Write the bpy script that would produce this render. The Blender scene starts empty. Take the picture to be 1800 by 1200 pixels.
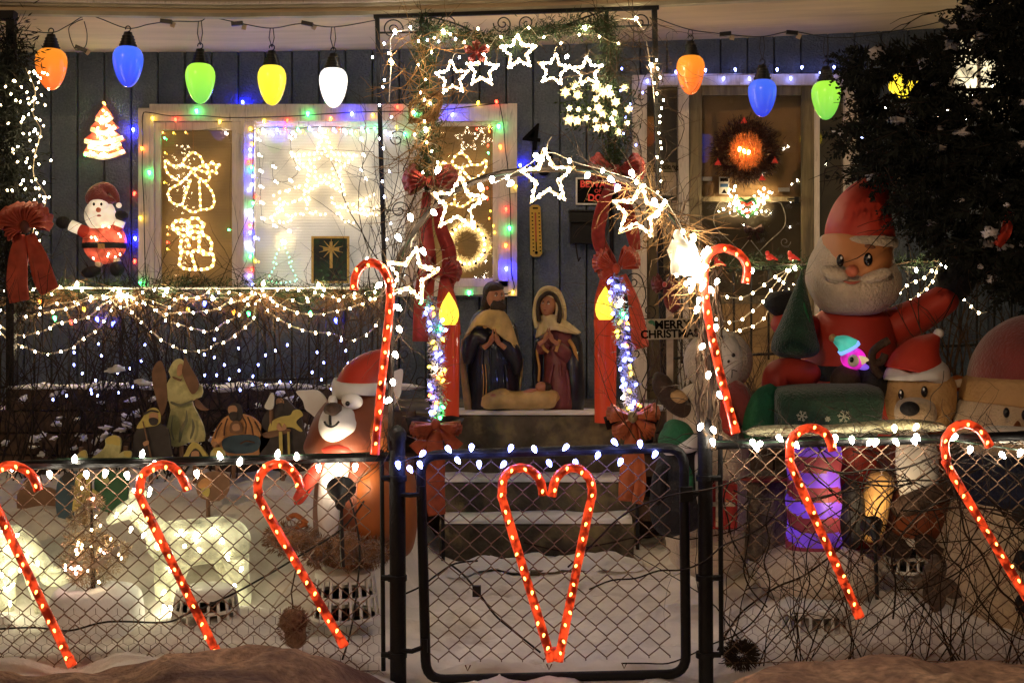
import bpy, math, random
import numpy as np
from mathutils import Vector, Matrix, noise

sc = bpy.context.scene
# ------------------------------------------------------------------ camera, sky, street light, exposure
F, CX, HY, CAMH = 2200.0, 900.0, 548.0, 1.5
cam_d = bpy.data.cameras.new('camera'); cam = bpy.data.objects.new('camera', cam_d)
sc.collection.objects.link(cam); sc.camera = cam
cam.location = (0, 0, CAMH); cam.rotation_euler = (math.radians(90), 0, 0)
cam_d.sensor_width = 36; cam_d.lens = F / 1800 * 36; cam_d.shift_y = -(600 - HY) / 1800
cam_d.clip_start = 0.05; cam_d.clip_end = 500
world = bpy.data.worlds.new('World'); sc.world = world; world.use_nodes = True
wn = world.node_tree.nodes; wl = world.node_tree.links
bgn = wn.get('Background') or wn.new('ShaderNodeBackground')
sky = wn.new('ShaderNodeTexSky'); sky.sky_type = 'NISHITA'; sky.sun_disc = False
SUN_EL, SUN_AZ = math.radians(17), math.radians(204)
sky.sun_elevation = SUN_EL; sky.sun_rotation = SUN_AZ
wl.new(sky.outputs[0], bgn.inputs[0]); bgn.inputs[1].default_value = 0.0035
sun_d = bpy.data.lights.new('street_light', 'SUN'); sun = bpy.data.objects.new('street_light', sun_d)
sc.collection.objects.link(sun); sun_d.energy = 0.35; sun_d.color = (1.0, 0.62, 0.33); sun_d.angle = math.radians(1.0)
sdir = Vector((math.sin(SUN_AZ) * math.cos(SUN_EL), math.cos(SUN_AZ) * math.cos(SUN_EL), math.sin(SUN_EL)))
sun.rotation_euler = sdir.to_track_quat('Z', 'Y').to_euler(); sun.location = (-4, -8, 9)
sc.view_settings.view_transform = 'Standard'; sc.view_settings.look = 'None'
sc.view_settings.gamma = 1; sc.view_settings.use_curve_mapping = False
sc.view_settings.exposure = 0.55
sc.render.engine = 'CYCLES'
cy = sc.cycles
cy.use_denoising = True; cy.max_bounces = 5; cy.diffuse_bounces = 3; cy.glossy_bounces = 3
cy.transparent_max_bounces = 12; cy.sample_clamp_indirect = 3.0; cy.sample_clamp_direct = 0
cy.caustics_reflective = False; cy.caustics_refractive = False; cy.use_light_tree = True

R = random.Random(11)
def P(px, py, D): return Vector(((px - CX) / F * D, D, CAMH - (py - HY) / F * D))
def S(D): return D / F          # metres per photo pixel at distance D
col = sc.collection
def lerp(a, b, t): return a + (b - a) * t

# ------------------------------------------------------------------ materials
MATS = {}
def M(name, c=(.5, .5, .5), rough=.6, var=.18, scale=14, bump=0.0, bscale=60, metal=0, emit=None, es=0, spec=.4,
      alpha=None, trans=0, coat=0, sheen=0, c2=None, c2s=5, c2lo=.45, c2hi=.6, evar=None, translucent=0, stretch=None):
    if name in MATS: return MATS[name]
    m = bpy.data.materials.new(name); m.use_nodes = True; nt = m.node_tree; n = nt.nodes; l = nt.links
    b = n['Principled BSDF']; b.inputs['Roughness'].default_value = rough; b.inputs['Metallic'].default_value = metal
    b.inputs['Specular IOR Level'].default_value = spec; b.inputs['Coat Weight'].default_value = coat
    b.inputs['Sheen Weight'].default_value = sheen; b.inputs['Transmission Weight'].default_value = trans
    tc = n.new('ShaderNodeTexCoord'); geo = tc.outputs['Object']
    mp = n.new('ShaderNodeMapping'); l.new(geo, mp.inputs[0])
    if stretch: mp.inputs['Scale'].default_value = stretch
    nz = n.new('ShaderNodeTexNoise'); nz.inputs['Scale'].default_value = scale; nz.inputs['Detail'].default_value = 6
    l.new(mp.outputs[0], nz.inputs['Vector'])
    mr = n.new('ShaderNodeMapRange'); mr.inputs['From Min'].default_value = .3; mr.inputs['From Max'].default_value = .7
    mr.inputs['To Min'].default_value = 1 - var; mr.inputs['To Max'].default_value = 1 + var
    l.new(nz.outputs['Fac'], mr.inputs['Value'])
    hsv = n.new('ShaderNodeHueSaturation'); hsv.inputs['Color'].default_value = (*c, 1); l.new(mr.outputs[0], hsv.inputs['Value'])
    src = hsv.outputs[0]
    if c2 is not None:
        n2 = n.new('ShaderNodeTexNoise'); n2.inputs['Scale'].default_value = c2s; n2.inputs['Detail'].default_value = 8
        n2.inputs['Roughness'].default_value = .62
        l.new(mp.outputs[0], n2.inputs['Vector'])
        r2 = n.new('ShaderNodeMapRange'); r2.inputs['From Min'].default_value = c2lo; r2.inputs['From Max'].default_value = c2hi
        l.new(n2.outputs['Fac'], r2.inputs['Value'])
        mx = n.new('ShaderNodeMix'); mx.data_type = 'RGBA'; l.new(r2.outputs[0], mx.inputs[0])
        l.new(src, mx.inputs[6]); mx.inputs[7].default_value = (*c2, 1); src = mx.outputs[2]
    l.new(src, b.inputs['Base Color'])
    if emit is not None:
        b.inputs['Emission Color'].default_value = (*emit, 1); b.inputs['Emission Strength'].default_value = es
        if evar is not None:
            lo, hi, es2 = evar
            n3 = n.new('ShaderNodeTexNoise'); n3.inputs['Scale'].default_value = es2; n3.inputs['Detail'].default_value = 2
            l.new(mp.outputs[0], n3.inputs['Vector'])
            r3 = n.new('ShaderNodeMapRange'); r3.inputs['From Min'].default_value = .38; r3.inputs['From Max'].default_value = .62
            r3.inputs['To Min'].default_value = lo * es; r3.inputs['To Max'].default_value = hi * es
            l.new(n3.outputs['Fac'], r3.inputs['Value']); l.new(r3.outputs[0], b.inputs['Emission Strength'])
    if bump:
        n4 = n.new('ShaderNodeTexNoise'); n4.inputs['Scale'].default_value = bscale; n4.inputs['Detail'].default_value = 8
        l.new(mp.outputs[0], n4.inputs['Vector'])
        bp = n.new('ShaderNodeBump'); bp.inputs['Strength'].default_value = bump; bp.inputs['Distance'].default_value = .02
        l.new(n4.outputs['Fac'], bp.inputs['Height']); l.new(bp.outputs[0], b.inputs['Normal'])
    if translucent:
        out = n['Material Output']; t = n.new('ShaderNodeBsdfTranslucent'); l.new(src, t.inputs[0])
        ms = n.new('ShaderNodeMixShader'); ms.inputs[0].default_value = translucent
        l.new(b.outputs[0], ms.inputs[1]); l.new(t.outputs[0], ms.inputs[2]); l.new(ms.outputs[0], out.inputs[0])
    MATS[name] = m; return m

def glow(name, c, s, grad=None):
    """a lamp's own light; grad = (colour at the tip, height of the lamp) for a bulb lit from its socket end"""
    if name in MATS: return MATS[name]
    m = bpy.data.materials.new(name); m.use_nodes = True; nt = m.node_tree; n = nt.nodes; l = nt.links
    b = n['Principled BSDF']; b.inputs['Base Color'].default_value = (c[0] * .5 + .02, c[1] * .5 + .02, c[2] * .5 + .02, 1)
    b.inputs['Roughness'].default_value = .25; b.inputs['Coat Weight'].default_value = .3
    b.inputs['Emission Color'].default_value = (*c, 1); b.inputs['Emission Strength'].default_value = s
    if grad:
        tc = n.new('ShaderNodeTexCoord'); sp = n.new('ShaderNodeSeparateXYZ'); l.new(tc.outputs['Object'], sp.inputs[0])
        nz = n.new('ShaderNodeTexNoise'); nz.inputs['Scale'].default_value = 9; l.new(tc.outputs['Object'], nz.inputs['Vector'])
        ad = n.new('ShaderNodeMath'); ad.operation = 'MULTIPLY_ADD'; ad.inputs[1].default_value = .05
        l.new(nz.outputs['Fac'], ad.inputs[0]); l.new(sp.outputs[2], ad.inputs[2])
        mr = n.new('ShaderNodeMapRange'); mr.inputs['From Min'].default_value = -grad[1] * .45; mr.inputs['From Max'].default_value = grad[1] * .45
        l.new(ad.outputs[0], mr.inputs['Value'])
        mx = n.new('ShaderNodeMix'); mx.data_type = 'RGBA'; l.new(mr.outputs[0], mx.inputs[0])
        mx.inputs[6].default_value = (*grad[0], 1); mx.inputs[7].default_value = (*c, 1)
        l.new(mx.outputs[2], b.inputs['Emission Color'])
    MATS[name] = m; return m

WARM, COOL = (1, .74, .38), (.80, .84, 1)
g_warm = glow('warm_white_bulb', WARM, 110)
g_warm_soft = glow('warm_white_soft_bulb', WARM, 26)
g_cool = glow('cool_white_bulb', (.62, .70, 1), 60)
g_white = glow('white_bulb', (1, .88, .68), 60)
g_blue = glow('blue_bulb', (.012, .016, 1), 260)
g_bluew = glow('blue_white_bulb', (.22, .27, 1), 26)
g_red = glow('red_bulb', (1, .03, .012), 16)
g_orange = glow('orange_bulb', (1, .22, .02), 14)
g_yellow = glow('yellow_bulb', (1, .62, .04), 10)
g_green = glow('green_bulb', (.04, 1, .20), 34)
g_amber = glow('amber_spark', (1, .42, .07), 7)
GL_P = glow('pink_white_bulb', (1, .55, .5), 40)
g_star = glow('star_bulb_light', (1, .82, .54), 46)
g_starsoft = glow('star_rope_light', (1, .66, .30), 2.0)
g_rope = glow('yellow_rope_light', (1, .58, .16), 1.2)
g_ropespark = glow('yellow_rope_spark', (1, .76, .34), 9)
GL = dict(h=glow('swag_bulb', (1, .76, .42), 60), w=g_warm, s=g_warm_soft, c=g_cool, W=g_white, b=g_blue, B=g_bluew, r=g_red, o=g_orange, y=g_yellow, g=g_green, a=g_amber, p=GL_P, n=glow('dim_window_bulb', (1, .78, .44), 7), f=glow('faint_green_bulb', (.25, 1, .55), 3))
GNAME = dict(w='warm white', s='warm white', c='cool white', W='white', b='blue', B='blue white', r='red', o='orange', y='yellow', g='green', a='amber')

black_metal = M('black_painted_iron', (.006, .006, .007), .55, bump=.25, bscale=90, spec=.25)
cord_black = M('black_cord', (.012, .012, .012), .5)
cord_green = M('dark_green_cord', (.01, .03, .015), .5)
cord_white = M('pale_cord', (.62, .55, .42), .5)
galv = M('chain_link_wire', (.20, .12, .075), .5, metal=.3, var=.4, scale=30)
trim_white = M('window_trim_paint', (.66, .58, .52), .5, bump=.15, bscale=40, var=.1, c2=(.30, .25, .22), c2s=9, c2lo=.58, c2hi=.72, stretch=(6, 6, .7))
siding = M('blue_grey_siding', (.118, .142, .175), .8, bump=.8, bscale=60, var=.22, scale=70, c2=(.055, .075, .115), c2s=1.6, c2lo=.45, c2hi=.7, spec=.25)
groove = M('siding_groove_shade', (.05, .06, .08), .9)
soffit_m = M('cream_soffit_paint', (.66, .52, .34), .7, bump=.2, bscale=8, var=.12, scale=3, c2=(.42, .33, .22), c2s=1.8, c2lo=.55, c2hi=.8, stretch=(.35, 2.5, 1))
fascia_m = M('fascia_board_paint', (.40, .36, .26), .65, bump=.3, bscale=14, var=.2, scale=6)
stone_m = M('shadow_mottled_stone', (.09, .075, .052), .85, bump=.9, bscale=16, var=.5, scale=7, c2=(.22, .18, .09), c2s=4, c2lo=.52, c2hi=.66)  # yellow and dark noise blotches stand in for shadows on the porch face
brick_m = M('old_brown_block', (.085, .055, .038), .9, bump=.8, bscale=25, var=.4, scale=11)
snow_m = M('snow', (.84, .79, .71), .8, bump=1.0, bscale=13, var=.12, scale=5, spec=.2, c2=(.40, .32, .24), c2s=2.8, c2lo=.56, c2hi=.80)
snow_clean = M('fresh_snow', (.82, .81, .80), .8, bump=.5, bscale=18, var=.06, scale=8, spec=.2)
snow_bank_m = M('dirty_lamplit_snow_bank', (.46, .28, .17), .9, bump=1, bscale=42, var=.45, scale=26, c2=(.13, .065, .05), c2s=2.6, c2lo=.42, c2hi=.66)  # dirt, plus the street light's orange-brown put into the snow colour
red_ribbon = M('red_velvet_ribbon', (.42, .035, .028), .6, var=.25, scale=22, sheen=.3, bump=.5, bscale=24, translucent=.12)
orange_ribbon = M('rust_red_ribbon', (.36, .07, .03), .6, var=.3, scale=18, bump=.4, bscale=24, translucent=.1)
dark_ribbon = M('dark_red_ribbon', (.12, .02, .018), .6, var=.3, scale=18, bump=.4, bscale=24)
branch_m = M('bare_branch_bark', (.07, .042, .022), .85, var=.5, scale=30, bump=.3)
branch_dark = M('dark_branch_bark', (.022, .014, .009), .9, var=.5, scale=30)
needle_m = M('garland_needles', (.022, .045, .014), .8, var=.5, scale=25)
needle_dark = M('conifer_needles', (.0045, .007, .004), .85, var=.6, scale=9)
black_plastic = M('black_plastic', (.012, .012, .013), .4, var=.1)
white_plastic = M('white_plastic', (.72, .70, .64), .4, var=.06)

# ------------------------------------------------------------------ objects: naming and parenting
WL = {}
def link(o, parent=None, w=None):
    col.objects.link(o); w = w if w is not None else Vector((0, 0, 0)); WL[o.name] = w.copy()
    if parent is not None:
        o.parent = parent; o.location = w - WL[parent.name]
    else: o.location = w
    return o
def tag(o, label=None, cat=None, group=None, kind=None):
    if label: o['label'] = label
    if cat: o['category'] = cat
    if group: o['group'] = group
    if kind: o['kind'] = kind
    return o
def thing(name, label, cat, loc, group=None):
    o = bpy.data.objects.new(name, None); o.empty_display_size = .05
    link(o, None, Vector(loc)); return tag(o, label, cat, group)
def inst(name, mesh, w, parent, rot=None, scale=None):
    o = bpy.data.objects.new(name, mesh); link(o, parent, Vector(w))
    if rot is not None: o.rotation_euler = rot
    if scale is not None: o.scale = scale if hasattr(scale, '__len__') else (scale,) * 3
    return o

def cr(pts, k):
    """Catmull-Rom through a list of equal-length number tuples"""
    if len(pts) < 3 or k < 2: return [tuple(p) for p in pts]
    out = []; n = len(pts)
    for i in range(n - 1):
        p0 = pts[max(i - 1, 0)]; p1 = pts[i]; p2 = pts[i + 1]; p3 = pts[min(i + 2, n - 1)]
        for j in range(k):
            t = j / k; t2 = t * t; t3 = t2 * t
            out.append(tuple(.5 * (2 * b + (c - a) * t + (2 * a - 5 * b + 4 * c - d) * t2 + (-a + 3 * b - 3 * c + d) * t3) for a, b, c, d in zip(p0, p1, p2, p3)))
    out.append(tuple(pts[-1])); return out
def closed_cr(pts, k):
    n = len(pts); out = []
    for i in range(n):
        p0 = pts[i - 1]; p1 = pts[i]; p2 = pts[(i + 1) % n]; p3 = pts[(i + 2) % n]
        for j in range(k):
            t = j / k; t2 = t * t; t3 = t2 * t
            out.append(tuple(.5 * (2 * b + (c - a) * t + (2 * a - 5 * b + 4 * c - d) * t2 + (-a + 3 * b - 3 * c + d) * t3) for a, b, c, d in zip(p0, p1, p2, p3)))
    return out

class MB:
    def __init__(s): s.v = []; s.f = []; s.m = []; s.cur = 0
    def _add(s, vs, fs):
        o = len(s.v); s.v.extend(vs); s.f.extend([tuple(i + o for i in f) for f in fs]); s.m.extend([s.cur] * len(fs)); return s
    def box(s, c, d, rot=None):
        c = Vector(c); hx, hy, hz = d[0] / 2, d[1] / 2, d[2] / 2
        vs = [Vector((x, y, z)) for x in (-hx, hx) for y in (-hy, hy) for z in (-hz, hz)]
        if rot is not None: vs = [rot @ v for v in vs]
        return s._add([v + c for v in vs], [(0, 1, 3, 2), (4, 6, 7, 5), (0, 4, 5, 1), (2, 3, 7, 6), (0, 2, 6, 4), (1, 5, 7, 3)])
    def tube(s, pts, r, n=6, closed=False, cap=True):
        pts = [Vector(p) for p in pts]; N = len(pts)
        if N < 2: return s
        rs = r if hasattr(r, '__len__') else [r] * N
        vs = []; prev = None
        for i, p in enumerate(pts):
            if closed: t = pts[(i + 1) % N] - pts[i - 1]
            else: t = pts[min(i + 1, N - 1)] - pts[max(i - 1, 0)]
            if t.length < 1e-9: t = Vector((0, 0, 1))
            t.normalize()
            if prev is None:
                a = Vector((0, 1, 0)) if abs(t.y) < .9 else Vector((1, 0, 0)); u = t.cross(a).normalized()
            else:
                u = prev - t * prev.dot(t)
                if u.length < 1e-6: u = t.cross(Vector((.3, 1, .2)))
                u.normalize()
            prev = u; w = t.cross(u)
            for j in range(n):
                a = 2 * math.pi * j / n; vs.append(p + (u * math.cos(a) + w * math.sin(a)) * rs[i])
        fs = []; K = N if closed else N - 1
        for i in range(K):
            i2 = (i + 1) % N
            for j in range(n): fs.append((i * n + j, i * n + (j + 1) % n, i2 * n + (j + 1) % n, i2 * n + j))
        if cap and not closed:
            fs.append(tuple(range(n - 1, -1, -1))); fs.append(tuple((N - 1) * n + j for j in range(n)))
        return s._add(vs, fs)
    def ell(s, c, r, nu=16, nv=10, rot=None):
        if not hasattr(r, '__len__'): r = (r, r, r)
        return s.lathe(c, [(math.sin(math.pi * i / nv), -math.cos(math.pi * i / nv)) for i in range(nv + 1)], nu, r, rot)
    def lathe(s, c, prof, n=16, r=(1, 1, 1), rot=None):
        c = Vector(c); vs = []
        for (pr, pz) in prof:
            for j in range(n):
                a = 2 * math.pi * j / n; v = Vector((pr * math.cos(a) * r[0], pr * math.sin(a) * r[1], pz * r[2]))
                vs.append((rot @ v if rot is not None else v) + c)
        fs = []
        for i in range(len(prof) - 1):
            for j in range(n): fs.append((i * n + j, i * n + (j + 1) % n, (i + 1) * n + (j + 1) % n, (i + 1) * n + j))
        if prof[0][0] > 1e-4: fs.append(tuple(range(n - 1, -1, -1)))
        if prof[-1][0] > 1e-4: fs.append(tuple((len(prof) - 1) * n + j for j in range(n)))
        return s._add(vs, fs)
    def loft(s, secs, n=20, k=4, power=2.0):
        """secs: (px, py, D, halfwidth_px, halfdepth_m); cross-sections stand across the spine; an inflated form"""
        q = cr(secs, k); N = len(q); vs = []
        pts = [P(a[0], a[1], a[2]) for a in q]
        for i, a in enumerate(q):
            t = pts[min(i + 1, N - 1)] - pts[max(i - 1, 0)]; t = Vector((t.x, 0, t.z))
            if t.length < 1e-7: t = Vector((0, 0, 1))
            t.normalize(); u = Vector((t.z, 0, -t.x)); hw = max(a[3], .05) * S(a[2]); hd = max(a[4], .0005)
            for j in range(n):
                g = 2 * math.pi * j / n; cc, ss = math.cos(g), math.sin(g)
                cc = math.copysign(abs(cc) ** (2 / power), cc); ss = math.copysign(abs(ss) ** (2 / power), ss)
                vs.append(pts[i] + u * (cc * hw) + Vector((0, ss * hd, 0)))
        fs = []
        for i in range(N - 1):
            for j in range(n): fs.append((i * n + j, i * n + (j + 1) % n, (i + 1) * n + (j + 1) % n, (i + 1) * n + j))
        fs.append(tuple(range(n - 1, -1, -1))); fs.append(tuple((N - 1) * n + j for j in range(n)))
        return s._add(vs, fs)
    def poly(s, px, D, th, round_=0):
        """a board cut to an outline (photo pixels) standing at distance D, thickness th"""
        if round_: px = closed_cr(px, round_)
        a = [P(x, y, D) for x, y in px]; n = len(a)
        b = [v + Vector((0, th, 0)) for v in a]
        area = sum(px[i - 1][0] * px[i][1] - px[i][0] * px[i - 1][1] for i in range(n))
        if area > 0: a.reverse(); b.reverse()
        fs = [tuple(range(n)), tuple(range(2 * n - 1, n - 1, -1))] + [(i, n + i, n + (i + 1) % n, (i + 1) % n) for i in range(n)]
        return s._add(a + b, fs)
    def grid(s, nu, nv, fn, two=False):
        vs = [Vector(fn(i / nu, j / nv)) for j in range(nv + 1) for i in range(nu + 1)]
        fs = [(j * (nu + 1) + i, j * (nu + 1) + i + 1, (j + 1) * (nu + 1) + i + 1, (j + 1) * (nu + 1) + i) for j in range(nv) for i in range(nu)]
        return s._add(vs, fs)
    def mesh(s, name, mats, smooth=True, origin=None):
        if origin is None:
            a = np.array([tuple(v) for v in s.v]); origin = Vector((a.min(0) + a.max(0)) / 2)
        me = bpy.data.meshes.new(name); me.from_pydata([tuple(Vector(v) - origin) for v in s.v], [], s.f)
        for m in (mats if isinstance(mats, (list, tuple)) else [mats]): me.materials.append(m)
        if isinstance(mats, (list, tuple)) and len(mats) > 1: me.polygons.foreach_set('material_index', s.m)
        if smooth is not False:
            me.polygons.foreach_set('use_smooth', [True] * len(me.polygons))
            if smooth != 'all': me.set_sharp_from_angle(angle=math.radians(48))
        me.update(); return me, origin
    def build(s, name, mats, parent=None, smooth=True, kind=None, label=None):
        me, o = s.mesh(name, mats, smooth); ob = bpy.data.objects.new(name, me); link(ob, parent, o)
        if kind: ob['kind'] = kind
        if label: ob['label'] = label
        return ob
def voxel(o, size, it=4):
    """fuse a body's overlapping forms into one continuous skin"""
    r = o.modifiers.new('fuse', 'REMESH'); r.mode = 'VOXEL'; r.voxel_size = size; r.use_smooth_shade = True
    if it: s_ = o.modifiers.new('soften', 'SMOOTH'); s_.iterations = it; s_.factor = .5
    return o

def leaves(name, C, Dv, L, W, mat, parent=None, kind='stuff', bend=.0):
    """numpy: one diamond leaf / needle per row"""
    C = np.asarray(C, float); Dv = np.asarray(Dv, float); n = len(C)
    L = np.broadcast_to(np.asarray(L, float), (n,)); W = np.broadcast_to(np.asarray(W, float), (n,))
    Dv = Dv / (np.linalg.norm(Dv, axis=1, keepdims=True) + 1e-9)
    rr = np.random.RandomState(n % 9973).normal(size=(n, 3)); U = np.cross(Dv, rr); U /= np.linalg.norm(U, axis=1, keepdims=True) + 1e-9
    a = C; tip = C + Dv * L[:, None]; mid = C + Dv * (L * .45)[:, None]
    V = np.stack([a, mid + U * (W / 2)[:, None], tip, mid - U * (W / 2)[:, None]], 1).reshape(-1, 3)
    org = (V.min(0) + V.max(0)) / 2; V = V - org
    me = bpy.data.meshes.new(name); me.vertices.add(4 * n); me.vertices.foreach_set('co', V.ravel())
    me.loops.add(4 * n); me.loops.foreach_set('vertex_index', np.arange(4 * n, dtype=np.int32))
    me.polygons.add(n); me.polygons.foreach_set('loop_start', np.arange(0, 4 * n, 4, dtype=np.int32))
    me.polygons.foreach_set('loop_total', np.full(n, 4, dtype=np.int32)); me.materials.append(mat); me.update(calc_edges=True); me.validate()
    o = bpy.data.objects.new(name, me); link(o, parent, Vector(org))
    if kind: o['kind'] = kind
    return o
def along(pts, n, rnd):
    """n random points on a 3D polyline with tangents"""
    A = np.array([tuple(p) for p in pts]); seg = np.linalg.norm(np.diff(A, axis=0), axis=1); cum = np.concatenate([[0], np.cumsum(seg)])
    t = np.sort(rnd.uniform(0, cum[-1], n)); i = np.clip(np.searchsorted(cum, t) - 1, 0, len(seg) - 1)
    f = (t - cum[i]) / np.maximum(seg[i], 1e-9); return A[i] + (A[i + 1] - A[i]) * f[:, None], (A[i + 1] - A[i]) / np.maximum(seg[i], 1e-9)[:, None]
def garland_needles(name, pts, n, rad, L, mat, parent, seed=1, W=.004, kind='stuff'):
    rnd = np.random.RandomState(seed); C, T = along(pts, n, rnd); off = rnd.normal(size=(n, 3)) * rad * .5
    d = rnd.normal(size=(n, 3)) + T * .4 + off * 8
    return leaves(name, C + off, d, rnd.uniform(.6, 1.3, n) * L, W, mat, parent, kind)
def lump(mb, c, r, seed=0, k=.35):
    n0 = len(mb.v); mb.ell((0, 0, 0), 1, 12, 8); rr = random.Random(seed); o = Vector((rr.uniform(0, 50), 3, 7))
    for i in range(n0, len(mb.v)):
        v = Vector(mb.v[i]); f = 1 + k * 2 * noise.noise(v * 1.6 + o); mb.v[i] = Vector((v.x * r[0] * f, v.y * r[1] * f, v.z * r[2] * f)) + Vector(c)
def P3(pts, D): return [P(x, y, D) for x, y in pts]
def wob(pts, a, k=4, seed=0):
    """smooth polyline with wobble (metres)"""
    q = cr([tuple(p) for p in pts], k); r = random.Random(seed)
    return [Vector(p) + Vector((r.uniform(-a, a), r.uniform(-a, a), r.uniform(-a, a))) for p in q]
def twig(mb, p, d, length, r0, rnd, depth=2, steps=6, jit=.35, n=4, grav=0, kids=3):
    p = Vector(p); d = Vector(d).normalized(); pts = [p.copy()]; st = length / steps; kid = []
    for i in range(steps):
        d = (d + Vector((rnd.uniform(-jit, jit), rnd.uniform(-jit, jit) * .7, rnd.uniform(-jit, jit) - grav))).normalized()
        p = p + d * st; pts.append(p.copy())
        if depth > 0 and i > 0 and rnd.random() < kids / steps: kid.append((p.copy(), d.copy(), i))
    mb.tube(pts, [lerp(r0, r0 * .35, i / steps) for i in range(steps + 1)], n, cap=False)
    for (q, dd, i) in kid:
        nd = (dd + Vector((rnd.uniform(-1, 1), rnd.uniform(-.6, .6), rnd.uniform(-.8, 1)))).normalized()
        twig(mb, q, nd, length * rnd.uniform(.35, .6), r0 * .55, rnd, depth - 1, max(3, steps - 2), jit, n, grav, kids)
    return pts

# ------------------------------------------------------------------ light bulbs, strings
def _bulbmesh(kind):
    b = MB()
    if kind == 'mini': b.ell((0, 0, 0), (.0055, .0055, .0085), 8, 6)
    elif kind == 'led': b.ell((0, 0, 0), (.0075, .0075, .0095), 8, 6)
    elif kind == 'c9': b.lathe((0, 0, 0), [(.0, -.019), (.0032, -.0165), (.0078, -.008), (.0102, .001), (.0098, .008), (.006, .014), (0, .015)], 10)
    elif kind == 'c7': b.lathe((0, 0, 0), [(.0, -.015), (.003, -.013), (.0068, -.005), (.0085, .002), (.008, .007), (.005, .012), (0, .0125)], 8)
    elif kind == 'globe': b.ell((0, 0, 0), .018, 10, 8)
    elif kind == 'spark': b.ell((0, 0, 0), .0045, 6, 5)
    return b
_bm = {}
def bulbmesh(kind, c):
    k = kind + c
    if k not in _bm: _bm[k] = _bulbmesh(kind).mesh(k, GL[c], 'all', Vector((0, 0, 0)))[0]
    return _bm[k]
def bulb(w, kind, c, parent, rot=None, name='bulb', scale=None): return inst(name, bulbmesh(kind, c), w, parent, rot or (R.uniform(-.6, .6), R.uniform(-.6, .6), 0), scale)
def seglen(pts): return sum((pts[i + 1] - pts[i]).length for i in range(len(pts) - 1))
def spaced(pts, step, off=0):
    out = []; d = off; acc = 0
    for i in range(len(pts) - 1):
        L = (pts[i + 1] - pts[i]).length
        while d <= acc + L and L > 0:
            out.append(pts[i].lerp(pts[i + 1], (d - acc) / L)); d += step
        acc += L
    return out
def light_string(label, path, kind, cols, step=None, at=None, cord=cord_black, cr_=.0022, name='light_string', group=None, drop=.012, jit=.3, seed=0, k=4, sock=True, fwd=.0):
    """path: world points. at: explicit list of (point, colour); else a bulb each step"""
    r = random.Random(seed + 5); q = [Vector(p) for p in cr([tuple(p) for p in path], k)]
    t = thing(name, label, 'light string', q[0], group)
    mb = MB(); mb.tube(q, cr_, 5)
    lst = at if at is not None else [(p, cols[i % len(cols)]) for i, p in enumerate(spaced(q, step, step * .4))]
    bl = []
    for p, c in lst:
        d = Vector((r.uniform(-jit, jit), r.uniform(-jit, jit * .3), -1 if drop > 0 else 1)).normalized() if drop else Vector((0, -1, 0))
        w = Vector(p) + d * abs(drop) + Vector((0, -fwd, 0))
        if sock and kind in ('c9', 'c7'): mb.tube([Vector(p) - d * .006, Vector(p) + d * abs(drop) * .75], .0065 if kind == 'c9' else .005, 6)
        bl.append((w, c, d))
    mb.build('cord', cord, t)
    for w, c, d in bl:
        bulb(w, kind, c, t, (-d).to_track_quat('Z', 'Y').to_euler())
    return t
# ================================================================== SETTING: ground, snow, house
WALL, EDGE = 9.5, 8.15
def ground_h(x, y):
    n1 = noise.noise(Vector((x * 1.1, y * 1.1, 3))) ; n2 = noise.noise(Vector((x * 4.2, y * 4.2, 8)))
    base = .02 + .03 * n1 + .014 * n2
    lx, rx = -.40 - (y - 5) * .02, .78 + (y - 5) * .05     # the trodden path between gate and steps
    side = max(0, min(1, (lx - x) / .35)) if x < lx else max(0, min(1, (x - rx) / .45)) if x > rx else 0
    side = side * side * (3 - 2 * side)
    rise = max(0, min(1, (y - 5.9) / 1.0)); rise = rise * rise * (3 - 2 * rise)
    if x < 0: h = base + side * (.05 + .05 * n1 + .04 * n2 + .03 * noise.noise(Vector((x * 2.6, y * 3.2, 12))) + rise * (.42 + .07 * n1))
    else: h = base + side * (.07 + .03 * n1 + rise * (.25 + .09 * n1))
    if x > .78: h += .12 * math.exp(-((x - 1.6) / .5) ** 2 - ((y - 5.75) / .3) ** 2)
    h += (1 - side) * (.045 * noise.noise(Vector((x * 4.5, y * 7, 1))) + .026 * noise.noise(Vector((x * 11, y * 17, 6)))) + .010 * noise.noise(Vector((x * 8, y * 8, 4)))
    if y < 5.0:                                           # ploughed bank along the street side of the fence
        f = max(0, min(1, (4.98 - y) / .28)); f = f * f * (3 - 2 * f) * (1 - max(0, min(1, (3.9 - y) / .9)))
        px = x / y * F + CX
        prof = [(-400, .20), (0, .13), (120, .12), (330, .215), (450, .25), (560, .19), (720, .06), (900, .0), (1130, .0), (1240, .07), (1380, .17), (1560, .20), (1800, .17), (2200, .22)]
        for (a, ha), (b, hb) in zip(prof, prof[1:]):
            if a <= px < b: t = (px - a) / (b - a); bank = ha + (hb - ha) * t * t * (3 - 2 * t); break
        else: bank = .2
        h = h * (1 - f) + f * (bank + .06 * noise.noise(Vector((x * 3.8, y * 3.8, 5))) * min(1, bank * 8) + .022 * n2 + .018 * noise.noise(Vector((x * 12, y * 12, 2))))
    return h
xs = sorted(set([-150, -60, -25, -12, -8] + [round(-5 + i * .05, 3) for i in range(201)] + [6.5, 8, 12, 25, 60, 150]))
ys = sorted(set([-150, -60, -20, -6, 0, 1.5, 2.6] + [round(3.2 + i * .045, 3) for i in range(130)] + [9.3, 9.8, 12, 20, 60, 150]))
gb = MB()
gv = [Vector((x, y, ground_h(x, y) if -9 < x < 9 and 0 < y < 10 else .0)) for y in ys for x in xs]
nx = len(xs)
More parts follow.
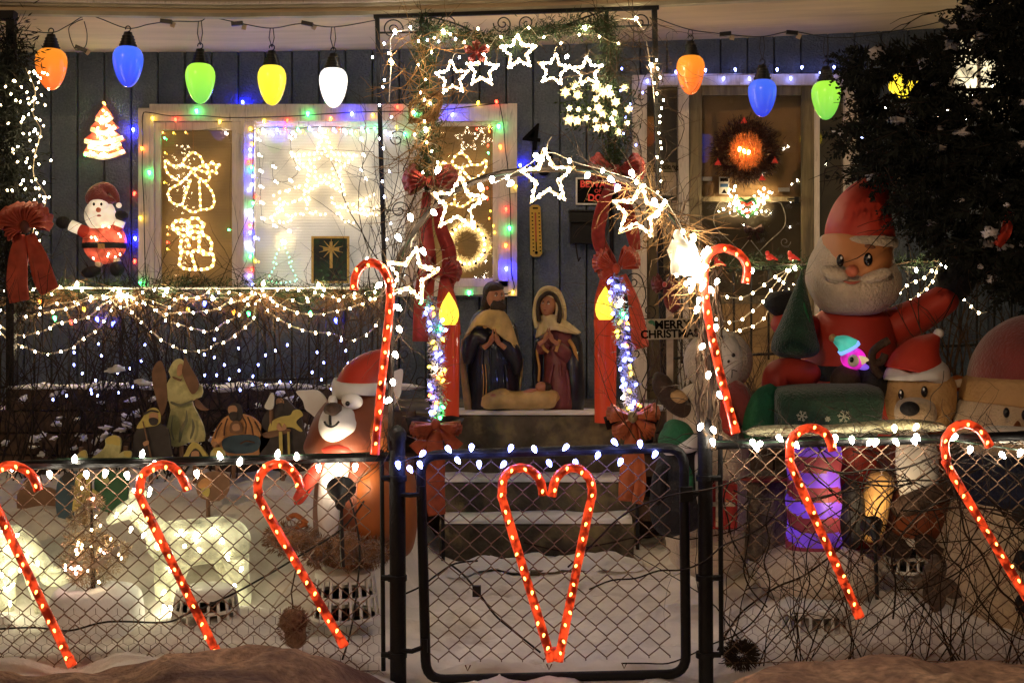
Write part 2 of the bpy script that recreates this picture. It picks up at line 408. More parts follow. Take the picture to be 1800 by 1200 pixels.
gb._add(gv, [(j * nx + i, j * nx + i + 1, (j + 1) * nx + i + 1, (j + 1) * nx + i) for j in range(len(ys) - 1) for i in range(nx - 1)])
street_mi = []
g = gb.build('snow_ground', [snow_m, snow_bank_m], None, 'all')
g['kind'] = 'structure'
mi = [1 if (gv[f[0]].y < 4.86) else 0 for f in gb.f]
g.data.polygons.foreach_set('material_index', mi)

# ---- wall of vertical boards
wall = thing('house_wall', 'blue grey board wall of the house behind the decorations', 'wall', (0, WALL + .1, 0))
MB().box((0, WALL + .16, 2.2), (16, .1, 4.4)).build('wall_backing', groove, wall)
OP = [(268, 886, 206, 506), (1128, 1498, 142, 705)]       # window and door openings, photo pixels
ztop, zbot = P(0, 10, WALL).z, .55
bw = .2032; x0 = P(90, 0, WALL).x
bmsh = {}
for i in range(-12, 40):
    cx_ = x0 + (i + .5) * bw; px = cx_ / S(WALL) + CX
    cuts = [(zbot, ztop)]
    for a, b_, ya, yb in OP:
        if a < px < b_:
            za, zb = P(0, ya, WALL).z, P(0, yb, WALL).z; cuts = [(zbot, zb), (za, ztop)]
            if zb < .9: cuts = [(za, ztop)]
    for za, zb in cuts:
        key = round(zb - za, 3)
        if key not in bmsh:
            m_ = MB(); w_ = bw - .009
            m_._add([Vector(v) for v in [(-w_ / 2, 0, -key / 2), (-w_ / 2 + .004, -.012, -key / 2), (w_ / 2 - .004, -.012, -key / 2), (w_ / 2, 0, -key / 2),
                                         (-w_ / 2, 0, key / 2), (-w_ / 2 + .004, -.012, key / 2), (w_ / 2 - .004, -.012, key / 2), (w_ / 2, 0, key / 2)]],
                    [(0, 1, 5, 4), (1, 2, 6, 5), (2, 3, 7, 6), (3, 0, 4, 7), (0, 3, 2, 1), (4, 5, 6, 7)])
            m_.box((0, .03, 0), (w_ + .002, .058, key))
            bmsh[key] = m_.mesh('siding_board', siding, False, Vector((0, 0, 0)))[0]
        inst('siding_board', bmsh[key], (cx_, WALL, (za + zb) / 2), wall)

# ---- porch roof: soffit boards, fascia, gutter
roof = thing('porch_roof', 'cream soffit and fascia of the porch roof above the lights', 'roof', (0, 8.5, 3.5))
be = [(-300, 97), (0, 93), (450, 91), (800, 84), (1100, 74), (1330, 66), (1560, 55), (2000, 32)]
fe = [(-300, 22), (0, 22), (400, 28), (650, 24), (1000, 14), (1180, 6), (1600, -16), (2200, -48)]
def yat(tab, x):
    for (a, ya), (b, yb) in zip(tab, tab[1:]):
        if a <= x <= b: return lerp(ya, yb, (x - a) / (b - a))
    return tab[-1][1] if x > tab[-1][0] else tab[0][1]
def soff(u, v):
    D = lerp(WALL + .1, EDGE, v); X = lerp(-5.2, 5.4, u)
    a = P(0, yat(be, X / WALL * F + CX), WALL).z; b_ = P(0, yat(fe, X / EDGE * F + CX), EDGE).z
    return Vector((X, D, lerp(a, b_, v)))
MB().grid(60, 14, soff).build('soffit', soffit_m, roof, 'all')
def strip(name, mat, y0, y1, D0, D1):
    m_ = MB(); X = [lerp(-5.4, 5.6, i / 44) for i in range(45)]; vs = []
    for x in X:
        e = soff((x + 5.2) / 10.6, 1).z
        for (yy, DD) in ((y0, D0), (y0, D1), (y1, D1), (y1, D0)): vs.append(Vector((x, DD, e + yy)))
    fs = [(4 * i + k, 4 * i + (k + 1) % 4, 4 * i + 4 + (k + 1) % 4, 4 * i + 4 + k) for i in range(44) for k in range(4)] + [(3, 2, 1, 0), (176, 177, 178, 179)]
    m_._add(vs, fs).build(name, mat, roof, False)
strip('drip_edge', fascia_m, -.012, .014, EDGE - .012, EDGE + .05)
strip('fascia_board', soffit_m, .014, .045, EDGE + .005, EDGE + .05)
strip('fascia_board', fascia_m, .045, .20, EDGE - .02, EDGE + .05)
strip('gutter', trim_white, .065, .078, EDGE - .05, EDGE - .02)
strip('gutter', fascia_m, .078, .19, EDGE - .045, EDGE - .021)
MB().box((0, 9.0, 4.05), (11.5, 2.2, .3)).build('roof_deck', fascia_m, roof, False)

# ---- porch slab, its stone face, steps
PZ = P(0, 727, EDGE - .05).z
porch = thing('porch', 'raised stone porch floor with snow along its front edge', 'porch', (0, 8.8, 0))
MB().box((0, 8.9, PZ - .06), (9.4, 1.5, .12)).build('floor_slab', stone_m, porch, False)
MB().box((0, 8.95, .36), (9.3, 1.4, PZ * .86)).build('foundation', brick_m, porch, False)
# snow strip on the slab edge, uneven
def edge_snow(name, xa, xb, D, z, dep, th, parent, seed=0, mat=snow_clean):
    n = max(8, int((xb - xa) / .04)); m_ = MB(); rows = []
    for i in range(n + 1):
        x = lerp(xa, xb, i / n); e = .5 + .5 * noise.noise(Vector((x * 4, seed, 2))); h = th * (.35 + 1.1 * e); f = dep * (.7 + .3 * e)
        rows.append([Vector((x, D - .012 * e, z)), Vector((x, D - .008, z + h * .7)), Vector((x, D + .03, z + h)), Vector((x, D + f, z + h * .8)), Vector((x, D + dep, z))])
    vs = [v for r_ in rows for v in r_]
    fs = [(5 * i + k, 5 * i + 5 + k, 5 * i + 6 + k, 5 * i + 1 + k) for i in range(n) for k in range(4)]
    m_._add(vs, fs); m_.f += [(0, 1, 2, 3, 4), tuple(5 * n + k for k in (4, 3, 2, 1, 0))]; m_.m += [0, 0]
    return m_.build(name, mat, parent, 'all')
edge_snow('snow_ridge', -4.4, P(655, 0, 8.15).x, 8.14, PZ, .3, .05, porch, 1)
edge_snow('snow_ridge', P(805, 0, 8.15).x, P(1050, 0, 8.15).x, 8.14, PZ + .001, .06, .02, porch, 2)
edge_snow('snow_ridge', P(1130, 0, 8.15).x, 4.4, 8.14, PZ, .3, .05, porch, 3)
steps = thing('front_steps', 'snow dusted stone front steps leading up to the porch', 'steps', (P(945, 0, 7.9).x, 7.8, 0))
def stepbox(x0p, x1p, D0, D1, ztop_, zb, snow_t, nm='step'):
    xa, xb = P(x0p, 0, D0).x, P(x1p, 0, D0).x; m_ = MB(); n = 14; vs = []
    for i in range(n + 1):                                 # worn, slightly wavy stone block
        x = lerp(xa, xb, i / n); w_ = .012 * noise.noise(Vector((x * 5, ztop_ * 9, 1)))
        for (yy, zz) in ((D0 + w_, zb), (D0 + w_ * 1.5 - .006, ztop_ - .015 + w_ * .3), (D0 + .02, ztop_ + w_ * .3), (D1, ztop_), (D1, zb)): vs.append(Vector((x, yy, zz)))
    fs = [(5 * i + k, 5 * i + (k + 1) % 5, 5 * i + 5 + (k + 1) % 5, 5 * i + 5 + k) for i in range(n) for k in range(5)]
    fs += [(4, 3, 2, 1, 0), tuple(5 * n + k for k in range(5))]
    m_._add(vs, fs).build(nm, stone_m, steps)
    edge_snow('step_snow', xa + .01, xb - .01, D0 + .004, ztop_ - .002, D1 - D0 - .01, snow_t, steps, D0)
stepbox(760, 1135, 8.09, 8.6, PZ - .004, .3, .012, 'landing')
stepbox(772, 1118, 7.8, 8.2, .443, .0, .03)
stepbox(772, 1114, 7.5, 7.95, .234, -.05, .035)
m_ = MB(); 
def heap(u, v):
    x = lerp(P(790, 0, 7.3).x, P(1130, 0, 7.3).x, u); y = lerp(7.02, 7.55, v)
    return (x, y, .075 * math.sin(math.pi * min(1, v * 1.0 + .12)) ** .5 * (.75 + .5 * noise.noise(Vector((x * 4, y * 3, 9)))) * (math.sin(math.pi * min(1, max(0, u * .96 + .02))) ** .3) + ground_h(x, y) - .012)
m_.grid(28, 14, heap).build('snow_heap', snow_clean, steps, 'all')
MB().box((P(985, 0, 7.05).x, 7.06, .028), (.34, .05, .03)).build('dark_slot_bar', stone_m, steps)  # thin dark bar painted in for the dark slot at the heap's foot

# brown block planters in front of the porch, left and right of the steps
def block_wall(label, xa, xb, D, z0, z1):
    t = thing('block_planter', label, 'planter', ((xa + xb) / 2, D, z0)); bwid, bh = .30, .14
    mesh = MB().box((0, 0, 0), (bwid - .012, .16, bh - .012)).mesh('block', brick_m, False, Vector((0, 0, 0)))[0]
    rows = int((z1 - z0) / bh); 
    for r_ in range(rows):
        x = xa + (bwid / 2 if r_ % 2 else 0)
        while x < xb: inst('block', mesh, (x, D + R.uniform(-.004, .004), z0 + (r_ + .5) * bh), t); x += bwid
    m_ = MB()
    for k in range(34):
        lump(m_, (R.uniform(xa, xb), D + R.uniform(-.05, .05), z0 + rows * bh + .004), (R.uniform(.05, .22), .05, R.uniform(.008, .028)), k, .6)
    m_.build('snow_cap', snow_clean, t, 'all', kind='stuff')
block_wall('low brown block planter capped with snow left of the steps', P(20, 0, 7.9).x, P(700, 0, 7.9).x, 7.95, .18, 1.12)
block_wall('low brown block planter capped with snow right of the steps', P(1150, 0, 7.9).x, P(1760, 0, 7.9).x, 7.95, .18, .92)

# ================================================================== WINDOW
def frame_bar(px0, py0, px1, py1, D, th, mat=trim_white):
    a = P(px0, py0, D); b_ = P(px1, py1, D); m_ = MB(); m_.box(((a.x + b_.x) / 2, D + th / 2, (a.z + b_.z) / 2), (abs(b_.x - a.x), th, abs(a.z - b_.z))); return m_
win = thing('picture_window', 'wide cream framed three pane window hung with coloured lights', 'window', P(575, 350, WALL))
for a in [(243, 190, 262, 522), (893, 182, 909, 520)]: frame_bar(*a, 9.42, .1).build('side_trim', trim_white, win, False)
frame_bar(262.5, 183, 892.5, 213, 9.424, .1).build('top_trim', trim_white, win, False)
frame_bar(262.5, 504, 892.5, 521, 9.40, .12).build('sill', trim_white, win, False)
for a in [(408, 213.5, 444, 503.5), (714, 213.5, 757, 503.5)]: frame_bar(*a, 9.435, .1).build('mullion', trim_white, win, False)
frame_bar(423, 206, 429, 503, 9.42, .012).build('mullion_bead', trim_white, win, False)
glass = bpy.data.materials.new('window_glass'); glass.use_nodes = True
gn, gl_ = glass.node_tree.nodes, glass.node_tree.links; gn.remove(gn['Principled BSDF'])
tr = gn.new('ShaderNodeBsdfTransparent'); gs = gn.new('ShaderNodeBsdfGlossy'); gs.inputs['Roughness'].default_value = .03
fr = gn.new('ShaderNodeMath'); fr.operation = 'MULTIPLY_ADD'; fz = gn.new('ShaderNodeFresnel'); fz.inputs[0].default_value = 1.5
gl_.new(fz.outputs[0], fr.inputs[0]); fr.inputs[1].default_value = 1.0; fr.inputs[2].default_value = .02
ms = gn.new('ShaderNodeMixShader'); gl_.new(fr.outputs[0], ms.inputs[0]); gl_.new(tr.outputs[0], ms.inputs[1]); gl_.new(gs.outputs[0], ms.inputs[2])
gl_.new(ms.outputs[0], gn['Material Output'].inputs[0])
blind_dim = M('dim_brown_blind', (.30, .20, .11), .6, var=.15, scale=4, emit=(.95, .50, .12), es=.075, evar=(.5, 1.4, 3))  # weak glow in the slats stands in for light from the room behind
blind_lit = M('lit_white_blind', (.70, .66, .58), .6, var=.1, scale=4, emit=(1, .90, .76), es=.20, evar=(.6, 1.3, 2.2))  # brighter glow given to the blind itself in place of a room lamp
room_dark = M('dark_room', (.05, .035, .02), .9)
def pane(label, a, b_, blind):
    x0p, y0p, x1p, y1p = a
    s = frame_bar(x0p, y0p, x1p, y1p, 9.475, .006).build('window_pane', glass, win, False, label=label)
    # inner sash round the glass
    m_ = MB()
    for q in [(x0p - 14, y0p - 14, x0p, y1p + 3), (x1p, y0p - 14, x1p + 14, y1p + 3), (x0p, y0p - 14, x1p, y0p), (x0p, y1p, x1p, y1p + 6)]:
        c0, c1 = P(q[0], q[1], 9.46), P(q[2], q[3], 9.46); m_.box(((c0.x + c1.x) / 2, 9.47, (c0.z + c1.z) / 2), (abs(c1.x - c0.x) - .001, .03, abs(c0.z - c1.z) - .001))
    m_.build('sash', trim_white, win, False)
    m_ = MB(); c0, c1 = P(x0p - 6, y0p - 4, 9.52), P(x1p + 6, y1p + 4, 9.52); z = c1.z
    while z < c0.z:
        w_ = (c1.x - c0.x); cx_ = (c0.x + c1.x) / 2
        m_.box((cx_, 9.535, z), (w_, .0022, .0245), Matrix.Rotation(math.radians(28 + R.uniform(-3, 3)), 3, 'X')); z += .0215
    m_.build('blind_slats', blind, win, False, kind='stuff')
    MB().box(((c0.x + c1.x) / 2, 9.565, (c0.z + c1.z) / 2), (c1.x - c0.x, .004, c0.z - c1.z)).build('blind_backing', blind, win, False)
for q in [(876, 213.5, 892.5, 503.5), (758, 494, 892.5, 503.5), (262.5, 213.5, 270, 503.5), (444.5, 213.5, 447, 503.5)]: frame_bar(*q, 9.428, .05).build('inner_trim', trim_white, win, False)
pane('narrow left pane with brown blinds', (283, 229, 408, 503), 0, blind_dim)
pane('wide centre pane with bright blinds', (446, 222, 712, 503), 0, blind_lit)
pane('narrow right pane with brown blinds', (757, 222, 866, 489), 0, blind_dim)

# ================================================================== DOOR
door_alu = M('brass_toned_aluminium', (.20, .155, .085), .5, var=.25, scale=8, bump=.15, c2=(.10, .08, .05), c2s=3, stretch=(6, 6, .6))
door_panel = M('tan_inner_door', (.36, .21, .085), .6, var=.15, scale=6, bump=.1)
door_dark = M('dark_lower_glass_backing', (.085, .062, .03), .5, var=.2, scale=5)
door_kick = M('tan_kick_panel', (.34, .21, .09), .7, var=.2, scale=4, bump=.2)
door = thing('front_door', 'tan front door behind a glazed storm door with wreath', 'door', P(1325, 700, WALL))
def dbar(name, a, D, th, mat, lab=None): return frame_bar(*a, D, th).build(name, mat, door, False, label=lab)
dbar('outer_trim', (1112, 132, 1137, 705), 9.43, .09, trim_white)
dbar('outer_trim', (1486, 128, 1510, 705), 9.43, .09, trim_white)
dbar('header', (1137.5, 130, 1485.5, 150), 9.435, .085, trim_white)
dbar('door_post', (1193, 150.5, 1211, 705), 9.44, .085, trim_white)
dbar('door_post', (1432, 150.5, 1441, 705), 9.44, .085, trim_white)
dbar('sidelight', (1137.5, 150.5, 1192.5, 700), 9.50, .02, door_dark)
dbar('sidelight', (1441.5, 150.5, 1485.5, 700), 9.50, .02, door_dark)
dbar('sidelight_glass', (1137.5, 165, 1192.5, 420), 9.485, .005, glass)
dbar('sidelight_glass', (1441.5, 165, 1485.5, 640), 9.485, .005, glass)
dbar('sidelight_rail', (1137.5, 418, 1192.5, 432), 9.475, .02, door_alu)
for a in [(1212, 151, 1234, 700), (1409, 151, 1431, 700)]: dbar('stile', a, 9.45, .035, door_alu)
for a in [(1234.5, 151, 1408.5, 168), (1234.5, 346, 1408.5, 354), (1234.5, 520, 1408.5, 534), (1234.5, 688, 1408.5, 700)]: dbar('rail', a, 9.452, .03, door_alu)
dbar('inner_door', (1212, 151, 1431, 700), 9.53, .02, door_panel)
dbar('upper_glass', (1234.5, 168, 1408.5, 346), 9.465, .005, glass)
dbar('lower_glass', (1234.5, 354, 1408.5, 520), 9.465, .005, glass)
dbar('lower_backing', (1234.5, 354.5, 1408.5, 519.5), 9.49, .01, door_dark)
dbar('kick_panel', (1234.5, 534.5, 1408.5, 687.5), 9.46, .015, door_kick)
m_ = MB().box(P(1400, 352, 9.43), (.03, .03, .05)); m_.tube([P(1400, 350, 9.42), P(1384, 350, 9.41)], .006, 6); m_.build('handle', black_metal, door)
def spiral(mb, cx_, cy_, r_px, turns, D, a0=0, dirn=1, r=.0035, n=5, rend=.12, lead=None):
    pts = []; N = int(26 * turns)
    for i in range(N + 1):
        t = i / N; rr = r_px * lerp(1, rend, t); a = a0 + dirn * t * turns * 2 * math.pi
        pts.append(P(cx_ + rr * math.cos(a), cy_ - rr * math.sin(a), D))
    if lead: pts = [P(x, y, D) for x, y in lead] + pts
    mb.tube(pts, r, n)
scroll_pale = M('pale_scroll_metal', (.30, .27, .22), .4, metal=.4)
m_ = MB()
for s in (-1, 1):
    c = 1318
    path = cr([(c, 460), (c + s * 28, 430), (c + s * 62, 395), (c + s * 55, 358), (c + s * 35, 356)], 6)
    m_.tube(P3(path, 9.455), .0025, 5); spiral(m_, c + s * 30, 372, 13, 1.3, 9.455, math.pi / 2, s, .0025)
    m_.tube(P3(cr([(c, 420), (c + s * 40, 470), (c + s * 66, 505), (c + s * 72, 520)], 6), 9.455), .0025, 5)
    spiral(m_, c + s * 62, 425, 10, 1.3, 9.455, 0, -s, .0025)
m_.build('scroll_ornament', scroll_pale, door)
paper = M('yellowed_paper', (.52, .40, .27), .8, var=.15, scale=20)
def text(body, cx_, cy_, D, h, mat, parent, name='lettering', rot=0, bold=.0, ext=.001):
    c = bpy.data.curves.new(name, 'FONT'); c.body = body; c.align_x = 'CENTER'; c.align_y = 'CENTER'
    c.size = h * S(D) * 1.35; c.extrude = ext; c.offset = bold; c.materials.append(mat)
    tmp = bpy.data.objects.new('tmp', c); me = bpy.data.meshes.new_from_object(tmp); bpy.data.objects.remove(tmp); bpy.data.curves.remove(c)
    if not me.materials: me.materials.append(mat)
    o = bpy.data.objects.new(name, me); link(o, parent, P(cx_, cy_, D)); o.rotation_euler = (math.radians(90), rot, 0); return o
ink = M('black_ink', (.004, .004, .004), .9, var=0, spec=.1)
def notice(label, a, mat=paper, body=None, h=8, lines=0):
    x0p, y0p, x1p, y1p = a; t = thing('door_notice', label, 'notice', P((x0p + x1p) / 2, y1p, 9.47))
    frame_bar(x0p, y0p, x1p, y1p, 9.478, .003).build('sheet', mat, t, False)
    if body: text(body, (x0p + x1p) / 2, (y0p + y1p) / 2, 9.4755, h, ink, t, bold=.0008)
    if lines:
        m_ = MB()
        for i in range(lines):
            y = lerp(y0p + 8, y1p - 8, i / (lines - 1)); c0 = P(x0p + 6, y, 9.476); c1 = P(x1p - R.uniform(6, 18), y, 9.476); m_.box((c0 + c1) / 2, (c1.x - c0.x, .001, .006))
        m_.build('faded_text', M('faded_ink', (.28, .20, .12), .8), t, False)
    return t
M('dark_tape', (.06, .05, .035), .5)
notice('narrow No Soliciting strip above the paper notices by the door', (1133, 286, 1188, 301), M('tan_strip', (.20, .15, .08), .6), 'No Soliciting', 9)
notice('upper yellowed paper notice under the No Soliciting strip', (1138, 303, 1189, 344), paper, lines=4)
notice('lower long yellowed paper notice in the narrow glass beside the door', (1138, 352, 1189, 416), paper, lines=6)
t = notice('small blue and white alarm sticker on the storm door glass', (1264, 311, 1282, 341), white_plastic)
frame_bar(1266, 323, 1280, 329, 9.474, .003).build('blue_band', M('sticker_blue', (.05, .15, .35), .5), t, False)
frame_bar(1266, 313, 1280, 319, 9.474, .003).build('dark_band', ink, t, False)
MB()._add([P(1268, 340, 9.474), P(1278, 340, 9.474), P(1273, 332, 9.474)], [(0, 1, 2)]).build('triangle_mark', ink, t, False)
notice('tiny cream label at the left of the door glass', (1234, 311, 1252, 318), white_plastic)
notice('pale oblong label at the right of the door glass', (1368, 330, 1388, 337), white_plastic)

# ---- things fixed to the wall
def number(ch, x, y, h, label):
    t = thing('house_number', label, 'house number', P(x, y, WALL)); text(ch, x, y, 9.474, h * 1.15, ink, t, 'digit', rot=math.radians(6), bold=.0005, ext=.004); return t
number('4', 935, 243, 44, 'black metal figure 4 on the blue wall above the star')
number('0', 957, 288, 44, 'second black house number partly behind the top of the arch star')
t = thing('wall_thermometer', 'yellow wall thermometer with red scale on blue siding', 'thermometer', P(941, 452, WALL))
m_ = MB(); m_.poly([(931, 364), (935, 360), (946, 360), (950, 364), (953, 446), (949, 451), (936, 451), (932, 447)], 9.462, .02); m_.build('scale_plate', M('thermometer_yellow', (.62, .38, .05), .5, var=.1), t, False)
m_ = MB()
for i in range(11):
    y = 375 + i * 6.6
    for xx in (935.5, 947.5): m_.box(P(xx + (i * .25), y, 9.460), (.012, .003, .009))
m_.box(P(941, 366, 9.460), (.04, .003, .012)); m_.build('scale_marks', ink, t, False, kind='stuff')
m_ = MB(); m_.tube([P(941, 374, 9.457), P(942.4, 425, 9.457)], .006, 6); m_.build('red_column', M('thermometer_red', (.45, .08, .03), .5), t)
m_ = MB(); m_.ell(P(943, 444, 9.457), .012, 8, 6); m_.tube([P(942.4, 425, 9.457), P(943, 440, 9.457)], .004, 6); m_.build('bulb_dial', ink, t)
t = thing('warning_sign', 'black and red BEWARE OF DOG sign behind the red ribbon', 'sign', P(1045, 362, WALL))
frame_bar(1012, 312, 1090, 360, 9.465, .012).build('border', white_plastic, t, False)
frame_bar(1015, 315, 1087, 357, 9.462, .003).build('panel', ink, t, False)
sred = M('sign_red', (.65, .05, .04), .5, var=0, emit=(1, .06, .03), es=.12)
text('BEWARE', 1051, 324, 9.459, 12, sred, t, bold=.002); text('OF', 1051, 336, 9.459, 7, sred, t); text('DOG', 1052, 348, 9.459, 12, sred, t, bold=.002)
t = thing('mailbox', 'black metal mailbox with newspaper hook on the blue wall', 'mailbox', P(1030, 430, WALL))
m_ = MB(); c = P(1029, 400, 9.40)
m_._add([Vector((c.x + sx * .115, yy, zz)) for sx in (-1, 1) for (yy, zz) in ((9.48, P(0, 372, 9.4).z + .02), (9.34, P(0, 376, 9.4).z), (9.36, P(0, 428, 9.4).z), (9.48, P(0, 428, 9.4).z))],
        [(0, 1, 2, 3), (7, 6, 5, 4), (0, 4, 5, 1), (1, 5, 6, 2), (2, 6, 7, 3), (3, 7, 4, 0)])
m_.build('box', black_metal, t, False)
m_ = MB(); m_.box(P(1029, 382, 9.32) , (.24, .012, .07)); m_.box(P(1029, 372, 9.395), (.25, .16, .012)); m_.build('lid', black_metal, t, False)
m_ = MB(); m_.tube(P3([(1012, 428), (1014, 445), (1017, 460), (1020, 452)], 9.36), .006, 5); m_.build('newspaper_hook', black_metal, t)

# ================================================================== IRON PORCH FRAME
ifr = thing('wrought_iron_frame', 'black wrought iron porch frame with scrolls and climbing garland', 'trellis', P(905, 727, EDGE))
def ipost(pts, r): 
    m_ = MB(); q = P3(pts, EDGE)
    for a, b_ in zip(q, q[1:]):
        d = (b_ - a); m_.box((a + b_) / 2, (r * 2, r * 2, d.length + .004), Matrix.Rotation(math.atan2(d.x, d.z), 3, 'Y'))
    m_.build('post', black_metal, ifr)
ipost([(663, 28), (672, 350), (684, 727)], .014)
ipost([(742, 26), (750, 350), (758, 727)], .012)
ipost([(1066, 16), (1074, 400), (1080, 727)], .012)
ipost([(1150, 12), (1158, 350), (1168, 727)], .017)
m_ = MB(); a, b_ = P(657, 30, EDGE), P(1158, 14, EDGE); m_.box((a + b_) / 2, ((b_ - a).length, .03, .024), Matrix.Rotation(-math.atan2((b_ - a).z, (b_ - a).x), 3, 'Y')); m_.build('top_bar', black_metal, ifr)
m_ = MB(); a, b_ = P(663, 58, EDGE), P(745, 57, EDGE); m_.tube([a, b_], .007, 6); m_.tube([P(1068, 48, EDGE), P(1152, 44, EDGE)], .007, 6); m_.build('cross_bar', black_metal, ifr)
for (cx_, cy_, r_, a0, dr) in [(690, 52, 19, 0, 1), (884, 42, 17, 3.1, 1), (926, 41, 17, 0, -1), (787, 44, 17, 3.1, -1), (1030, 36, 17, 0, 1), (1125, 39, 20, 3.1, 1),
                               (895, 78, 13, 0, 1), (918, 78, 13, 3.1, -1), (990, 86, 15, 3.1, -1)]:
    m_ = MB(); spiral(m_, cx_, cy_, r_, 1.8, EDGE, a0, dr, .0045); m_.build('scroll', black_metal, ifr)
for k in range(5):
    for (xa, xb, ph) in ((672, 744, 0), (1076, 1154, 1)):
        y = 120 + k * 125; m_ = MB(); xm = (xa + xb) / 2 + k * 4
        spiral(m_, xm - 14, y, 17, 1.4, EDGE, 0, 1, .004); spiral(m_, xm + 14, y + 52, 17, 1.4, EDGE, math.pi, 1, .004)
        m_.tube(P3(cr([(xm + 3, y), (xm + 8, y + 26), (xm - 3, y + 52)], 4), EDGE), .004, 5); m_.build('scroll', black_metal, ifr)
m_ = MB(); m_.tube(P3(cr([(745, 28), (800, 42), (850, 66), (885, 92)], 6), EDGE), .006, 5); m_.tube(P3(cr([(1066, 18), (1010, 38), (960, 62), (915, 92)], 6), EDGE), .006, 5); m_.build('brace', black_metal, ifr)

# ---- porch railings
def railing(label, x0p, y0p, x1p, y1p, D, ybot):
    t = thing('porch_railing', label, 'railing', P((x0p + x1p) / 2, ybot, D))
    MB().tube([P(x0p, y0p, D), P(x1p, y1p, D)], .014, 6).build('top_rail', black_metal, t)
    MB().tube([P(x0p, y0p + 150, D), P(x1p, y1p + 150, D)], .009, 6).build('bottom_rail', black_metal, t)
    n = int((x1p - x0p) / 30); mesh = MB().box((0, 0, 0), (.012, .012, 160 * S(D))).mesh('baluster', black_metal, False, Vector((0, 0, 0)))[0]
    for i in range(n + 1):
        f = i / n; inst('baluster', mesh, P(lerp(x0p, x1p, f), lerp(y0p, y1p, f) + 80, D), t)
railing('black porch railing under the lit garland left of the frame', -60, 532, 664, 512, EDGE, 720)
railing('black porch railing behind the big inflatables at the right', 1168, 480, 1900, 448, EDGE, 720)
# handrails beside the steps
for (x, xt, yt, yb, lab) in ((777, 765, 560, 985, 'black step handrail wound with coloured lights at the left'), (1119, 1100, 520, 965, 'black step handrail wound with coloured lights at the right')):
    t = thing('step_handrail', lab, 'handrail', P(x, yb, 7.4))
    MB().tube([P(x + 2, yb, 7.4), P(x, 750, 7.4), P(xt, yt, 7.45)], .011, 6).build('post', black_metal, t)
    MB().tube([P(xt, yt, 7.45), P(xt + 3, yt + 20, 8.15)], .011, 6).build('rail', black_metal, t)
# ================================================================== BIG BULBS UNDER THE ROOF EDGE
BD = 8.2
big_cols = dict(o=((1, .30, .02), (1, .10, .02)), b=((.06, .16, 1), (.015, .02, .75)), g=((.42, .95, .06), (.10, .55, .08)), y=((1, .82, .05), (.95, .66, .02)), w=((1, .96, .88), (1, .90, .72)))
def big_bulb(cx_, y0, y1, w_, c, label, hook=True, st=1.0):
    s = S(BD); h = (y1 - y0) * s / 2; r_ = w_ * s / 2; cz = P(cx_, (y0 + y1) / 2, BD)
    t = thing('giant_bulb', label, 'bulb light', cz, 'giant coloured bulbs hung along the porch roof')
    mt = glow('giant_' + c + '_%d' % round(st * 10), big_cols[c][0], st, (big_cols[c][1], 2 * h))
    pr = [(0, -1), (.20, -.965), (.38, -.88), (.58, -.70), (.76, -.44), (.89, -.14), (.97, .14), (1, .38), (.97, .6), (.86, .8), (.68, .93), (.42, 1.0), (0, 1.01)]
    MB().lathe(cz, pr, 28, (r_, r_, h)).build('globe', mt, t, 'all')
    m_ = MB(); top = cz + Vector((0, 0, h)); k = s
    m_.lathe(top, [(15, -2), (15.5, 3), (13, 3.5), (13.5, 8), (11.5, 8.5), (12, 13), (10, 13.5), (10.5, 18), (8, 20), (7, 25), (0, 26)], 16, (k, k, k)); m_.build('socket', black_plastic, t)
    m_ = MB(); hk = [top + Vector((math.sin(a) * 4.5 * k, 0, (31 - math.cos(a) * 5) * k)) for a in [i * .45 for i in range(12)]]; m_.tube([top + Vector((0, 0, 24 * k))] + hk, .004, 5); m_.build('hook', black_plastic, t)
    return top + Vector((0, 0, 34 * k))
bb = [(90, 86, 159, 55, 'o', 'giant orange bulb, leftmost of the row beside the garland post', .66), (225, 82, 154, 53, 'b', 'giant blue bulb above the lit tree ornament on the wall', .72),
      (352, 112, 183, 52, 'g', 'giant green bulb over the left end of the window', .75), (478, 115, 186, 50, 'y', 'giant yellow bulb between the green and the white one', .85),
      (586, 120, 190, 50, 'w', 'giant white bulb hanging over the middle of the window', 1.25), (1214, 98, 167, 50, 'o', 'giant orange bulb to the right of the iron frame', .66),
      (1340, 140, 206, 50, 'b', 'giant blue bulb hanging in front of the door', .6), (1452, 143, 211, 51, 'g', 'giant green bulb at the right edge of the door beside the tree', .62)]
for x, y0, y1, w_, c, lab, st in bb: big_bulb(x, y0, y1, w_, c, lab, st=st)
def cordpath(name, label, pts, D, hangers, plugs):
    t = thing(name, label, 'cord', P(pts[0][0], pts[0][1], D)); q = cr([tuple(P(x, y, D)) for x, y in pts], 5)
    MB().tube(q, .0034, 5).build('cord', cord_black, t)
    for (x, ya, yb) in hangers:
        m_ = MB(); m_.tube(P3([(x - 3, ya), (x - 5, (ya + yb) / 2), (x, yb)], D), .003, 5); m_.tube(P3([(x + 2, ya), (x + 4, (ya + yb) / 2), (x, yb)], D), .003, 5); m_.build('hanger_loop', cord_black, t, kind='stuff')
    for (x, y, a) in plugs:
        MB().box(P(x, y, D - .01), (.075, .022, .026), Matrix.Rotation(a, 3, 'Y')).build('plug', black_plastic, t)
        MB().box(P(x + 12, y + 6, D), (.03, .002, .034), Matrix.Rotation(a + .3, 3, 'Y')).build('paper_tag', paper, t)
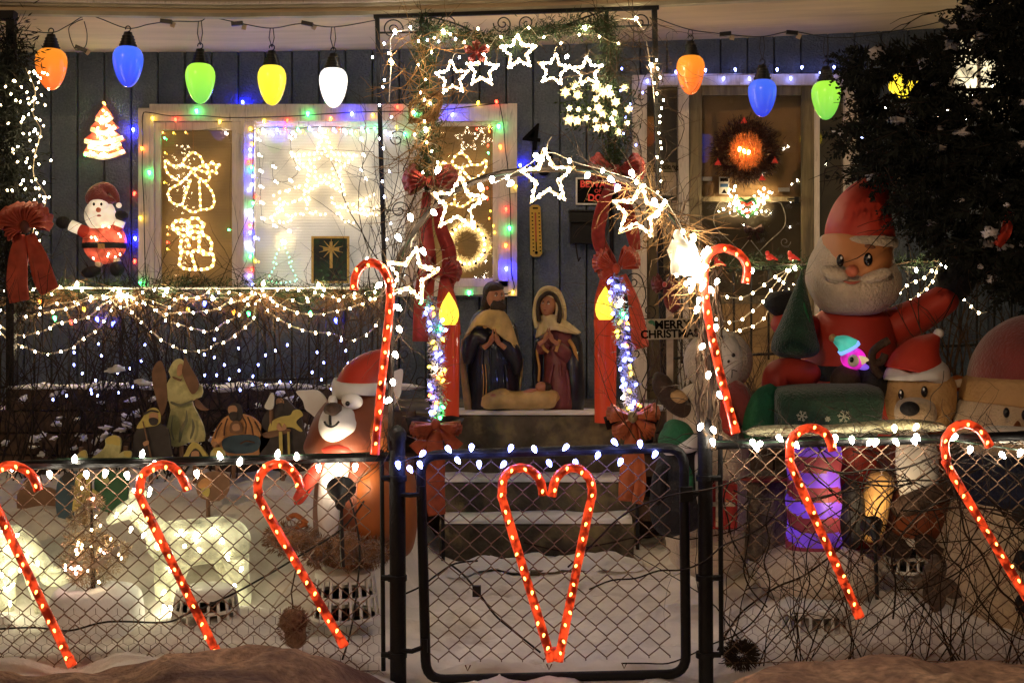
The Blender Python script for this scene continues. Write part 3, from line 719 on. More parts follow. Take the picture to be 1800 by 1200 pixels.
cordpath('bulb_cord', 'black cord with plugs carrying the five giant bulbs at the left', [(-40, 30), (0, 40), (22, 50), (88, 58), (120, 45), (157, 28), (222, 50), (262, 43), (300, 38), (350, 38), (370, 31), (430, 43), (478, 50), (530, 42), (586, 48), (660, 36)], BD,
         [(352, 38, 80), (478, 50, 84), (586, 48, 88)], [(292, 38, .1), (417, 42, -.1), (540, 42, .2), (142, 86, .4)])
cordpath('bulb_cord', 'black cord with plugs carrying the three giant bulbs at the right', [(1155, 33), (1211, 52), (1270, 60), (1336, 65), (1392, 56), (1452, 66), (1500, 66), (1560, 57), (1640, 42), (1700, 22), (1745, 8)], BD,
         [(1214, 53, 66), (1340, 65, 106), (1452, 66, 110)], [(1275, 60, -.1), (1392, 58, .1), (1660, 38, .5)])
m_t = thing('spare_cord_loop', 'loop of spare black cord hanging between the orange and blue bulbs', 'cord', P(136, 60, BD))
MB().tube(P3(cr([(146, 34), (132, 40), (121, 50), (125, 72), (134, 88), (150, 82), (153, 60), (148, 38)], 5), BD - .01), .003, 5).build('cord', cord_black, m_t)

# ================================================================== WINDOW DECORATIONS
zc = lambda L: [(225 + x * .3167, 150 + y * .3167) for x, y in L]
def ropefig(name, label, cat, lines, D, r=.0085, group=None, step=.045, mats=(None, None), mir=None):
    fx = (lambda p: (mir[0] - (p[0] - mir[1]) * mir[2], mir[3] + (p[1] - mir[4]) * mir[2])) if mir else (lambda p: p)
    L = [[fx(p) for p in l] for l in lines]
    t = thing(name, label, cat, P(L[0][0][0], L[0][0][1], D), group); m_ = MB(); sp = []
    for l in L:
        q = [Vector(p) for p in cr([tuple(P(x, y, D + R.uniform(-.004, .004))) for x, y in l], 4)]; m_.tube(q, r, 6); sp += spaced(q, step, R.uniform(.005, .03))
    m_.build('rope_outline', mats[0] or g_rope, t)
    m_ = MB()
    for p in sp: m_.ell(p + Vector((0, -r * .5, 0)), (r * 1.05, r, r * 1.05), 6, 5)
    m_.build('rope_bulbs', mats[1] or g_ropespark, t, kind='stuff'); return t
angel = [zc(l) for l in [
    [(360, 370), (400, 395), (415, 440), (370, 462), (330, 455), (305, 440), (318, 405), (360, 370)],
    [(305, 445), (240, 445), (215, 415), (205, 440), (222, 490), (265, 520), (300, 535), (345, 490)],
    [(415, 450), (440, 455)], [(468, 418), (478, 440), (512, 442), (488, 462), (492, 492), (466, 476), (440, 490), (446, 460), (425, 444), (455, 440), (468, 418)],
    [(370, 462), (420, 480), (452, 488), (445, 530), (400, 520), (365, 490), (345, 480), (370, 462)],
    [(345, 490), (290, 545), (240, 570), (222, 600), (235, 640), (262, 660), (295, 665), (330, 690), (365, 705), (405, 690), (455, 685), (478, 655), (470, 600), (440, 555), (400, 515)],
    [(350, 520), (325, 590), (300, 665)], [(395, 530), (400, 610), (402, 690)]]]
ropefig('light_angel', 'glowing rope light angel with a star wand in the left window pane', 'light figure', angel, 9.50)
m_ = thing('hanging_string', 'thin orange hanger string above the left window angel', 'cord', P(339, 228, 9.45)); MB().tube(P3([(339, 228), (340, 266)], 9.45), .002, 4).build('string', M('orange_string', (.5, .2, .06), .6), m_)
ropefig('light_snowman', 'glowing rope light snowman with a broom in the left window pane', 'light figure', [zc(l) for l in [
    [(335, 765), (350, 740), (385, 738), (405, 760), (425, 770), (410, 795), (410, 830), (370, 850), (335, 825), (330, 790), (335, 765)],
    [(345, 790), (380, 780), (410, 800)], [(345, 820), (370, 810), (405, 825)],
    [(245, 790), (265, 755), (320, 750), (345, 790), (320, 835), (280, 820), (245, 790)], [(262, 790), (290, 800), (325, 800)],
    [(300, 850), (290, 900), (295, 940), (285, 990), (310, 1015), (365, 1022), (430, 1020), (470, 1000), (475, 950), (460, 920), (465, 880), (440, 840), (410, 830)],
    [(295, 920), (350, 930), (375, 915), (430, 940), (465, 930)], [(350, 930), (375, 1015)], [(325, 850), (345, 905)], [(400, 850), (395, 900), (440, 935)]]], 9.50, r=.011)
ropefig('light_angel', 'glowing rope light angel with a trumpet in the right window pane', 'light figure', angel, 9.50, mir=(811, 339, .9, 268, 267))
# fuzzy lit wreath, right pane
t = thing('lit_wreath', 'fuzzy glowing cream wreath low in the right window pane', 'wreath', P(822, 430, 9.43))
rn = np.random.RandomState(3); n = 5200; a = rn.uniform(0, 2 * np.pi, n); rr = np.abs(rn.normal(0, 1, n)); c0 = P(821, 430, 9.43); s_ = S(9.43)
C_ = np.stack([c0.x + np.cos(a) * (30 + rn.normal(0, 5, n)) * s_, c0.y + rn.normal(0, .012, n), c0.z + np.sin(a) * (33 + rn.normal(0, 5, n)) * s_], 1)
leaves('tinsel', C_, rn.normal(size=(n, 3)) + np.stack([np.cos(a), a * 0, np.sin(a)], 1), .03, .004, M('pale_tinsel', (.75, .60, .32), .4, emit=(1, .72, .28), es=.35), t)
for i in range(22): aa = i / 22 * 6.283; bulb(c0 + Vector((math.cos(aa) * 31 * s_, -.02, math.sin(aa) * 34 * s_)), 'led', 's', t)
for i in range(9): aa = i / 9 * 6.283 + .3; inst('berry', bpy.data.meshes.get('berry_mesh') or MB().ell((0, 0, 0), .011, 8, 6).mesh('berry_mesh', M('dark_berry', (.05, .03, .015), .5), 'all', Vector((0, 0, 0)))[0], c0 + Vector((math.cos(aa) * 34 * s_, -.045, math.sin(aa) * 37 * s_)), t)
def netfig(label, cat, lines, D, kind='led', c='w', step=.032, jit=.006, name='light_figure', extra=None, wire=cord_white):
    t = thing(name, label, cat, P(lines[0][0][0], lines[0][0][1], D)); m_ = MB(); pts = []
    for l in lines:
        q = [P(x, y, D) for x, y in l]; m_.tube(q, .0013, 4); pts += spaced(q, step, step / 2)
    m_.build('wire_frame', wire, t)
    for p in pts: bulb(p + Vector((R.uniform(-jit, jit), -.008, R.uniform(-jit, jit))), kind, c, t)
    return t
def starpts(cx_, cy_, R_, rin=.42, rot=0, closed=True, n=5, sx=1):
    p = [(cx_ + sx * R_ * (1 if i % 2 == 0 else rin) * math.sin(rot + i * math.pi / n), cy_ - R_ * (1 if i % 2 == 0 else rin) * math.cos(rot + i * math.pi / n)) for i in range(2 * n)]
    return p + ([p[0]] if closed else [])
netfig('large star outlined in tiny white lights at the top of the bright window', 'light star', [starpts(570, 292, 62, .45), starpts(570, 292, 55, .45), starpts(570, 292, 30, .5)], 9.50, 'led', 'n', .040, .002)
netfig('cluster of white lights shaped like a sleigh in the bright window', 'light figure', [
    [(480, 345), (500, 335), (520, 332), (528, 325)], [(484, 352), (490, 372), (476, 384), (500, 392), (515, 388)], [(492, 360), (520, 355), (545, 345), (540, 362), (548, 375), (575, 376)], [(485, 365), (505, 378), (535, 376)], [(488, 350), (498, 356), (495, 370)]], 9.50, 'led', 'n', .027, .014)
netfig('cluster of white lights shaped like running deer in the bright window', 'light figure', [
    [(585, 345), (590, 368), (612, 360), (640, 352), (660, 340)], [(588, 372), (605, 388), (625, 392)], [(620, 362), (645, 368), (668, 362), (676, 348)], [(640, 355), (632, 374), (650, 380)], [(600, 362), (640, 378), (680, 380)]], 9.50, 'led', 'n', .027, .014)
netfig('window light tree outlined in tiny green lights with a white top', 'light figure', [[(497, 428), (480, 462), (486, 462), (470, 494), (497, 497), (524, 494), (508, 462), (514, 462), (497, 428)]], 9.50, 'mini', 'f', .036, .004)
bulb(P(497, 425, 9.43), 'c9', 'w', col.objects['light_figure.002'] if 'light_figure.002' in col.objects else None)
# framed panel with a cross
t = thing('cross_picture', 'dark framed stained panel with a golden rayed cross in the window', 'picture', P(580, 495, 9.43))
frame_bar(549, 417, 612, 496, 9.44, .01).build('panel', M('stained_dark', (.015, .022, .02), .3, var=.4, c2=(.02, .06, .03), c2s=9), t, False)
gold = M('gold_lead', (.42, .28, .06), .45, metal=.3, emit=(1, .6, .2), es=.06)
for a in [(547, 415, 551, 498), (610, 415, 614, 498), (551, 415, 610, 419), (551, 494, 610, 498)]: frame_bar(*a, 9.43, .014).build('frame', gold, t, False)
m_ = MB(); m_.box(P(582, 448, 9.436), (.022, .004, .20)); m_.box(P(582, 438, 9.4365), (.12, .004, .022))
for i in range(10): a = i * .628 + .3; m_.tube([P(582, 438, 9.435), P(582 + 22 * math.cos(a), 438 - 18 * math.sin(a), 9.435)], [.007, .002], 4)
m_.build('rayed_cross', gold, t, False, kind='stuff')
m_ = MB()
for x, y in ((563, 476), (575, 484), (598, 478), (603, 488), (590, 486)): m_.ell(P(x, y, 9.436), (.018, .003, .012), 8, 5)
m_.build('flower_pieces', M('stained_green', (.03, .10, .04), .4), t, kind='stuff')

# cords of coloured lights round the window
W9 = 9.395
def wstr(label, cpts, bl, kind='c9', cr2=.004, D=W9, drop=.014, group=None):
    return light_string(label, [P(x, y, D) for x, y in cpts], kind, '', at=[(P(e[0], e[1] - (3 if kind == 'c9' else 0), e[3] if len(e) > 3 else D), e[2]) for e in bl], cr_=cr2, drop=drop, cord=cord_black, jit=.25, k=3, group=group)
wstr('black cord of coloured lights running along the top of the window', [(251, 240), (251, 202), (262, 198), (300, 204), (345, 203), (400, 207), (470, 206), (520, 204), (580, 200), (640, 197), (700, 196), (760, 195), (840, 186), (878, 182)],
     [(268, 208, 'y'), (308, 210, 'r'), (345, 195, 'g'), (387, 214, 'y'), (426, 180, 'b', 9.455), (464, 213, 'y'), (505, 212, 'r'), (541, 200, 'g'), (582, 209, 'o'), (619, 200, 'b'), (655, 203, 'y'), (698, 188, 'r'), (730, 201, 'g'), (796, 201, 'b'), (841, 181, 'y'), (872, 179, 'r')])
wstr('black cord of coloured lights down the left side of the window', [(251, 240), (250, 300), (253, 360), (254, 430), (256, 480), (259, 515)],
     [(234, 228, 'b', 9.455), (249, 261, 'o'), (262, 303, 'g'), (237, 340, 'r', 9.455), (246, 383, 'y'), (237, 419, 'b', 9.455), (237, 459, 'r', 9.455), (247, 498, 'g')])
wstr('black cord of coloured lights down the right side of the window', [(878, 182), (885, 220), (888, 260), (893, 300), (897, 360), (898, 430), (899, 480), (902, 512), (860, 518), (800, 520)],
     [(876, 222, 'g'), (879, 258, 'o'), (914, 291, 'b', 9.455), (907, 328, 'y'), (889, 367, 'r'), (895, 401, 'g'), (889, 431, 'o'), (890, 472, 'b'), (902, 514, 'y'), (825, 514, 'g')])
rl = random.Random(4)
tp = []; x = 440
while x < 712: tp.append((x, 226 + rl.uniform(-4, 9), rl.choice('rybBcgoB'))); x += rl.uniform(8, 15)
wstr('small multicoloured lights strung inside along the top of the centre pane', [(438, 232), (470, 224), (520, 226), (570, 223), (630, 226), (712, 228)], tp, 'c7', .0025, 9.42, .008)
tp = []; y = 238
while y < 500: tp.append((441 + rl.uniform(-4, 9), y, rl.choice('ryBBcgob'))); y += rl.uniform(8, 15)
wstr('small multicoloured lights strung down the left side of the centre pane', [(446, 228), (444, 300), (446, 380), (443, 440), (449, 500)], tp, 'c7', .0025, 9.42, .008)
tp = [(x_, y_, rl.choice('rgyaW')) for x_, y_ in [(286, 232), (305, 233), (326, 232), (397, 233), (289, 242), (290, 268), (289, 320), (294, 398), (295, 411), (294, 425), (294, 437), (402, 403)]]
wstr('few tiny coloured lights along the edge of the left pane', [(284, 231), (345, 231), (402, 232), (404, 330), (405, 405)], tp, 'mini', .0012, 9.45, .004)
tp = [(x_, y_, rl.choice('rrgyo')) for x_, y_ in [(838, 226), (860, 222), (860, 230), (858, 255), (858, 268), (856, 330), (857, 348), (862, 370), (860, 383), (867, 396), (869, 408), (862, 434)]]
wstr('few tiny coloured lights along the right edge of the right pane', [(840, 225), (862, 226), (861, 320), (866, 440)], tp, 'mini', .0012, 9.45, .004)
for lab, pth in (('thin dark icicle cord with white sparks at the left of the centre pane', [(452, 232), (454, 262), (457, 296), (458, 330), (459, 365), (464, 392), (490, 396), (514, 409)]),
                 ('thin dark looping cord with white sparks left of the big star', [(505, 230), (510, 245), (513, 272), (524, 300), (515, 312), (500, 320), (481, 316), (480, 285)]),
                 ('thin dark looping cord with white sparks right of the big star', [(632, 232), (637, 262), (638, 290), (628, 308), (655, 315), (668, 318)])):
    light_string(lab, P3(pth, 9.43), 'led', 'W', step=.12, cord=cord_black, cr_=.0016, drop=.004)
# blue lights above the door
wstr('blue lights along the header above the front door', [(1105, 145), (1150, 136), (1230, 133), (1330, 131), (1430, 128), (1520, 124)],
     [(1138, 141, 'B'), (1188, 125, 'B'), (1240, 122, 'B'), (1272, 137, 'B'), (1292, 121, 'B'), (1317, 137, 'B'), (1366, 121, 'B'), (1390, 136, 'B'), (1410, 117, 'B'), (1442, 127, 'B'), (1466, 117, 'B'), (1491, 114, 'B')], 'c7', .002, 9.40, .008)

# ---- lit tree ornament on the wall
t = thing('lit_tree_ornament', 'small red and gold light up tree ornament on the blue wall', 'light figure', P(183, 278, 9.44))
tp = [(183, 184), (199, 206), (192, 208), (208, 224), (199, 229), (219, 245), (208, 251), (221, 269), (202, 276), (183, 279), (164, 276), (145, 269), (158, 251), (147, 245), (167, 229), (158, 224), (174, 208), (167, 206)]
MB().poly(tp, 9.44, .03).build('tree_board', M('red_foil', (.35, .04, .03), .35, emit=(1, .22, .08), es=.35, evar=(.2, 2, 14)), t, False)
gar = M('pale_foil_band', (.7, .62, .30), .35, emit=(1, .72, .34), es=.75, evar=(.4, 1.6, 20))
for l in [[(169, 209), (183, 214), (197, 206)], [(160, 227), (183, 234), (203, 222)], [(149, 248), (178, 252), (216, 242)], [(148, 270), (183, 277), (219, 266)], [(155, 258), (190, 262), (212, 252)]]:
    MB().tube(P3(cr(l, 4), 9.435), .017, 6).build('garland_band', gar, t)
rl = random.Random(9)
for i in range(44):
    f = rl.random() ** .6; x = 183 + rl.uniform(-1, 1) * 34 * f; bulb(P(x, 190 + 84 * f, 9.415), 'led', rl.choice('wwsyg'), t)
bulb(P(183, 182, 9.42), 'c9', 'a', t)
thg = thing('extension_cord', 'dark cord on the wall between the lit tree and the hanging santa', 'cord', P(184, 300, 9.47)); MB().tube(P3([(183, 278), (185, 310), (184, 338)], 9.46), .004, 5).build('cord', cord_black, thg)

# ================================================================== STARS
def rope_star(cx_, cy_, R_, label, D, rot=0, r=.0085, group='white rope light stars', sx=1, rin=.45):
    t = thing('light_star', label, 'light star', P(cx_, cy_, D), group)
    m_ = MB()
    for k, (dr, dy) in enumerate(((1, 0), (.90, .008), (1.06, .012))):
        q = [P(x, y, D + dy) + Vector((R.uniform(-.006, .006), R.uniform(-.006, .006), R.uniform(-.006, .006))) for x, y in starpts(cx_, cy_, R_ * dr, rin, rot, False, sx=sx)]
        MB().tube(q, r * (.72, .45, .3)[k], 6, closed=True).build('rope_tube', g_starsoft, t)
        if k < 2:
            for p in spaced(q + [q[0]], .026 if k == 0 else .05, .01): e = r * R.uniform(.75, 1.35) * (1 - .3 * k); m_.ell(p + Vector((R.uniform(-.003, .003), -.005, R.uniform(-.003, .003))), (e, e, e), 6, 5)
    m_.build('star_bulbs', g_star, t, kind='stuff')
    p = P(cx_, cy_ - R_, D); MB().tube([p, p + Vector((.006, .01, .03)), p + Vector((.02, .02, .05))], .0022, 4).build('lead_wire', cord_white, t)
    return t
for a in [(795, 137, 31, 'small lit star, leftmost of the five over the porch', -.06), (848, 124, 29, 'small lit star beside the red flower over the porch', .05), (911, 92, 33, 'small lit star, highest of the five over the porch', -.04),
          (974, 123, 29, 'small lit star just right of the highest one', .12), (1033, 127, 28, 'small lit star, rightmost of the five over the porch', -.1)]:
    rope_star(a[0], a[1], a[2], a[3], 8.05, a[4], .0066)
AD = 5.0
for a in [(722, 483, 49, 'large lit star low on the left side of the garden arch', .18, .46), (806, 358, 50, 'large lit star on the left shoulder of the garden arch', .08, .45),
          (961, 312, 50, 'large lit star at the very top of the garden arch', -.07, .45), (1122, 373, 49, 'large lit star on the right shoulder of the garden arch', .12, .45)]:
    rope_star(a[0], a[1], a[2], a[3], AD - .03, a[4], .0052, rin=a[5])

# ================================================================== GARDEN ARCH OF VINES
t = thing('garden_arch', 'bare vine garden arch over the gate carrying four lit stars', 'arch', P(960, 1190, 5.06))
apath = [(688, 790), (686, 640), (692, 520), (715, 430), (770, 355), (850, 316), (905, 304), (960, 300), (1030, 300), (1085, 312), (1150, 352), (1200, 410), (1232, 490), (1246, 600), (1250, 790)]
rl = random.Random(21)
for k in range(5):
    o = [(x + rl.uniform(-4, 4), y + rl.uniform(-4, 4)) for x, y in apath]
    MB().tube(wob([tuple(P(x, y, 5.05 + rl.uniform(-.03, .03))) for x, y in o], .004, 5, k), [.0105 if k < 2 else .005] * (14 * 5 + 1), 5).build('arch_rod', branch_dark, t)
for (i0, i1, nt, ml) in ((0, 4, 60, .16), (4, 9, 14, .05), (9, 14, 75, .15)):
    m_ = MB(); q = [Vector(p) for p in cr([tuple(P(x, y, 5.05)) for x, y in apath[i0:i1 + 1]], 8)]
    for k in range(nt):
        i = rl.randrange(len(q) - 1); d = (q[i + 1] - q[i]).normalized() * rl.choice((-1, 1)) + Vector((rl.uniform(-.8, .8), rl.uniform(-.4, .4), rl.uniform(-.5, .8)))
        twig(m_, q[i], d, rl.uniform(.5, 1.3) * ml * 1.6, rl.uniform(.0016, .0034), rl, 1, 6, .3, 4, 0, 2)
    m_.build('vine_twigs', branch_m, t, kind='stuff')
m_ = MB()
for k in range(90):
    i = rl.uniform(9.2, 12.5); a_, b2 = apath[int(i)], apath[int(i) + 1]; f = i % 1; p_ = P(lerp(a_[0], b2[0], f), lerp(a_[1], b2[1], f), 5.04)
    twig(m_, p_, (rl.uniform(-.9, .6), rl.uniform(-.3, .2), rl.uniform(-1, .3)), rl.uniform(.08, .24), rl.uniform(.0014, .003), rl, 1, 6, .25, 4, .05, 2)
m_.build('golden_twigs', M('golden_twigs', (.28, .15, .05), .7, var=.4), t, kind='stuff')
m_ = MB()
for k in range(16):
    x0 = 1246 + rl.uniform(-18, 16); pts = [(x0 + rl.uniform(-9, 9), y) for y in range(470, 800, 40)]
    m_.tube(wob([tuple(P(x, y, 5.06 + rl.uniform(-.05, .05))) for x, y in pts], .003, 4, k), rl.uniform(.003, .007), 5)
m_.build('vine_stems', branch_m, t, kind='stuff')
q = [P(x, y, 5.03) for x, y in apath[1:-1]]
archb = [(720, 377), (697, 413), (741, 437), (670, 498), (696, 537), (760, 371), (865, 312), (844, 324), (901, 320), (772, 294), (700, 575), (693, 620), (690, 668), (687, 700), (1035, 305), (1070, 312), (1088, 326), (1150, 350), (1158, 372), (1217, 412), (1246, 506), (1259, 572), (1236, 606), (1227, 539), (1210, 470), (1246, 655), (1262, 690), (1233, 745), (1252, 752), (940, 272), (1108, 300)]
light_string('white pointed bulbs strung over the bare vine arch', q, 'c9', '', at=[(P(x, y, 4.99), 'W') for x, y in archb], cord=cord_green, cr_=.003, drop=.012, jit=1.2)
light_string('pale loose cord draped from the top star down the right of the arch', P3([(870, 322), (925, 292), (965, 268), (1010, 285), (1075, 303), (1125, 322), (1175, 360), (1215, 440), (1230, 500)], 4.99), 'led', 'W', step=.14, cord=cord_white, cr_=.0018, drop=.004)
# overexposed little angel and its light cluster
t = thing('lit_angel_ornament', 'small glowing white angel ornament on the right side of the arch', 'ornament', P(1200, 515, 4.97))
m_ = MB(); m_.loft([(1190, 404, 4.97, 3, .01), (1191, 412, 4.97, 8, .02), (1193, 420, 4.97, 8, .02), (1198, 436, 4.97, 16, .035), (1203, 460, 4.97, 25, .05), (1206, 478, 4.97, 27, .05), (1206, 484, 4.97, 25, .05)], 14, 4)
m_.build('gown', M('glowing_gauze', (.85, .78, .60), .6, emit=(1, .84, .55), es=.35, evar=(.4, 1.8, 14), bump=.5, bscale=30), t)
for s in (-1, 1): MB().poly([(1200, 432), (1200 + s * 18, 420), (1200 + s * 27, 440), (1200 + s * 19, 462), (1200 + s * 5, 456)], 5.0, .01).build('wing', MATS['glowing_gauze'], t, False)
rl = random.Random(5)
for i in range(46):
    a = rl.uniform(0, 6.28); x = 1218 + 30 * rl.gauss(0, .55); y = 478 + rl.gauss(0, 18); bulb(P(x, y, 4.93 + rl.uniform(-.02, .03)), 'c7' if i % 3 else 'led', 'W', t)

# ================================================================== CANDY CANES
cane_m = M('lit_red_cane_plastic', (.55, .04, .02), .3, var=.1, coat=.4, emit=(1, .075, .015), es=.30, evar=(.03, 2.6, 30))
def cane(label, pts, D, rpx=8.0, step=.058, k=5, dots=True):
    t = thing('candy_cane', label, 'candy cane', P(pts[-1][0], pts[-1][1], D), 'lit red plastic candy canes')
    q = [Vector(p) for p in cr([tuple(P(x, y, D)) for x, y in pts], k)]; r_ = rpx * S(D)
    rs = [r_ * (1 + .05 * math.sin(i * 2.1)) for i in range(len(q))]; MB().tube(q, rs, 12).build('cane_tube', cane_m, t)
    for p in spaced(q, step, .02): bulb(p + Vector((R.uniform(-.45, .45) * r_, -r_ * .95, R.uniform(-.01, .01))), 'c7', 'a', t, scale=.62)
    m_ = MB(); m_.tube([q[-1] + (q[-1] - q[-3]).normalized() * -.01, q[-1] + (q[-1] - q[-3]).normalized() * .03], r_ * 1.12, 12); m_.build('end_cap', cane_m, t)
    MB().tube([q[len(q) // 3] + Vector((0, r_, 0)), q[len(q) // 3] + Vector((.02, .045, 0))], .003, 5).build('tie', galv, t)
    return t
CD = 4.985
cane('candy cane at the left end of the fence', [(68, 862), (58, 838), (38, 822), (12, 818), (-12, 832), (-20, 858), (-8, 888), (122, 1158)], CD)
cane('candy cane on the fence in front of the lit deer', [(330, 862), (318, 836), (300, 819), (276, 818), (252, 834), (246, 862), (256, 894), (378, 1140)], CD)
cane('candy cane on the fence left of the fox like reindeer floodlight', [(529, 858), (519, 834), (498, 816), (474, 818), (456, 838), (454, 866), (466, 894), (599, 1124)], CD)
cane('left candy cane of the heart on the gate', [(955, 870), (948, 842), (928, 824), (904, 824), (886, 840), (883, 866), (890, 900), (966, 1148)], CD, 8)
cane('right candy cane of the heart on the gate', [(970, 872), (977, 842), (996, 824), (1018, 824), (1036, 842), (1041, 868), (1034, 900), (984, 1148)], CD, 8)
cane('candy cane on the fence before the purple striped post', [(1464, 792), (1455, 766), (1434, 753), (1410, 755), (1391, 774), (1389, 804), (1398, 834), (1506, 1072)], CD)
cane('candy cane at the right end of the fence', [(1740, 784), (1724, 758), (1700, 745), (1676, 752), (1661, 776), (1664, 806), (1676, 836), (1812, 1062)], CD)
cane('candy cane standing by the left gate post', [(622, 510), (626, 482), (642, 464), (662, 464), (679, 482), (686, 515), (682, 570), (672, 660), (660, 785)], 4.97, 7.6)
cane('candy cane leaning on the vines by the right gate post', [(1310, 498), (1313, 468), (1297, 445), (1270, 436), (1248, 446), (1238, 475), (1242, 540), (1262, 640), (1290, 748)], 4.97, 7.6)
t = thing('cane_joint', 'clear plastic foot joining the two canes of the gate heart', 'clip', P(975, 1155, CD)); MB().loft([(975, 1138, CD, 14, .02), (975, 1148, CD, 11, .02), (975, 1157, CD, 13, .02)], 12, 3).build('clip_body', cane_m, t)
# more canes standing in the right yard edge
# ================================================================== FENCE AND GATE
FD = 5.05; W_ = .085
def fence_mesh(t, px0, px1, ytop, ybot, seed=0, slope=0, sag=0):
    xa, xb = P(px0, 0, FD).x, P(px1, 0, FD).x; z1 = P(0, ytop, FD).z; z0 = P(0, ybot, FD).z; n = int((xb - xa) / (W_ / 2)); rows = int((z1 - z0) / (W_ / 2)); shared = {}
    for k in range(2):
        v = []
        for j in range(rows + 1):
            sx = 1 if (j + k) % 2 == 0 else -1; z = (j - rows / 2) * W_ / 2
            for dz, e in ((-.003, -1), (.003, 1)): v.append(Vector((sx * W_ / 4, e * .0035, z + dz)))
        shared[k] = MB().tube(v, .0025, 4, cap=False).mesh('wire', galv, 'all', Vector((0, 0, 0)))[0]
    for i in range(n):
        x = xa + (i + .5) * W_ / 2; dz = slope * (x - xa)
        inst('wire', shared[i % 2], (x, FD, (z0 + z1) / 2 + dz + .004 * math.sin(i * .35 + seed)), t)
def bent(p, r_, k=6):
    """polyline with rounded corners, radius in pixels"""
    out = []; n = len(p)
    for i in range(n):
        a, b_, c = Vector(p[i - 1]), Vector(p[i]), Vector(p[(i + 1) % n]); u = (a - b_).normalized() * r_; w = (c - b_).normalized() * r_
        for j in range(k + 1):
            f = j / k; out.append(tuple((b_ + u) * (1 - f) ** 2 + b_ * 2 * f * (1 - f) + (b_ + w) * f * f))
    return out
fl = thing('chain_link_fence', 'chain link fence panel with black rail left of the gate', 'fence', P(330, 1190, FD))
MB().tube(P3([(-90, 820), (300, 811), (690, 802)], FD), .019, 8).build('top_rail', black_metal, fl)
fence_mesh(fl, -90, 668, 812, 1200, 0, .02)
MB().tube([P(-90, 1190, FD), P(668, 1178, FD)], .002, 4).build('tension_wire', galv, fl)
MB().tube([P(671, 790, FD), P(674, 1178, FD)], .009, 6).build('tension_bar', black_metal, fl)
frr = thing('chain_link_fence', 'chain link fence panel overgrown with dead vines right of the gate', 'fence', P(1530, 1170, FD))
MB().tube(P3([(1245, 782), (1560, 774), (1900, 762)], FD), .019, 8).build('top_rail', black_metal, frr)
fence_mesh(frr, 1272, 1900, 782, 1172, 2, .02)
MB().tube([P(1272, 1164, FD), P(1900, 1160, FD)], .002, 4).build('tension_wire', galv, frr)
MB().tube([P(1266, 765, FD), P(1268, 1150, FD)], .010, 6).build('tension_bar', black_metal, frr)
def gpost(label, x, yt, D=FD, r_=.033, yb=1200):
    t = thing('gate_post', label, 'post', P(x, yb, D)); MB().tube([P(x, yt, D), P(x + 2, yb, D)], r_, 12).build('pipe', black_metal, t)
    MB().lathe(P(x, yt, D), [(r_ + .004, -.03), (r_ + .005, .0), (r_ * .8, .018), (.006, .03), (0, .03)], 12).build('cap', black_metal, t)
    for y in (840, 1015, 1150):
        MB().lathe(P(x, y, D), [(r_, -.012), (r_ + .007, -.011), (r_ + .007, .011), (r_, .012)], 12).build('band', black_metal, t)
        s = -1 if x < 900 else 1; MB().tube([P(x + s * 8, y, D - .02), P(x + s * 28, y, D - .02)], .012, 6).build('bracket', black_metal, t)
gpost('thick black steel gate post left of the gate', 698, 760); gpost('thick black steel gate post right of the gate', 1239, 745, r_=.030)
gt = thing('garden_gate', 'closed black tube framed chain link gate with candy cane heart', 'gate', P(975, 1190, FD))
MB().tube(P3(bent([(739, 800), (1202, 786), (1206, 1184), (749, 1194)], 34), FD), .0205, 8, closed=True).build('frame', black_metal, gt)
fence_mesh(gt, 752, 1194, 806, 1168, 1, .02)
for (xa, ya, xb, yb) in ((700, 868, 742, 868), (702, 1142, 746, 1136)):
    m_ = MB(); m_.tube(P3([(xa, ya), ((xa + xb) / 2, ya + 2), (xb, yb)], FD - .02), .010, 6); m_.tube(P3([(xb, yb - 14), (xb, yb + 10)], FD - .02), .014, 8); m_.build('hinge', black_metal, gt)
m_ = MB(); m_.tube(P3([(1196, 868), (1232, 866)], FD - .01), .010, 6); m_.box(P(1206, 868, FD - .02), (.05, .03, .06)); m_.build('latch', black_metal, gt, False)
for (xa, ya) in ((822, 1168), (965, 1166), (1097, 1164)): MB().tube(P3([(xa - 4, ya), (xa, ya + 10), (xa + 5, ya)], FD), .003, 4).build('wire_tie', galv, gt)
# chicken wire along the foot of both panels
for (t, xa, xb, ya, yb) in ((fl, -90, 668, 1085, 1195), (frr, 1275, 1900, 1085, 1165)):
    m_ = MB(); D = FD + .02; hs = 11
    row = 0; y = ya
    while y < yb:
        x = xa + (0 if row % 2 else hs * .87)
        while x < xb:
            j = lambda: R.uniform(-1.2, 1.2)
            m_.tube(P3([(x - hs * .87 + j(), y + j()), (x, y - hs * .5 + j()), (x + hs * .87 + j(), y + j())], D), .0009, 3, cap=False)
            m_.tube(P3([(x, y - hs * .5), (x + j(), y - hs * 1.5)], D), .0012, 3, cap=False); x += hs * 1.74
        y += hs * 1.5; row += 1
    m_.build('chicken_wire', galv, t, kind='stuff')
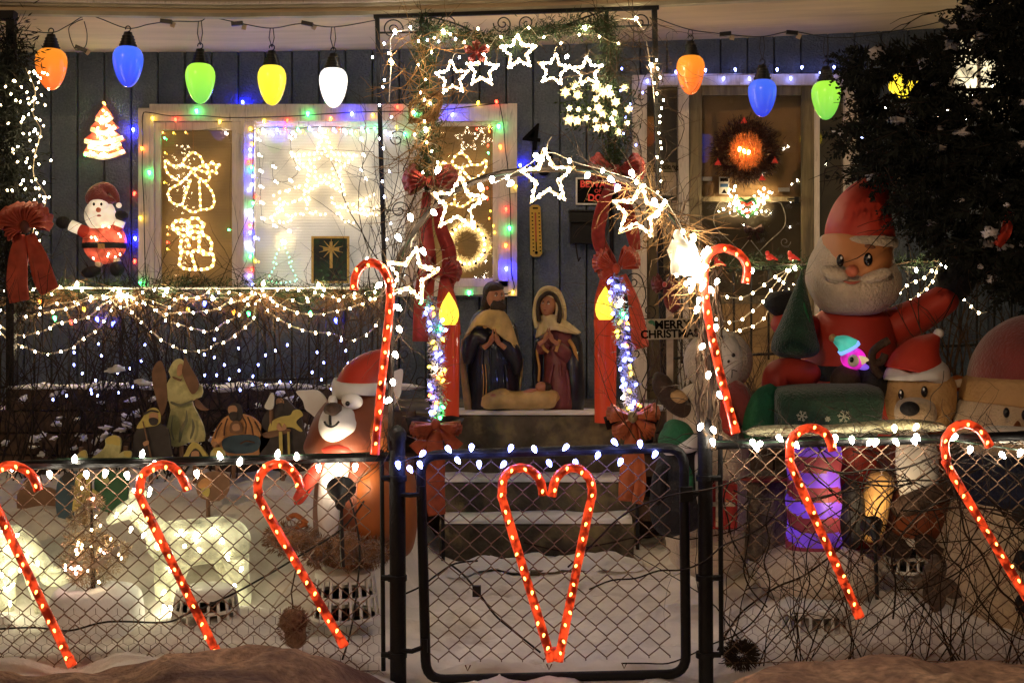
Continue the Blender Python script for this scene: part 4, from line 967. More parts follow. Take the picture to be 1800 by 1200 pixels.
# bulbs on the rails
light_string('white pointed bulbs along the top rail of the left fence', P3([(-30, 815), (200, 815), (450, 810), (660, 803)], FD - .022), 'c9', '',
    at=[(P(x, y, FD - .035), 'W') for x, y in [(20, 815), (86, 828), (151, 828), (187, 826), (222, 830), (345, 827), (455, 831), (560, 816), (597, 815), (625, 815)]] , drop=.012, cr_=.003, k=3)
light_string('white bulbs standing upright on the left fence rail', P3([(100, 806), (380, 804), (660, 795)], FD - .01), 'c9', '',
    at=[(P(x, y + 6, FD - .02), 'W') for x, y in [(131, 806), (249, 797), (270, 816), (388, 800), (420, 810), (487, 796), (522, 801)]], drop=-.012, cr_=.003, k=3, cord=cord_green)
light_string('blue white bulbs along the top bar of the gate', P3([(700, 812), (745, 800), (850, 796), (1000, 792), (1160, 788), (1200, 795)], FD - .03), 'c9', '',
    at=[(P(x, y - 2, FD - .045), 'B') for x, y in [(699, 815), (719, 823), (737, 815), (745, 796), (786, 788), (803, 808), (829, 785), (842, 814), (887, 815), (899, 786), (938, 788), (964, 813), (1011, 812), (997, 785), (1052, 799), (1078, 776), (1092, 810), (1125, 778), (1153, 797)]], drop=.008, cr_=.003, jit=.9, k=3)
light_string('white bulbs tangled in the vines along the right fence rail', P3([(1250, 775), (1330, 778), (1450, 772), (1560, 770), (1680, 775), (1800, 792)], FD - .03), 'c9', '',
    at=[(P(x, y - 3, FD - .045), 's' if y < 760 else 'W') for x, y in [(1252, 776), (1322, 778), (1328, 786), (1337, 781), (1368, 770), (1397, 782), (1468, 770), (1497, 772), (1530, 778), (1541, 777), (1573, 776), (1610, 768), (1606, 775), (1680, 768), (1706, 790), (1760, 800), (1795, 795), (1572, 752), (1612, 750)]], drop=.008, cr_=.003, jit=.9, k=3, cord=cord_green, )
# ================================================================== FIGURES
f_red = M('inflatable_red_nylon', (.52, .050, .028), .55, var=.12, scale=4, bump=.35, bscale=5, translucent=.15)
f_redlit = M('inflatable_bright_red_nylon', (.58, .055, .03), .5, var=.12, scale=4, bump=.3, bscale=6, translucent=.15)
f_maroon = M('plush_maroon', (.20, .035, .030), .8, var=.15, scale=9, bump=.5, bscale=60, sheen=.4)
f_cream = M('plush_cream', (.62, .50, .36), .85, var=.2, scale=9, bump=.9, bscale=70, sheen=.5)
f_beige = M('plush_beige', (.50, .37, .22), .85, var=.2, scale=6, bump=.6, bscale=80, sheen=.4)
f_tan = M('tan_fleece', (.48, .29, .12), .8, var=.2, scale=5, bump=.5, bscale=50)
f_skin = M('inflatable_face_peach', (.62, .26, .10), .55, var=.12, scale=4, bump=.2, bscale=8)
f_nose = M('inflatable_nose_pink', (.62, .17, .09), .5, var=.05)
f_white = M('inflatable_white_nylon', (.75, .72, .68), .5, var=.06, scale=5, bump=.35, bscale=7, translucent=.1)
f_green = M('plush_dark_green', (.010, .048, .026), .85, var=.3, scale=20, bump=.8, bscale=90, sheen=.3)
f_green2 = M('plush_mid_green', (.02, .14, .055), .8, var=.2, scale=12, bump=.6, bscale=80)
f_black = M('plush_black', (.010, .010, .011), .7, var=.2, bump=.5, bscale=60)
f_navy = M('plush_navy', (.010, .014, .035), .85, var=.2, bump=.5, bscale=70)
f_brown = M('fox_brown_nylon', (.19, .048, .018), .55, var=.2, scale=5, bump=.45, bscale=8, translucent=.1)
f_orange = M('orange_brown_nylon', (.34, .095, .02), .55, var=.2, scale=5, bump=.4, bscale=8, translucent=.15)
f_fur = M('golden_brown_fur', (.22, .10, .03), .85, var=.5, scale=22, bump=1, bscale=70, sheen=.4)
f_dkbrown = M('dark_brown_plush', (.05, .028, .018), .8, var=.3, bump=.5)
e_black = M('printed_eye_black', (.006, .006, .007), .2, var=0, spec=.6)
e_white = M('printed_eye_white', (.82, .80, .76), .4, var=0)
def L(mat, name, parent, secs, n=22, k=5, power=2.0, smooth='all', label=None):
    return MB().loft(secs, n, k, power).build(name, mat, parent, smooth, label=label)
def E(mat, name, parent, px, py, D, rx, ry, rd, ang=0, nu=22, nv=14):
    s = S(D); return MB().ell(P(px, py, D), (rx * s, rd, ry * s), nu, nv, Matrix.Rotation(math.radians(ang), 3, 'Y') if ang else None).build(name, mat, parent, 'all')

# ---- big sitting santa
D = 6.6
t = thing('inflatable_santa', 'very tall waving inflatable santa in red beside the dark conifer', 'inflatable santa', P(1490, 1000, D))
L(f_red, 'body', t, [(1490, 960, D, 40, .1), (1490, 900, D, 88, .30), (1490, 800, D, 92, .34), (1490, 700, D, 88, .33), (1492, 640, D, 82, .30), (1496, 590, D, 74, .27), (1498, 555, D, 62, .22), (1498, 535, D, 34, .14), (1498, 528, D, 6, .04)], 28)
L(f_black, 'belt', t, [(1492, 668, D, 84, .315), (1492, 664, D, 86.5, .325), (1492, 643, D, 86, .322), (1492, 640, D, 82, .30)], 30, 2)
L(f_red, 'arm', t, [(1548, 592, D, 8, .05), (1556, 582, D, 34, .12), (1590, 566, D - .03, 33, .12), (1630, 545, D - .06, 29, .10), (1662, 524, D - .08, 26, .09), (1672, 517, D - .08, 20, .07)])
L(f_black, 'mitten', t, [(1660, 522, D - .08, 10, .04), (1666, 512, D - .08, 27, .08), (1682, 495, D - .09, 31, .09), (1696, 478, D - .09, 24, .08), (1702, 468, D - .09, 6, .03)])
L(f_black, 'thumb', t, [(1672, 506, D - .1, 8, .03), (1658, 486, D - .1, 12, .04), (1652, 474, D - .1, 4, .02)])
L(f_red, 'arm', t, [(1436, 600, D, 8, .05), (1430, 588, D, 28, .11), (1400, 572, D - .05, 26, .10), (1372, 566, D - .1, 22, .09), (1360, 562, D - .1, 12, .05)])
L(f_black, 'mitten', t, [(1408, 532, D - .12, 5, .02), (1396, 532, D - .12, 20, .07), (1375, 534, D - .12, 23, .08), (1356, 534, D - .12, 18, .07), (1344, 536, D - .12, 4, .02)])
# head
L(f_cream, 'beard', t, [(1500, 556, D - .12, 6, .05), (1500, 550, D - .12, 44, .17), (1500, 530, D - .12, 68, .22), (1500, 500, D - .1, 82, .26), (1500, 470, D - .08, 78, .27), (1502, 445, D - .05, 66, .26), (1504, 425, D - .02, 56, .22), (1504, 418, D, 20, .1)], 30)
L(f_skin, 'face', t, [(1506, 500, D - .14, 8, .05), (1506, 492, D - .14, 40, .21), (1506, 465, D - .14, 58, .255), (1506, 440, D - .12, 60, .25), (1508, 418, D - .1, 56, .22), (1508, 408, D - .1, 20, .1)], 28)
for (x, y, rx, ry, a) in ((1466, 480, 26, 12, 18), (1540, 484, 28, 11, -16)): E(f_cream, 'moustache', t, x, y, D - .36, rx, ry, .05, a)
E(f_nose, 'nose', t, 1498, 476, D - .39, 11, 11, .045)
for (x, y, rx, ry) in ((1477, 458, 6.5, 11), (1526, 456, 8, 12)):
    dd = .375 if x < 1500 else .395; e = E(e_black, 'eye', t, x, y, D - dd, rx, ry, .018); E(e_white, 'eye_glint', e, x + 2, y - 5, D - dd - .017, 2, 3, .004, nu=8, nv=6)
E(M('brow_brown', (.25, .10, .05), .7), 'eyebrow', t, 1529, 434, D - .36, 10, 4.5, .02, 8)
L(M('mouth_pink', (.45, .12, .08), .6), 'mouth', t, [(1482, 494, D - .36, .5, .005), (1492, 497, D - .37, 2.5, .01), (1502, 497, D - .37, 2.5, .01), (1513, 494, D - .36, .5, .005)], 8)
L(f_cream, 'hat_brim', t, [(1511, 440, D - .1, 50, .2), (1511, 436, D - .1, 61, .265), (1511, 424, D - .1, 62, .27), (1511, 418, D - .1, 58, .24)], 30, 3)
L(f_redlit, 'hat', t, [(1511, 424, D - .1, 59, .25), (1511, 400, D - .1, 57, .24), (1516, 372, D - .1, 50, .21), (1526, 348, D - .1, 39, .17), (1540, 328, D - .1, 26, .12), (1556, 316, D - .1, 14, .07), (1568, 312, D - .1, 5, .03)], 26)
E(f_cream, 'pompom', t, 1574, 314, D - .1, 12, 12, .04)
# legs
L(f_red, 'leg', t, [(1435, 668, D - .3, 10, .05), (1425, 662, D - .32, 24, .1), (1395, 655, D - .36, 25, .11), (1370, 655, D - .38, 24, .11), (1362, 672, D - .4, 22, .10), (1362, 705, D - .4, 22, .1), (1364, 735, D - .4, 26, .12), (1366, 752, D - .4, 20, .1), (1366, 758, D - .4, 4, .03)], 20)
L(f_red, 'leg', t, [(1530, 680, D - .3, 16, .08), (1540, 700, D - .34, 30, .12), (1548, 740, D - .36, 30, .12), (1550, 780, D - .36, 28, .12), (1552, 800, D - .36, 6, .03)])
E(f_dkbrown, 'glove', t, 1486, 668, D - .42, 26, 28, .09, 20)
# the tree he holds
t2 = thing('plush_tree', 'dark green plush cone tree held up by the big inflatable santa', 'toy tree', P(1400, 640, D - .3))
L(f_green, 'crown', t2, [(1409, 476, D - .3, 1, .01), (1408, 490, D - .3, 5, .02), (1405, 530, D - .3, 18, .06), (1401, 570, D - .3, 30, .1), (1398, 600, D - .3, 40, .13), (1398, 616, D - .3, 41, .135), (1398, 626, D - .3, 30, .1), (1398, 630, D - .3, 8, .04)])
L(f_black, 'trunk', t2, [(1396, 625, D - .3, 11, .04), (1397, 650, D - .3, 12, .04)], 12, 2)
E(f_green2, 'painted_sheen', t2, 1420, 560, D - .37, 3, 30, .01, -14, 10, 8)  # lighter green sliver stands in for a sheen on the plush
# green sled sack
t3 = thing('green_sled', 'long dark green plush sled body with pale snowflakes below the santa', 'sled', P(1425, 960, D - .45))
L(f_green2, 'front_curl', t3, [(1345, 778, D - .52, 12, .05), (1338, 765, D - .52, 30, .12), (1338, 730, D - .52, 29, .12), (1348, 698, D - .52, 22, .1), (1362, 680, D - .52, 10, .05)], 20)
L(f_green, 'body', t3, [(1352, 722, D - .5, 30, .14), (1360, 722, D - .5, 42, .2), (1400, 722, D - .5, 46, .22), (1460, 721, D - .5, 47, .22), (1520, 721, D - .5, 47, .22), (1532, 722, D - .5, 38, .18), (1536, 722, D - .5, 10, .1)], 24, 4, 3.2)
L(f_green, 'base', t3, [(1360, 850, D - .4, 40, .2), (1360, 760, D - .45, 40, .22)], 12, 2) if False else None
for (x, y, r_) in ((1410, 731, 10), (1484, 732, 12), (1455, 736, 5)):
    m_ = MB()
    for k in range(3):
        a = k * math.pi / 3 + .2; dx, dy = r_ * math.cos(a), r_ * math.sin(a); m_.tube(P3([(x - dx, y - dy), (x + dx, y + dy)], D - .725), .0028, 4)
        for s in (-1, 1):
            for w in (-1, 1): m_.tube(P3([(x + s * dx * .55, y + s * dy * .55), (x + s * dx * .8 + w * dy * .28, y + s * dy * .8 - w * dx * .28)], D - .725), .002, 4)
    m_.build('snowflake', M('snowflake_print', (.42, .45, .34), .7), t3, kind='stuff')
# glowing penguin with green hat
D = 6.25
t = thing('lit_penguin', 'small penguin glowing magenta inside with a blue green hat', 'inflatable penguin', P(1500, 760, D))
L(f_black, 'body', t, [(1530, 720, D, 18, .06), (1530, 690, D, 36, .13), (1525, 660, D, 34, .13), (1512, 645, D, 22, .1), (1508, 640, D, 6, .04)])
E(M('magenta_lit_face', (.55, .04, .35), .4, emit=(.85, .02, .55), es=.5, evar=(.5, 1.4, 12)), 'face', t, 1500, 630, D - .1, 22, 20, .07, 20)
L(M('blue_lit_brim', (.2, .4, .8), .4, emit=(.22, .42, 1), es=.8), 'hat_brim', t, [(1494, 614, D - .1, 20, .07), (1491, 609, D - .1, 20.5, .075)], 16, 2)
L(M('teal_lit_hat', (.05, .35, .25), .5, emit=(.06, .40, .30), es=.55, evar=(.4, 1.4, 8)), 'hat', t, [(1492, 611, D - .1, 20, .07), (1483, 603, D - .1, 15, .055), (1472, 598, D - .1, 9, .035), (1465, 594, D - .1, 4, .02)], 16)
E(f_tan, 'pompom', t, 1464, 594, D - .1, 7, 7, .02)
E(e_white, 'eye', t, 1500, 634, D - .168, 10, 11, .012); E(e_black, 'pupil', t, 1497, 632, D - .18, 4, 5, .008)
L(M('pale_beak', (.7, .6, .35), .4, emit=(1, .8, .4), es=.3), 'beak', t, [(1512, 633, D - .16, 9, .03), (1520, 632, D - .2, 6, .02), (1527, 633, D - .24, 1, .005)], 10)
E(M('violet_chin', (.3, .15, .7), .4, emit=(.25, .12, .9), es=.5), 'chin', t, 1516, 644, D - .1, 11, 6, .05, 10)

# ---- right reindeer
D = 6.1
t = thing('inflatable_reindeer', 'tan inflatable reindeer in a red santa hat between santa and snowman', 'inflatable reindeer', P(1615, 1000, D))
L(f_tan, 'head', t, [(1612, 757, D, 20, .1), (1612, 748, D, 44, .19), (1614, 720, D, 56, .24), (1618, 690, D, 57, .24), (1618, 664, D, 52, .21), (1618, 650, D, 30, .12)], 26)
L(f_beige, 'muzzle', t, [(1608, 752, D - .2, 12, .05), (1608, 746, D - .2, 28, .1), (1609, 726, D - .2, 35, .13), (1609, 706, D - .2, 28, .11), (1609, 698, D - .2, 8, .04)])
E(f_black, 'nose', t, 1599, 718, D - .33, 17, 13, .04)
for (x, y, rx, ry) in ((1584, 693, 5, 9), (1625, 688, 6, 10)):
    e = E(e_black, 'eye', t, x, y, D - .235, rx, ry, .014); E(e_white, 'eye_glint', e, x - 1, y - 4, D - .25, 1.8, 2.8, .004, nu=8, nv=6)
L(f_orange, 'ear', t, [(1664, 678, D + .02, 4, .02), (1672, 676, D + .02, 12, .03), (1688, 672, D + .02, 14, .03), (1700, 666, D + .02, 4, .02)])
L(f_cream, 'inner_ear', t, [(1672, 677, D - .015, 2, .01), (1680, 675, D - .015, 7, .012), (1692, 671, D - .015, 6, .012)], 12)
L(f_white, 'hat_band', t, [(1608, 668, D, 48, .2), (1609, 664, D, 54, .245), (1607, 650, D, 52, .24), (1606, 646, D, 44, .2)], 26, 3)
L(f_redlit, 'hat', t, [(1608, 655, D, 49, .225), (1613, 635, D, 43, .19), (1623, 615, D, 31, .14), (1636, 600, D, 17, .08), (1646, 590, D, 7, .04), (1649, 587, D, 2, .01)])
E(f_white, 'pompom', t, 1650, 586, D - .02, 9, 9, .028)
for (pp) in ([(1548, 662), (1536, 645), (1533, 622), (1545, 608), (1562, 598)], [(1536, 640), (1550, 634), (1556, 622)]):
    MB().tube(P3(cr(pp, 5), D - .02), .02, 8).build('antler', f_dkbrown, t)
L(f_brown, 'body', t, [(1610, 748, D + .05, 40, .16), (1608, 790, D + .05, 56, .24), (1604, 850, D + .05, 62, .27), (1602, 900, D + .05, 60, .27), (1602, 940, D + .05, 52, .2), (1602, 958, D + .05, 10, .08)])
L(f_white, 'chest', t, [(1618, 880, D - .17, 12, .02), (1615, 868, D - .2, 32, .04), (1612, 820, D - .2, 38, .05), (1612, 775, D - .15, 34, .05), (1612, 758, D - .12, 14, .03)])
L(f_dkbrown, 'arm', t, [(1570, 898, D - .25, 10, .04), (1590, 890, D - .27, 18, .06), (1630, 872, D - .28, 17, .06), (1670, 860, D - .25, 14, .05), (1690, 850, D - .22, 8, .03)])
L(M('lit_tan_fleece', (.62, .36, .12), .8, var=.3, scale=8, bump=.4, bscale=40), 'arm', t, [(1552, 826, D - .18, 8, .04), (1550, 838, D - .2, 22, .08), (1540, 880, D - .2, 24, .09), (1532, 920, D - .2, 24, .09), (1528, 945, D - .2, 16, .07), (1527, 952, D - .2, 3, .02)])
for x in (1578, 1632): L(f_dkbrown, 'foot', t, [(x, 940, D - .15, 12, .06), (x, 955, D - .2, 24, .1), (x, 975, D - .2, 20, .08), (x, 980, D - .2, 4, .02)])
# ---- big snowman, right edge
D = 5.95
t = thing('inflatable_snowman', 'huge beige plush snowman with maroon hat cut by the right picture edge', 'inflatable snowman', P(1790, 1110, D))
L(f_beige, 'body', t, [(1795, 1118, D, 40, .2), (1795, 1105, D, 110, .38), (1795, 1050, D, 152, .5), (1793, 980, D, 158, .52), (1790, 920, D, 138, .46), (1788, 870, D, 112, .38), (1788, 850, D, 60, .2)], 32)
L(f_navy, 'scarf', t, [(1790, 884, D, 60, .22), (1790, 876, D, 112, .40), (1790, 840, D, 114, .42), (1790, 800, D, 104, .38), (1790, 785, D, 70, .25)], 30)
L(f_beige, 'head', t, [(1790, 810, D, 50, .2), (1790, 790, D, 96, .34), (1790, 750, D, 104, .38), (1790, 710, D, 96, .35), (1790, 685, D, 70, .25)], 30)
L(f_tan, 'hat_band', t, [(1790, 715, D, 80, .3), (1791, 708, D, 95, .365), (1792, 675, D, 91, .36), (1792, 662, D, 84, .33), (1792, 655, D, 60, .2)], 30, 4)
L(f_maroon, 'hat', t, [(1792, 668, D, 84, .33), (1792, 640, D, 78, .30), (1796, 610, D, 64, .25), (1804, 585, D, 44, .17), (1814, 568, D, 22, .09), (1824, 560, D, 4, .02)], 28)
for (x, y) in ((1769, 725), (1801, 729)): E(e_black, 'eye', t, x, y, D - .385, 5.5, 9, .012)
L(f_orange, 'nose', t, [(1790, 748, D - .37, 9, .03), (1784, 752, D - .44, 6, .02), (1778, 756, D - .5, 1, .004)], 12)
for (x, y) in ((1792, 905), (1796, 985), (1797, 1062)): E(f_black, 'button', t, x, y, D - (.47 if y < 950 else .53), 13, 19, .03)
# ---- middle snowman
D = 6.3
t = thing('snowman_figure', 'white round headed snowman leaning behind the vines by the gate post', 'snowman', P(1240, 1000, D))
L(f_cream, 'body', t, [(1245, 1010, D, 30, .14), (1245, 985, D, 66, .25), (1244, 920, D, 76, .30), (1244, 850, D, 74, .30), (1244, 780, D, 68, .27), (1240, 720, D, 56, .22), (1246, 690, D, 40, .16), (1250, 680, D, 16, .08)], 26)
E(f_cream, 'head', t, 1262, 635, D, 60, 57, .20, 0, 28, 18)
E(M('white_felt', (.74, .70, .62), .85, bump=.3, bscale=40, var=.08), 'face', t, 1266, 632, D - .10, 42, 50, .12, -8, 26, 16)
for (x, y) in ((1289, 624), (1280, 635), (1268, 592)): E(e_black, 'coal_eye', t, x, y, D - .21, 3.6, 3.8, .012, nu=10, nv=8)
for (pp) in ([(1272, 655), (1280, 652), (1288, 650), (1296, 652)], [(1286, 646), (1287, 655), (1286, 664)], [(1272, 610), (1278, 608), (1280, 614)]): MB().tube(P3(pp, D - .205), .002, 4).build('stitch', e_black, t)
L(f_maroon, 'scarf', t, [(1288, 668, D - .12, 8, .04), (1292, 684, D - .14, 22, .06), (1300, 710, D - .15, 24, .06), (1310, 738, D - .15, 18, .05), (1314, 750, D - .15, 5, .02)])
L(M('red_scarf_tail', (.42, .03, .02), .7, bump=.5), 'scarf_tail', t, [(1270, 690, D - .2, 8, .03), (1274, 720, D - .26, 15, .03), (1282, 750, D - .28, 14, .03), (1287, 765, D - .28, 4, .02)])
L(f_dkbrown, 'arm', t, [(1215, 730, D - .1, 10, .05), (1195, 712, D - .14, 20, .07), (1172, 690, D - .16, 19, .07), (1160, 668, D - .16, 16, .06), (1154, 655, D - .16, 4, .03)])
L(f_tan, 'mitten', t, [(1208, 700, D - .2, 3, .02), (1196, 698, D - .2, 12, .04), (1183, 694, D - .2, 10, .04), (1176, 688, D - .2, 3, .02)])
# ---- penguin with green hat behind gate post
D = 5.75
t = thing('penguin_figure', 'black and white penguin in a green hat right of the gate', 'penguin', P(1190, 1000, D))
L(f_black, 'body', t, [(1190, 935, D, 12, .06), (1188, 926, D, 38, .15), (1188, 890, D, 46, .18), (1190, 845, D, 42, .17), (1196, 805, D, 36, .15), (1200, 780, D, 30, .12), (1202, 768, D, 8, .05)], 24)
L(f_white, 'belly', t, [(1226, 900, D - .02, 4, .03), (1226, 880, D - .04, 14, .1), (1226, 830, D - .04, 16, .12), (1222, 795, D - .03, 14, .1), (1218, 785, D - .02, 4, .03)])
L(f_green2, 'hat', t, [(1196, 784, D - .02, 24, .10), (1192, 778, D - .02, 32, .13), (1184, 762, D - .02, 31, .12), (1176, 750, D - .02, 20, .09), (1170, 745, D - .02, 5, .03)])
L(f_white, 'hat_band', t, [(1201, 792, D - .04, 24, .12), (1200, 788, D - .04, 34, .15), (1196, 777, D - .04, 34, .15), (1194, 773, D - .04, 26, .12)], 22, 3)
L(f_green2, 'scarf', t, [(1208, 875, D - .2, 4, .02), (1210, 862, D - .2, 8, .02), (1210, 835, D - .19, 8, .02), (1206, 818, D - .17, 5, .02)])
L(f_black, 'wing', t, [(1160, 890, D - .08, 5, .02), (1158, 870, D - .1, 14, .05), (1162, 835, D - .1, 14, .05), (1172, 812, D - .08, 6, .03)])
t = thing('red_gift_box', 'red patterned gift box standing behind the right gate post', 'gift box', P(1262, 925, 5.95))
MB().box(P(1262, 886, 5.95), (.16, .14, .21)).build('box', M('red_wrapping', (.42, .035, .03), .5, var=.3, c2=(.5, .3, .1), c2s=14, c2lo=.6, c2hi=.62), t, False)
MB().box(P(1262, 886, 5.876), (.162, .006, .02)).build('ribbon_band', f_cream, t, False); MB().box(P(1262, 886, 5.874), (.02, .006, .212)).build('ribbon_band', f_cream, t, False)
# ---- purple striped post
D = 5.85
t = thing('striped_pole', 'thick pole striped purple and dark red glowing from inside', 'inflatable pole', P(1430, 975, D))
viol = M('violet_lit_nylon', (.16, .05, .42), .45, var=.3, scale=8, bump=.3, bscale=10, emit=(.13, .045, .62), es=.42, evar=(.45, 1.4, 5))
wine = M('wine_lit_nylon', (.20, .03, .045), .5, var=.2, scale=6, bump=.3, bscale=10, emit=(.25, .03, .06), es=.10)
c = P(1430, 876, D); m_ = MB(); NU, NV = 48, 60; vs = []; H_ = 188 * S(D); rr_ = 47 * S(D)
for j in range(NV + 1):
    for i in range(NU):
        a = i / NU * 2 * math.pi; z = j / NV; r_ = rr_ * (1 + .04 * math.sin(z * 16)) * (1 if 0 < j < NV else .6)
        vs.append(Vector((c.x + r_ * math.cos(a), c.y + r_ * math.sin(a), c.z + (z - .5) * H_)))
fs = []; ms_ = []
for j in range(NV):
    for i in range(NU):
        fs.append((j * NU + i, j * NU + (i + 1) % NU, (j + 1) * NU + (i + 1) % NU, (j + 1) * NU + i)); ph = (j / NV * 3.6 + i / NU * 1.0 + .1 * math.sin(i / NU * 12.6)) % 1
        ms_.append(0 if ph < .5 else 1)
m_.v, m_.f, m_.m = vs, fs, ms_; m_.build('pole', [viol, wine], t, 'all')
E(f_cream, 'base', t, 1436, 1008, D, 108, 52, .34, 0, 28, 14)
E(f_black, 'strap', t, 1496, 905, D + .05, 24, 62, .1, 0)
t = thing('grey_stump', 'grey brown fabric stump between the gate post and the striped pole', 'stump', P(1342, 990, 6.2))
L(M('grey_burlap', (.16, .13, .10), .9, var=.4, scale=14, bump=1, bscale=50), 'stump_body', t, [(1344, 975, 6.2, 20, .1), (1344, 968, 6.2, 48, .2), (1342, 900, 6.2, 44, .2), (1340, 850, 6.2, 38, .17), (1340, 832, 6.2, 30, .12), (1340, 828, 6.2, 6, .03)])
E(M('dull_red_rim', (.25, .04, .03), .7), 'rim', t, 1345, 842, 6.02, 44, 6, .05)

# ---- left reindeer
D = 5.9
t = thing('inflatable_reindeer', 'brown big eyed inflatable reindeer in santa hat behind left fence', 'inflatable reindeer', P(625, 1005, D))
L(f_brown, 'body', t, [(632, 992, D, 20, .1), (630, 975, D, 66, .25), (632, 920, D, 80, .30), (636, 860, D, 82, .30), (634, 810, D, 74, .27), (628, 780, D, 60, .22), (626, 765, D, 30, .12)], 28)
L(f_orange, 'side', t, [(700, 980, D - .02, 6, .04), (702, 960, D - .04, 24, .12), (708, 900, D - .05, 27, .15), (705, 840, D - .05, 24, .13), (695, 800, D - .02, 14, .08), (688, 782, D, 4, .03)])
L(f_orange, 'arm', t, [(650, 960, D - .2, 10, .05), (655, 935, D - .22, 34, .1), (658, 885, D - .24, 36, .1), (655, 835, D - .22, 28, .1), (650, 815, D - .2, 8, .05)])
L(f_brown, 'head', t, [(620, 806, D - .08, 24, .1), (618, 798, D - .1, 80, .25), (620, 770, D - .12, 78, .28), (626, 735, D - .1, 68, .26), (634, 705, D - .06, 50, .22), (642, 685, D - .04, 38, .16), (645, 676, D - .04, 14, .06)], 28)
L(f_orange, 'cheek', t, [(668, 804, D - .22, 6, .03), (664, 795, D - .24, 28, .08), (662, 765, D - .25, 32, .1), (668, 738, D - .22, 22, .08), (672, 728, D - .2, 6, .03)])
L(f_white, 'muzzle', t, [(598, 783, D - .3, 4, .02), (596, 776, D - .32, 17, .06), (593, 757, D - .34, 32, .1), (596, 735, D - .34, 32, .1), (602, 720, D - .32, 22, .07), (604, 714, D - .3, 6, .03)], 24)
L(f_dkbrown, 'nose', t, [(571, 724, D - .4, 4, .02), (578, 720, D - .43, 11, .035), (590, 718, D - .43, 11, .035), (600, 717, D - .4, 5, .02)], 18)
MB().tube(P3(cr([(580, 728), (580, 738), (581, 747)], 3), D - .445), .006, 6).build('mouth_line', e_black, t)
MB().tube(P3(cr([(570, 740), (574, 747), (582, 750), (590, 747), (596, 740)], 4), D - .445), .005, 6).build('smile', e_black, t)
E(e_white, 'eye', t, 619, 705, D - .31, 19, 14, .03, 8); E(e_black, 'pupil', t, 611, 709, D - .345, 4.2, 4.5, .008, nu=12, nv=8); E(e_white, 'eye', t, 585, 704, D - .26, 8, 10, .03, -20)
L(f_redlit, 'hat', t, [(630, 684, D - .06, 42, .20), (636, 662, D - .05, 36, .16), (652, 642, D - .02, 26, .11), (672, 627, D, 15, .07), (690, 620, D, 7, .03), (699, 620, D, 2, .01)])
L(f_white, 'hat_band', t, [(626, 690, D - .08, 34, .17), (625, 687, D - .08, 42, .21), (629, 674, D - .07, 42, .205), (630, 670, D - .06, 36, .18)], 26, 3)
for pp in ([(520, 688), (536, 686), (556, 686), (570, 698), (573, 710), (566, 728), (556, 734), (545, 726), (536, 718), (532, 704)], [(684, 662), (694, 652), (707, 650), (706, 672), (704, 692), (696, 708), (684, 716), (682, 690)]):
    o = MB().poly(pp, D + .02, .035, 3).build('ear', f_white, t, False)
L(f_redlit, 'scarf', t, [(566, 796, D - .3, 6, .02), (572, 790, D - .33, 10, .04), (600, 788, D - .36, 12, .05), (632, 794, D - .33, 10, .04), (648, 798, D - .28, 4, .02)])
L(f_redlit, 'scarf_tail', t, [(566, 806, D - .3, 8, .02), (556, 826, D - .32, 13, .02), (540, 852, D - .33, 12, .02), (524, 878, D - .33, 10, .015), (519, 886, D - .33, 2, .01)])
L(f_white, 'belly_panel', t, [(580, 968, D - .24, 5, .02), (578, 955, D - .28, 14, .03), (578, 900, D - .32, 20, .04), (584, 850, D - .32, 24, .04), (590, 812, D - .28, 26, .04), (592, 802, D - .26, 12, .03)])
for (x, y, rx, ry, a) in ((508, 946, 38, 22, 6), (612, 962, 30, 30, 0), (655, 968, 24, 22, 0), (560, 965, 22, 24, 10)):
    E(f_fur, 'paw', t, x, y, D - .3, rx, ry, .10, a)
    rn = np.random.RandomState(int(x)); n = 500; u = rn.normal(size=(n, 3)); u /= np.linalg.norm(u, axis=1, keepdims=True); s = S(D); c = P(x, y, D - .3)
    leaves('fur', np.array(c) + u * np.array([rx * s, .10, ry * s]), u + rn.normal(size=(n, 3)) * .4, .03, .006, f_fur, t)
for pp in ([(540, 920), (520, 905), (505, 912)], [(540, 920), (524, 925), (510, 935)]): MB().tube(P3(cr(pp, 4), D - .32), .012, 6).build('toe', f_orange, t)

# ---- flood lights
def flood(label, x, y, D, r_, aim, energy, size, colr, stake=True, blend=.6, flip=False):
    c = P(x, y, D); t = thing('flood_light', label, 'flood light', c + Vector((0, 0, -.25))); d = (Vector(aim) - c).normalized(); q = d.to_track_quat('Z', 'Y'); s = r_ * S(D); m = q.to_matrix()
    MB().lathe(c, [(.25, -2.2), (.34, -2.0), (.36, -1.2), (.62, -.9), (.96, -.1), (1, 0), (.94, .02), (.9, -.08), (0, -.1)], 22, (s, s, s), m).build('housing', black_plastic, t)
    MB().lathe(c + d * -.02 * s, [(0, .02), (.88, .0)], 22, (s, s, s), m).build('lens', glow('flood_lens_' + str(int(x)), colr, 5), t)
    MB().tube([c - d * s * 1.4, c - d * s * 1.4 + Vector((.01, 0, -.28))], .009, 6).build('stake', black_plastic, t)
    l = bpy.data.lights.new('flood_lamp', 'SPOT'); l.energy = energy; l.spot_size = math.radians(size); l.spot_blend = blend; l.color = colr; l.shadow_soft_size = .05
    o = bpy.data.objects.new('flood_lamp', l); link(o, t, c + d * s * .25); o.rotation_euler = (-d).to_track_quat('Z', 'Y').to_euler(); return t
flood('round black flood light shining on the brown reindeer at the left fence', 600, 858, 5.35, 26, P(640, 300, 9), 9, 120, (1, .80, .55))
flood('black oval flood light low behind the right fence near the reindeer', 1532, 922, 5.5, 20, P(1330, 330, 9), 7, 120, (1, .72, .40))

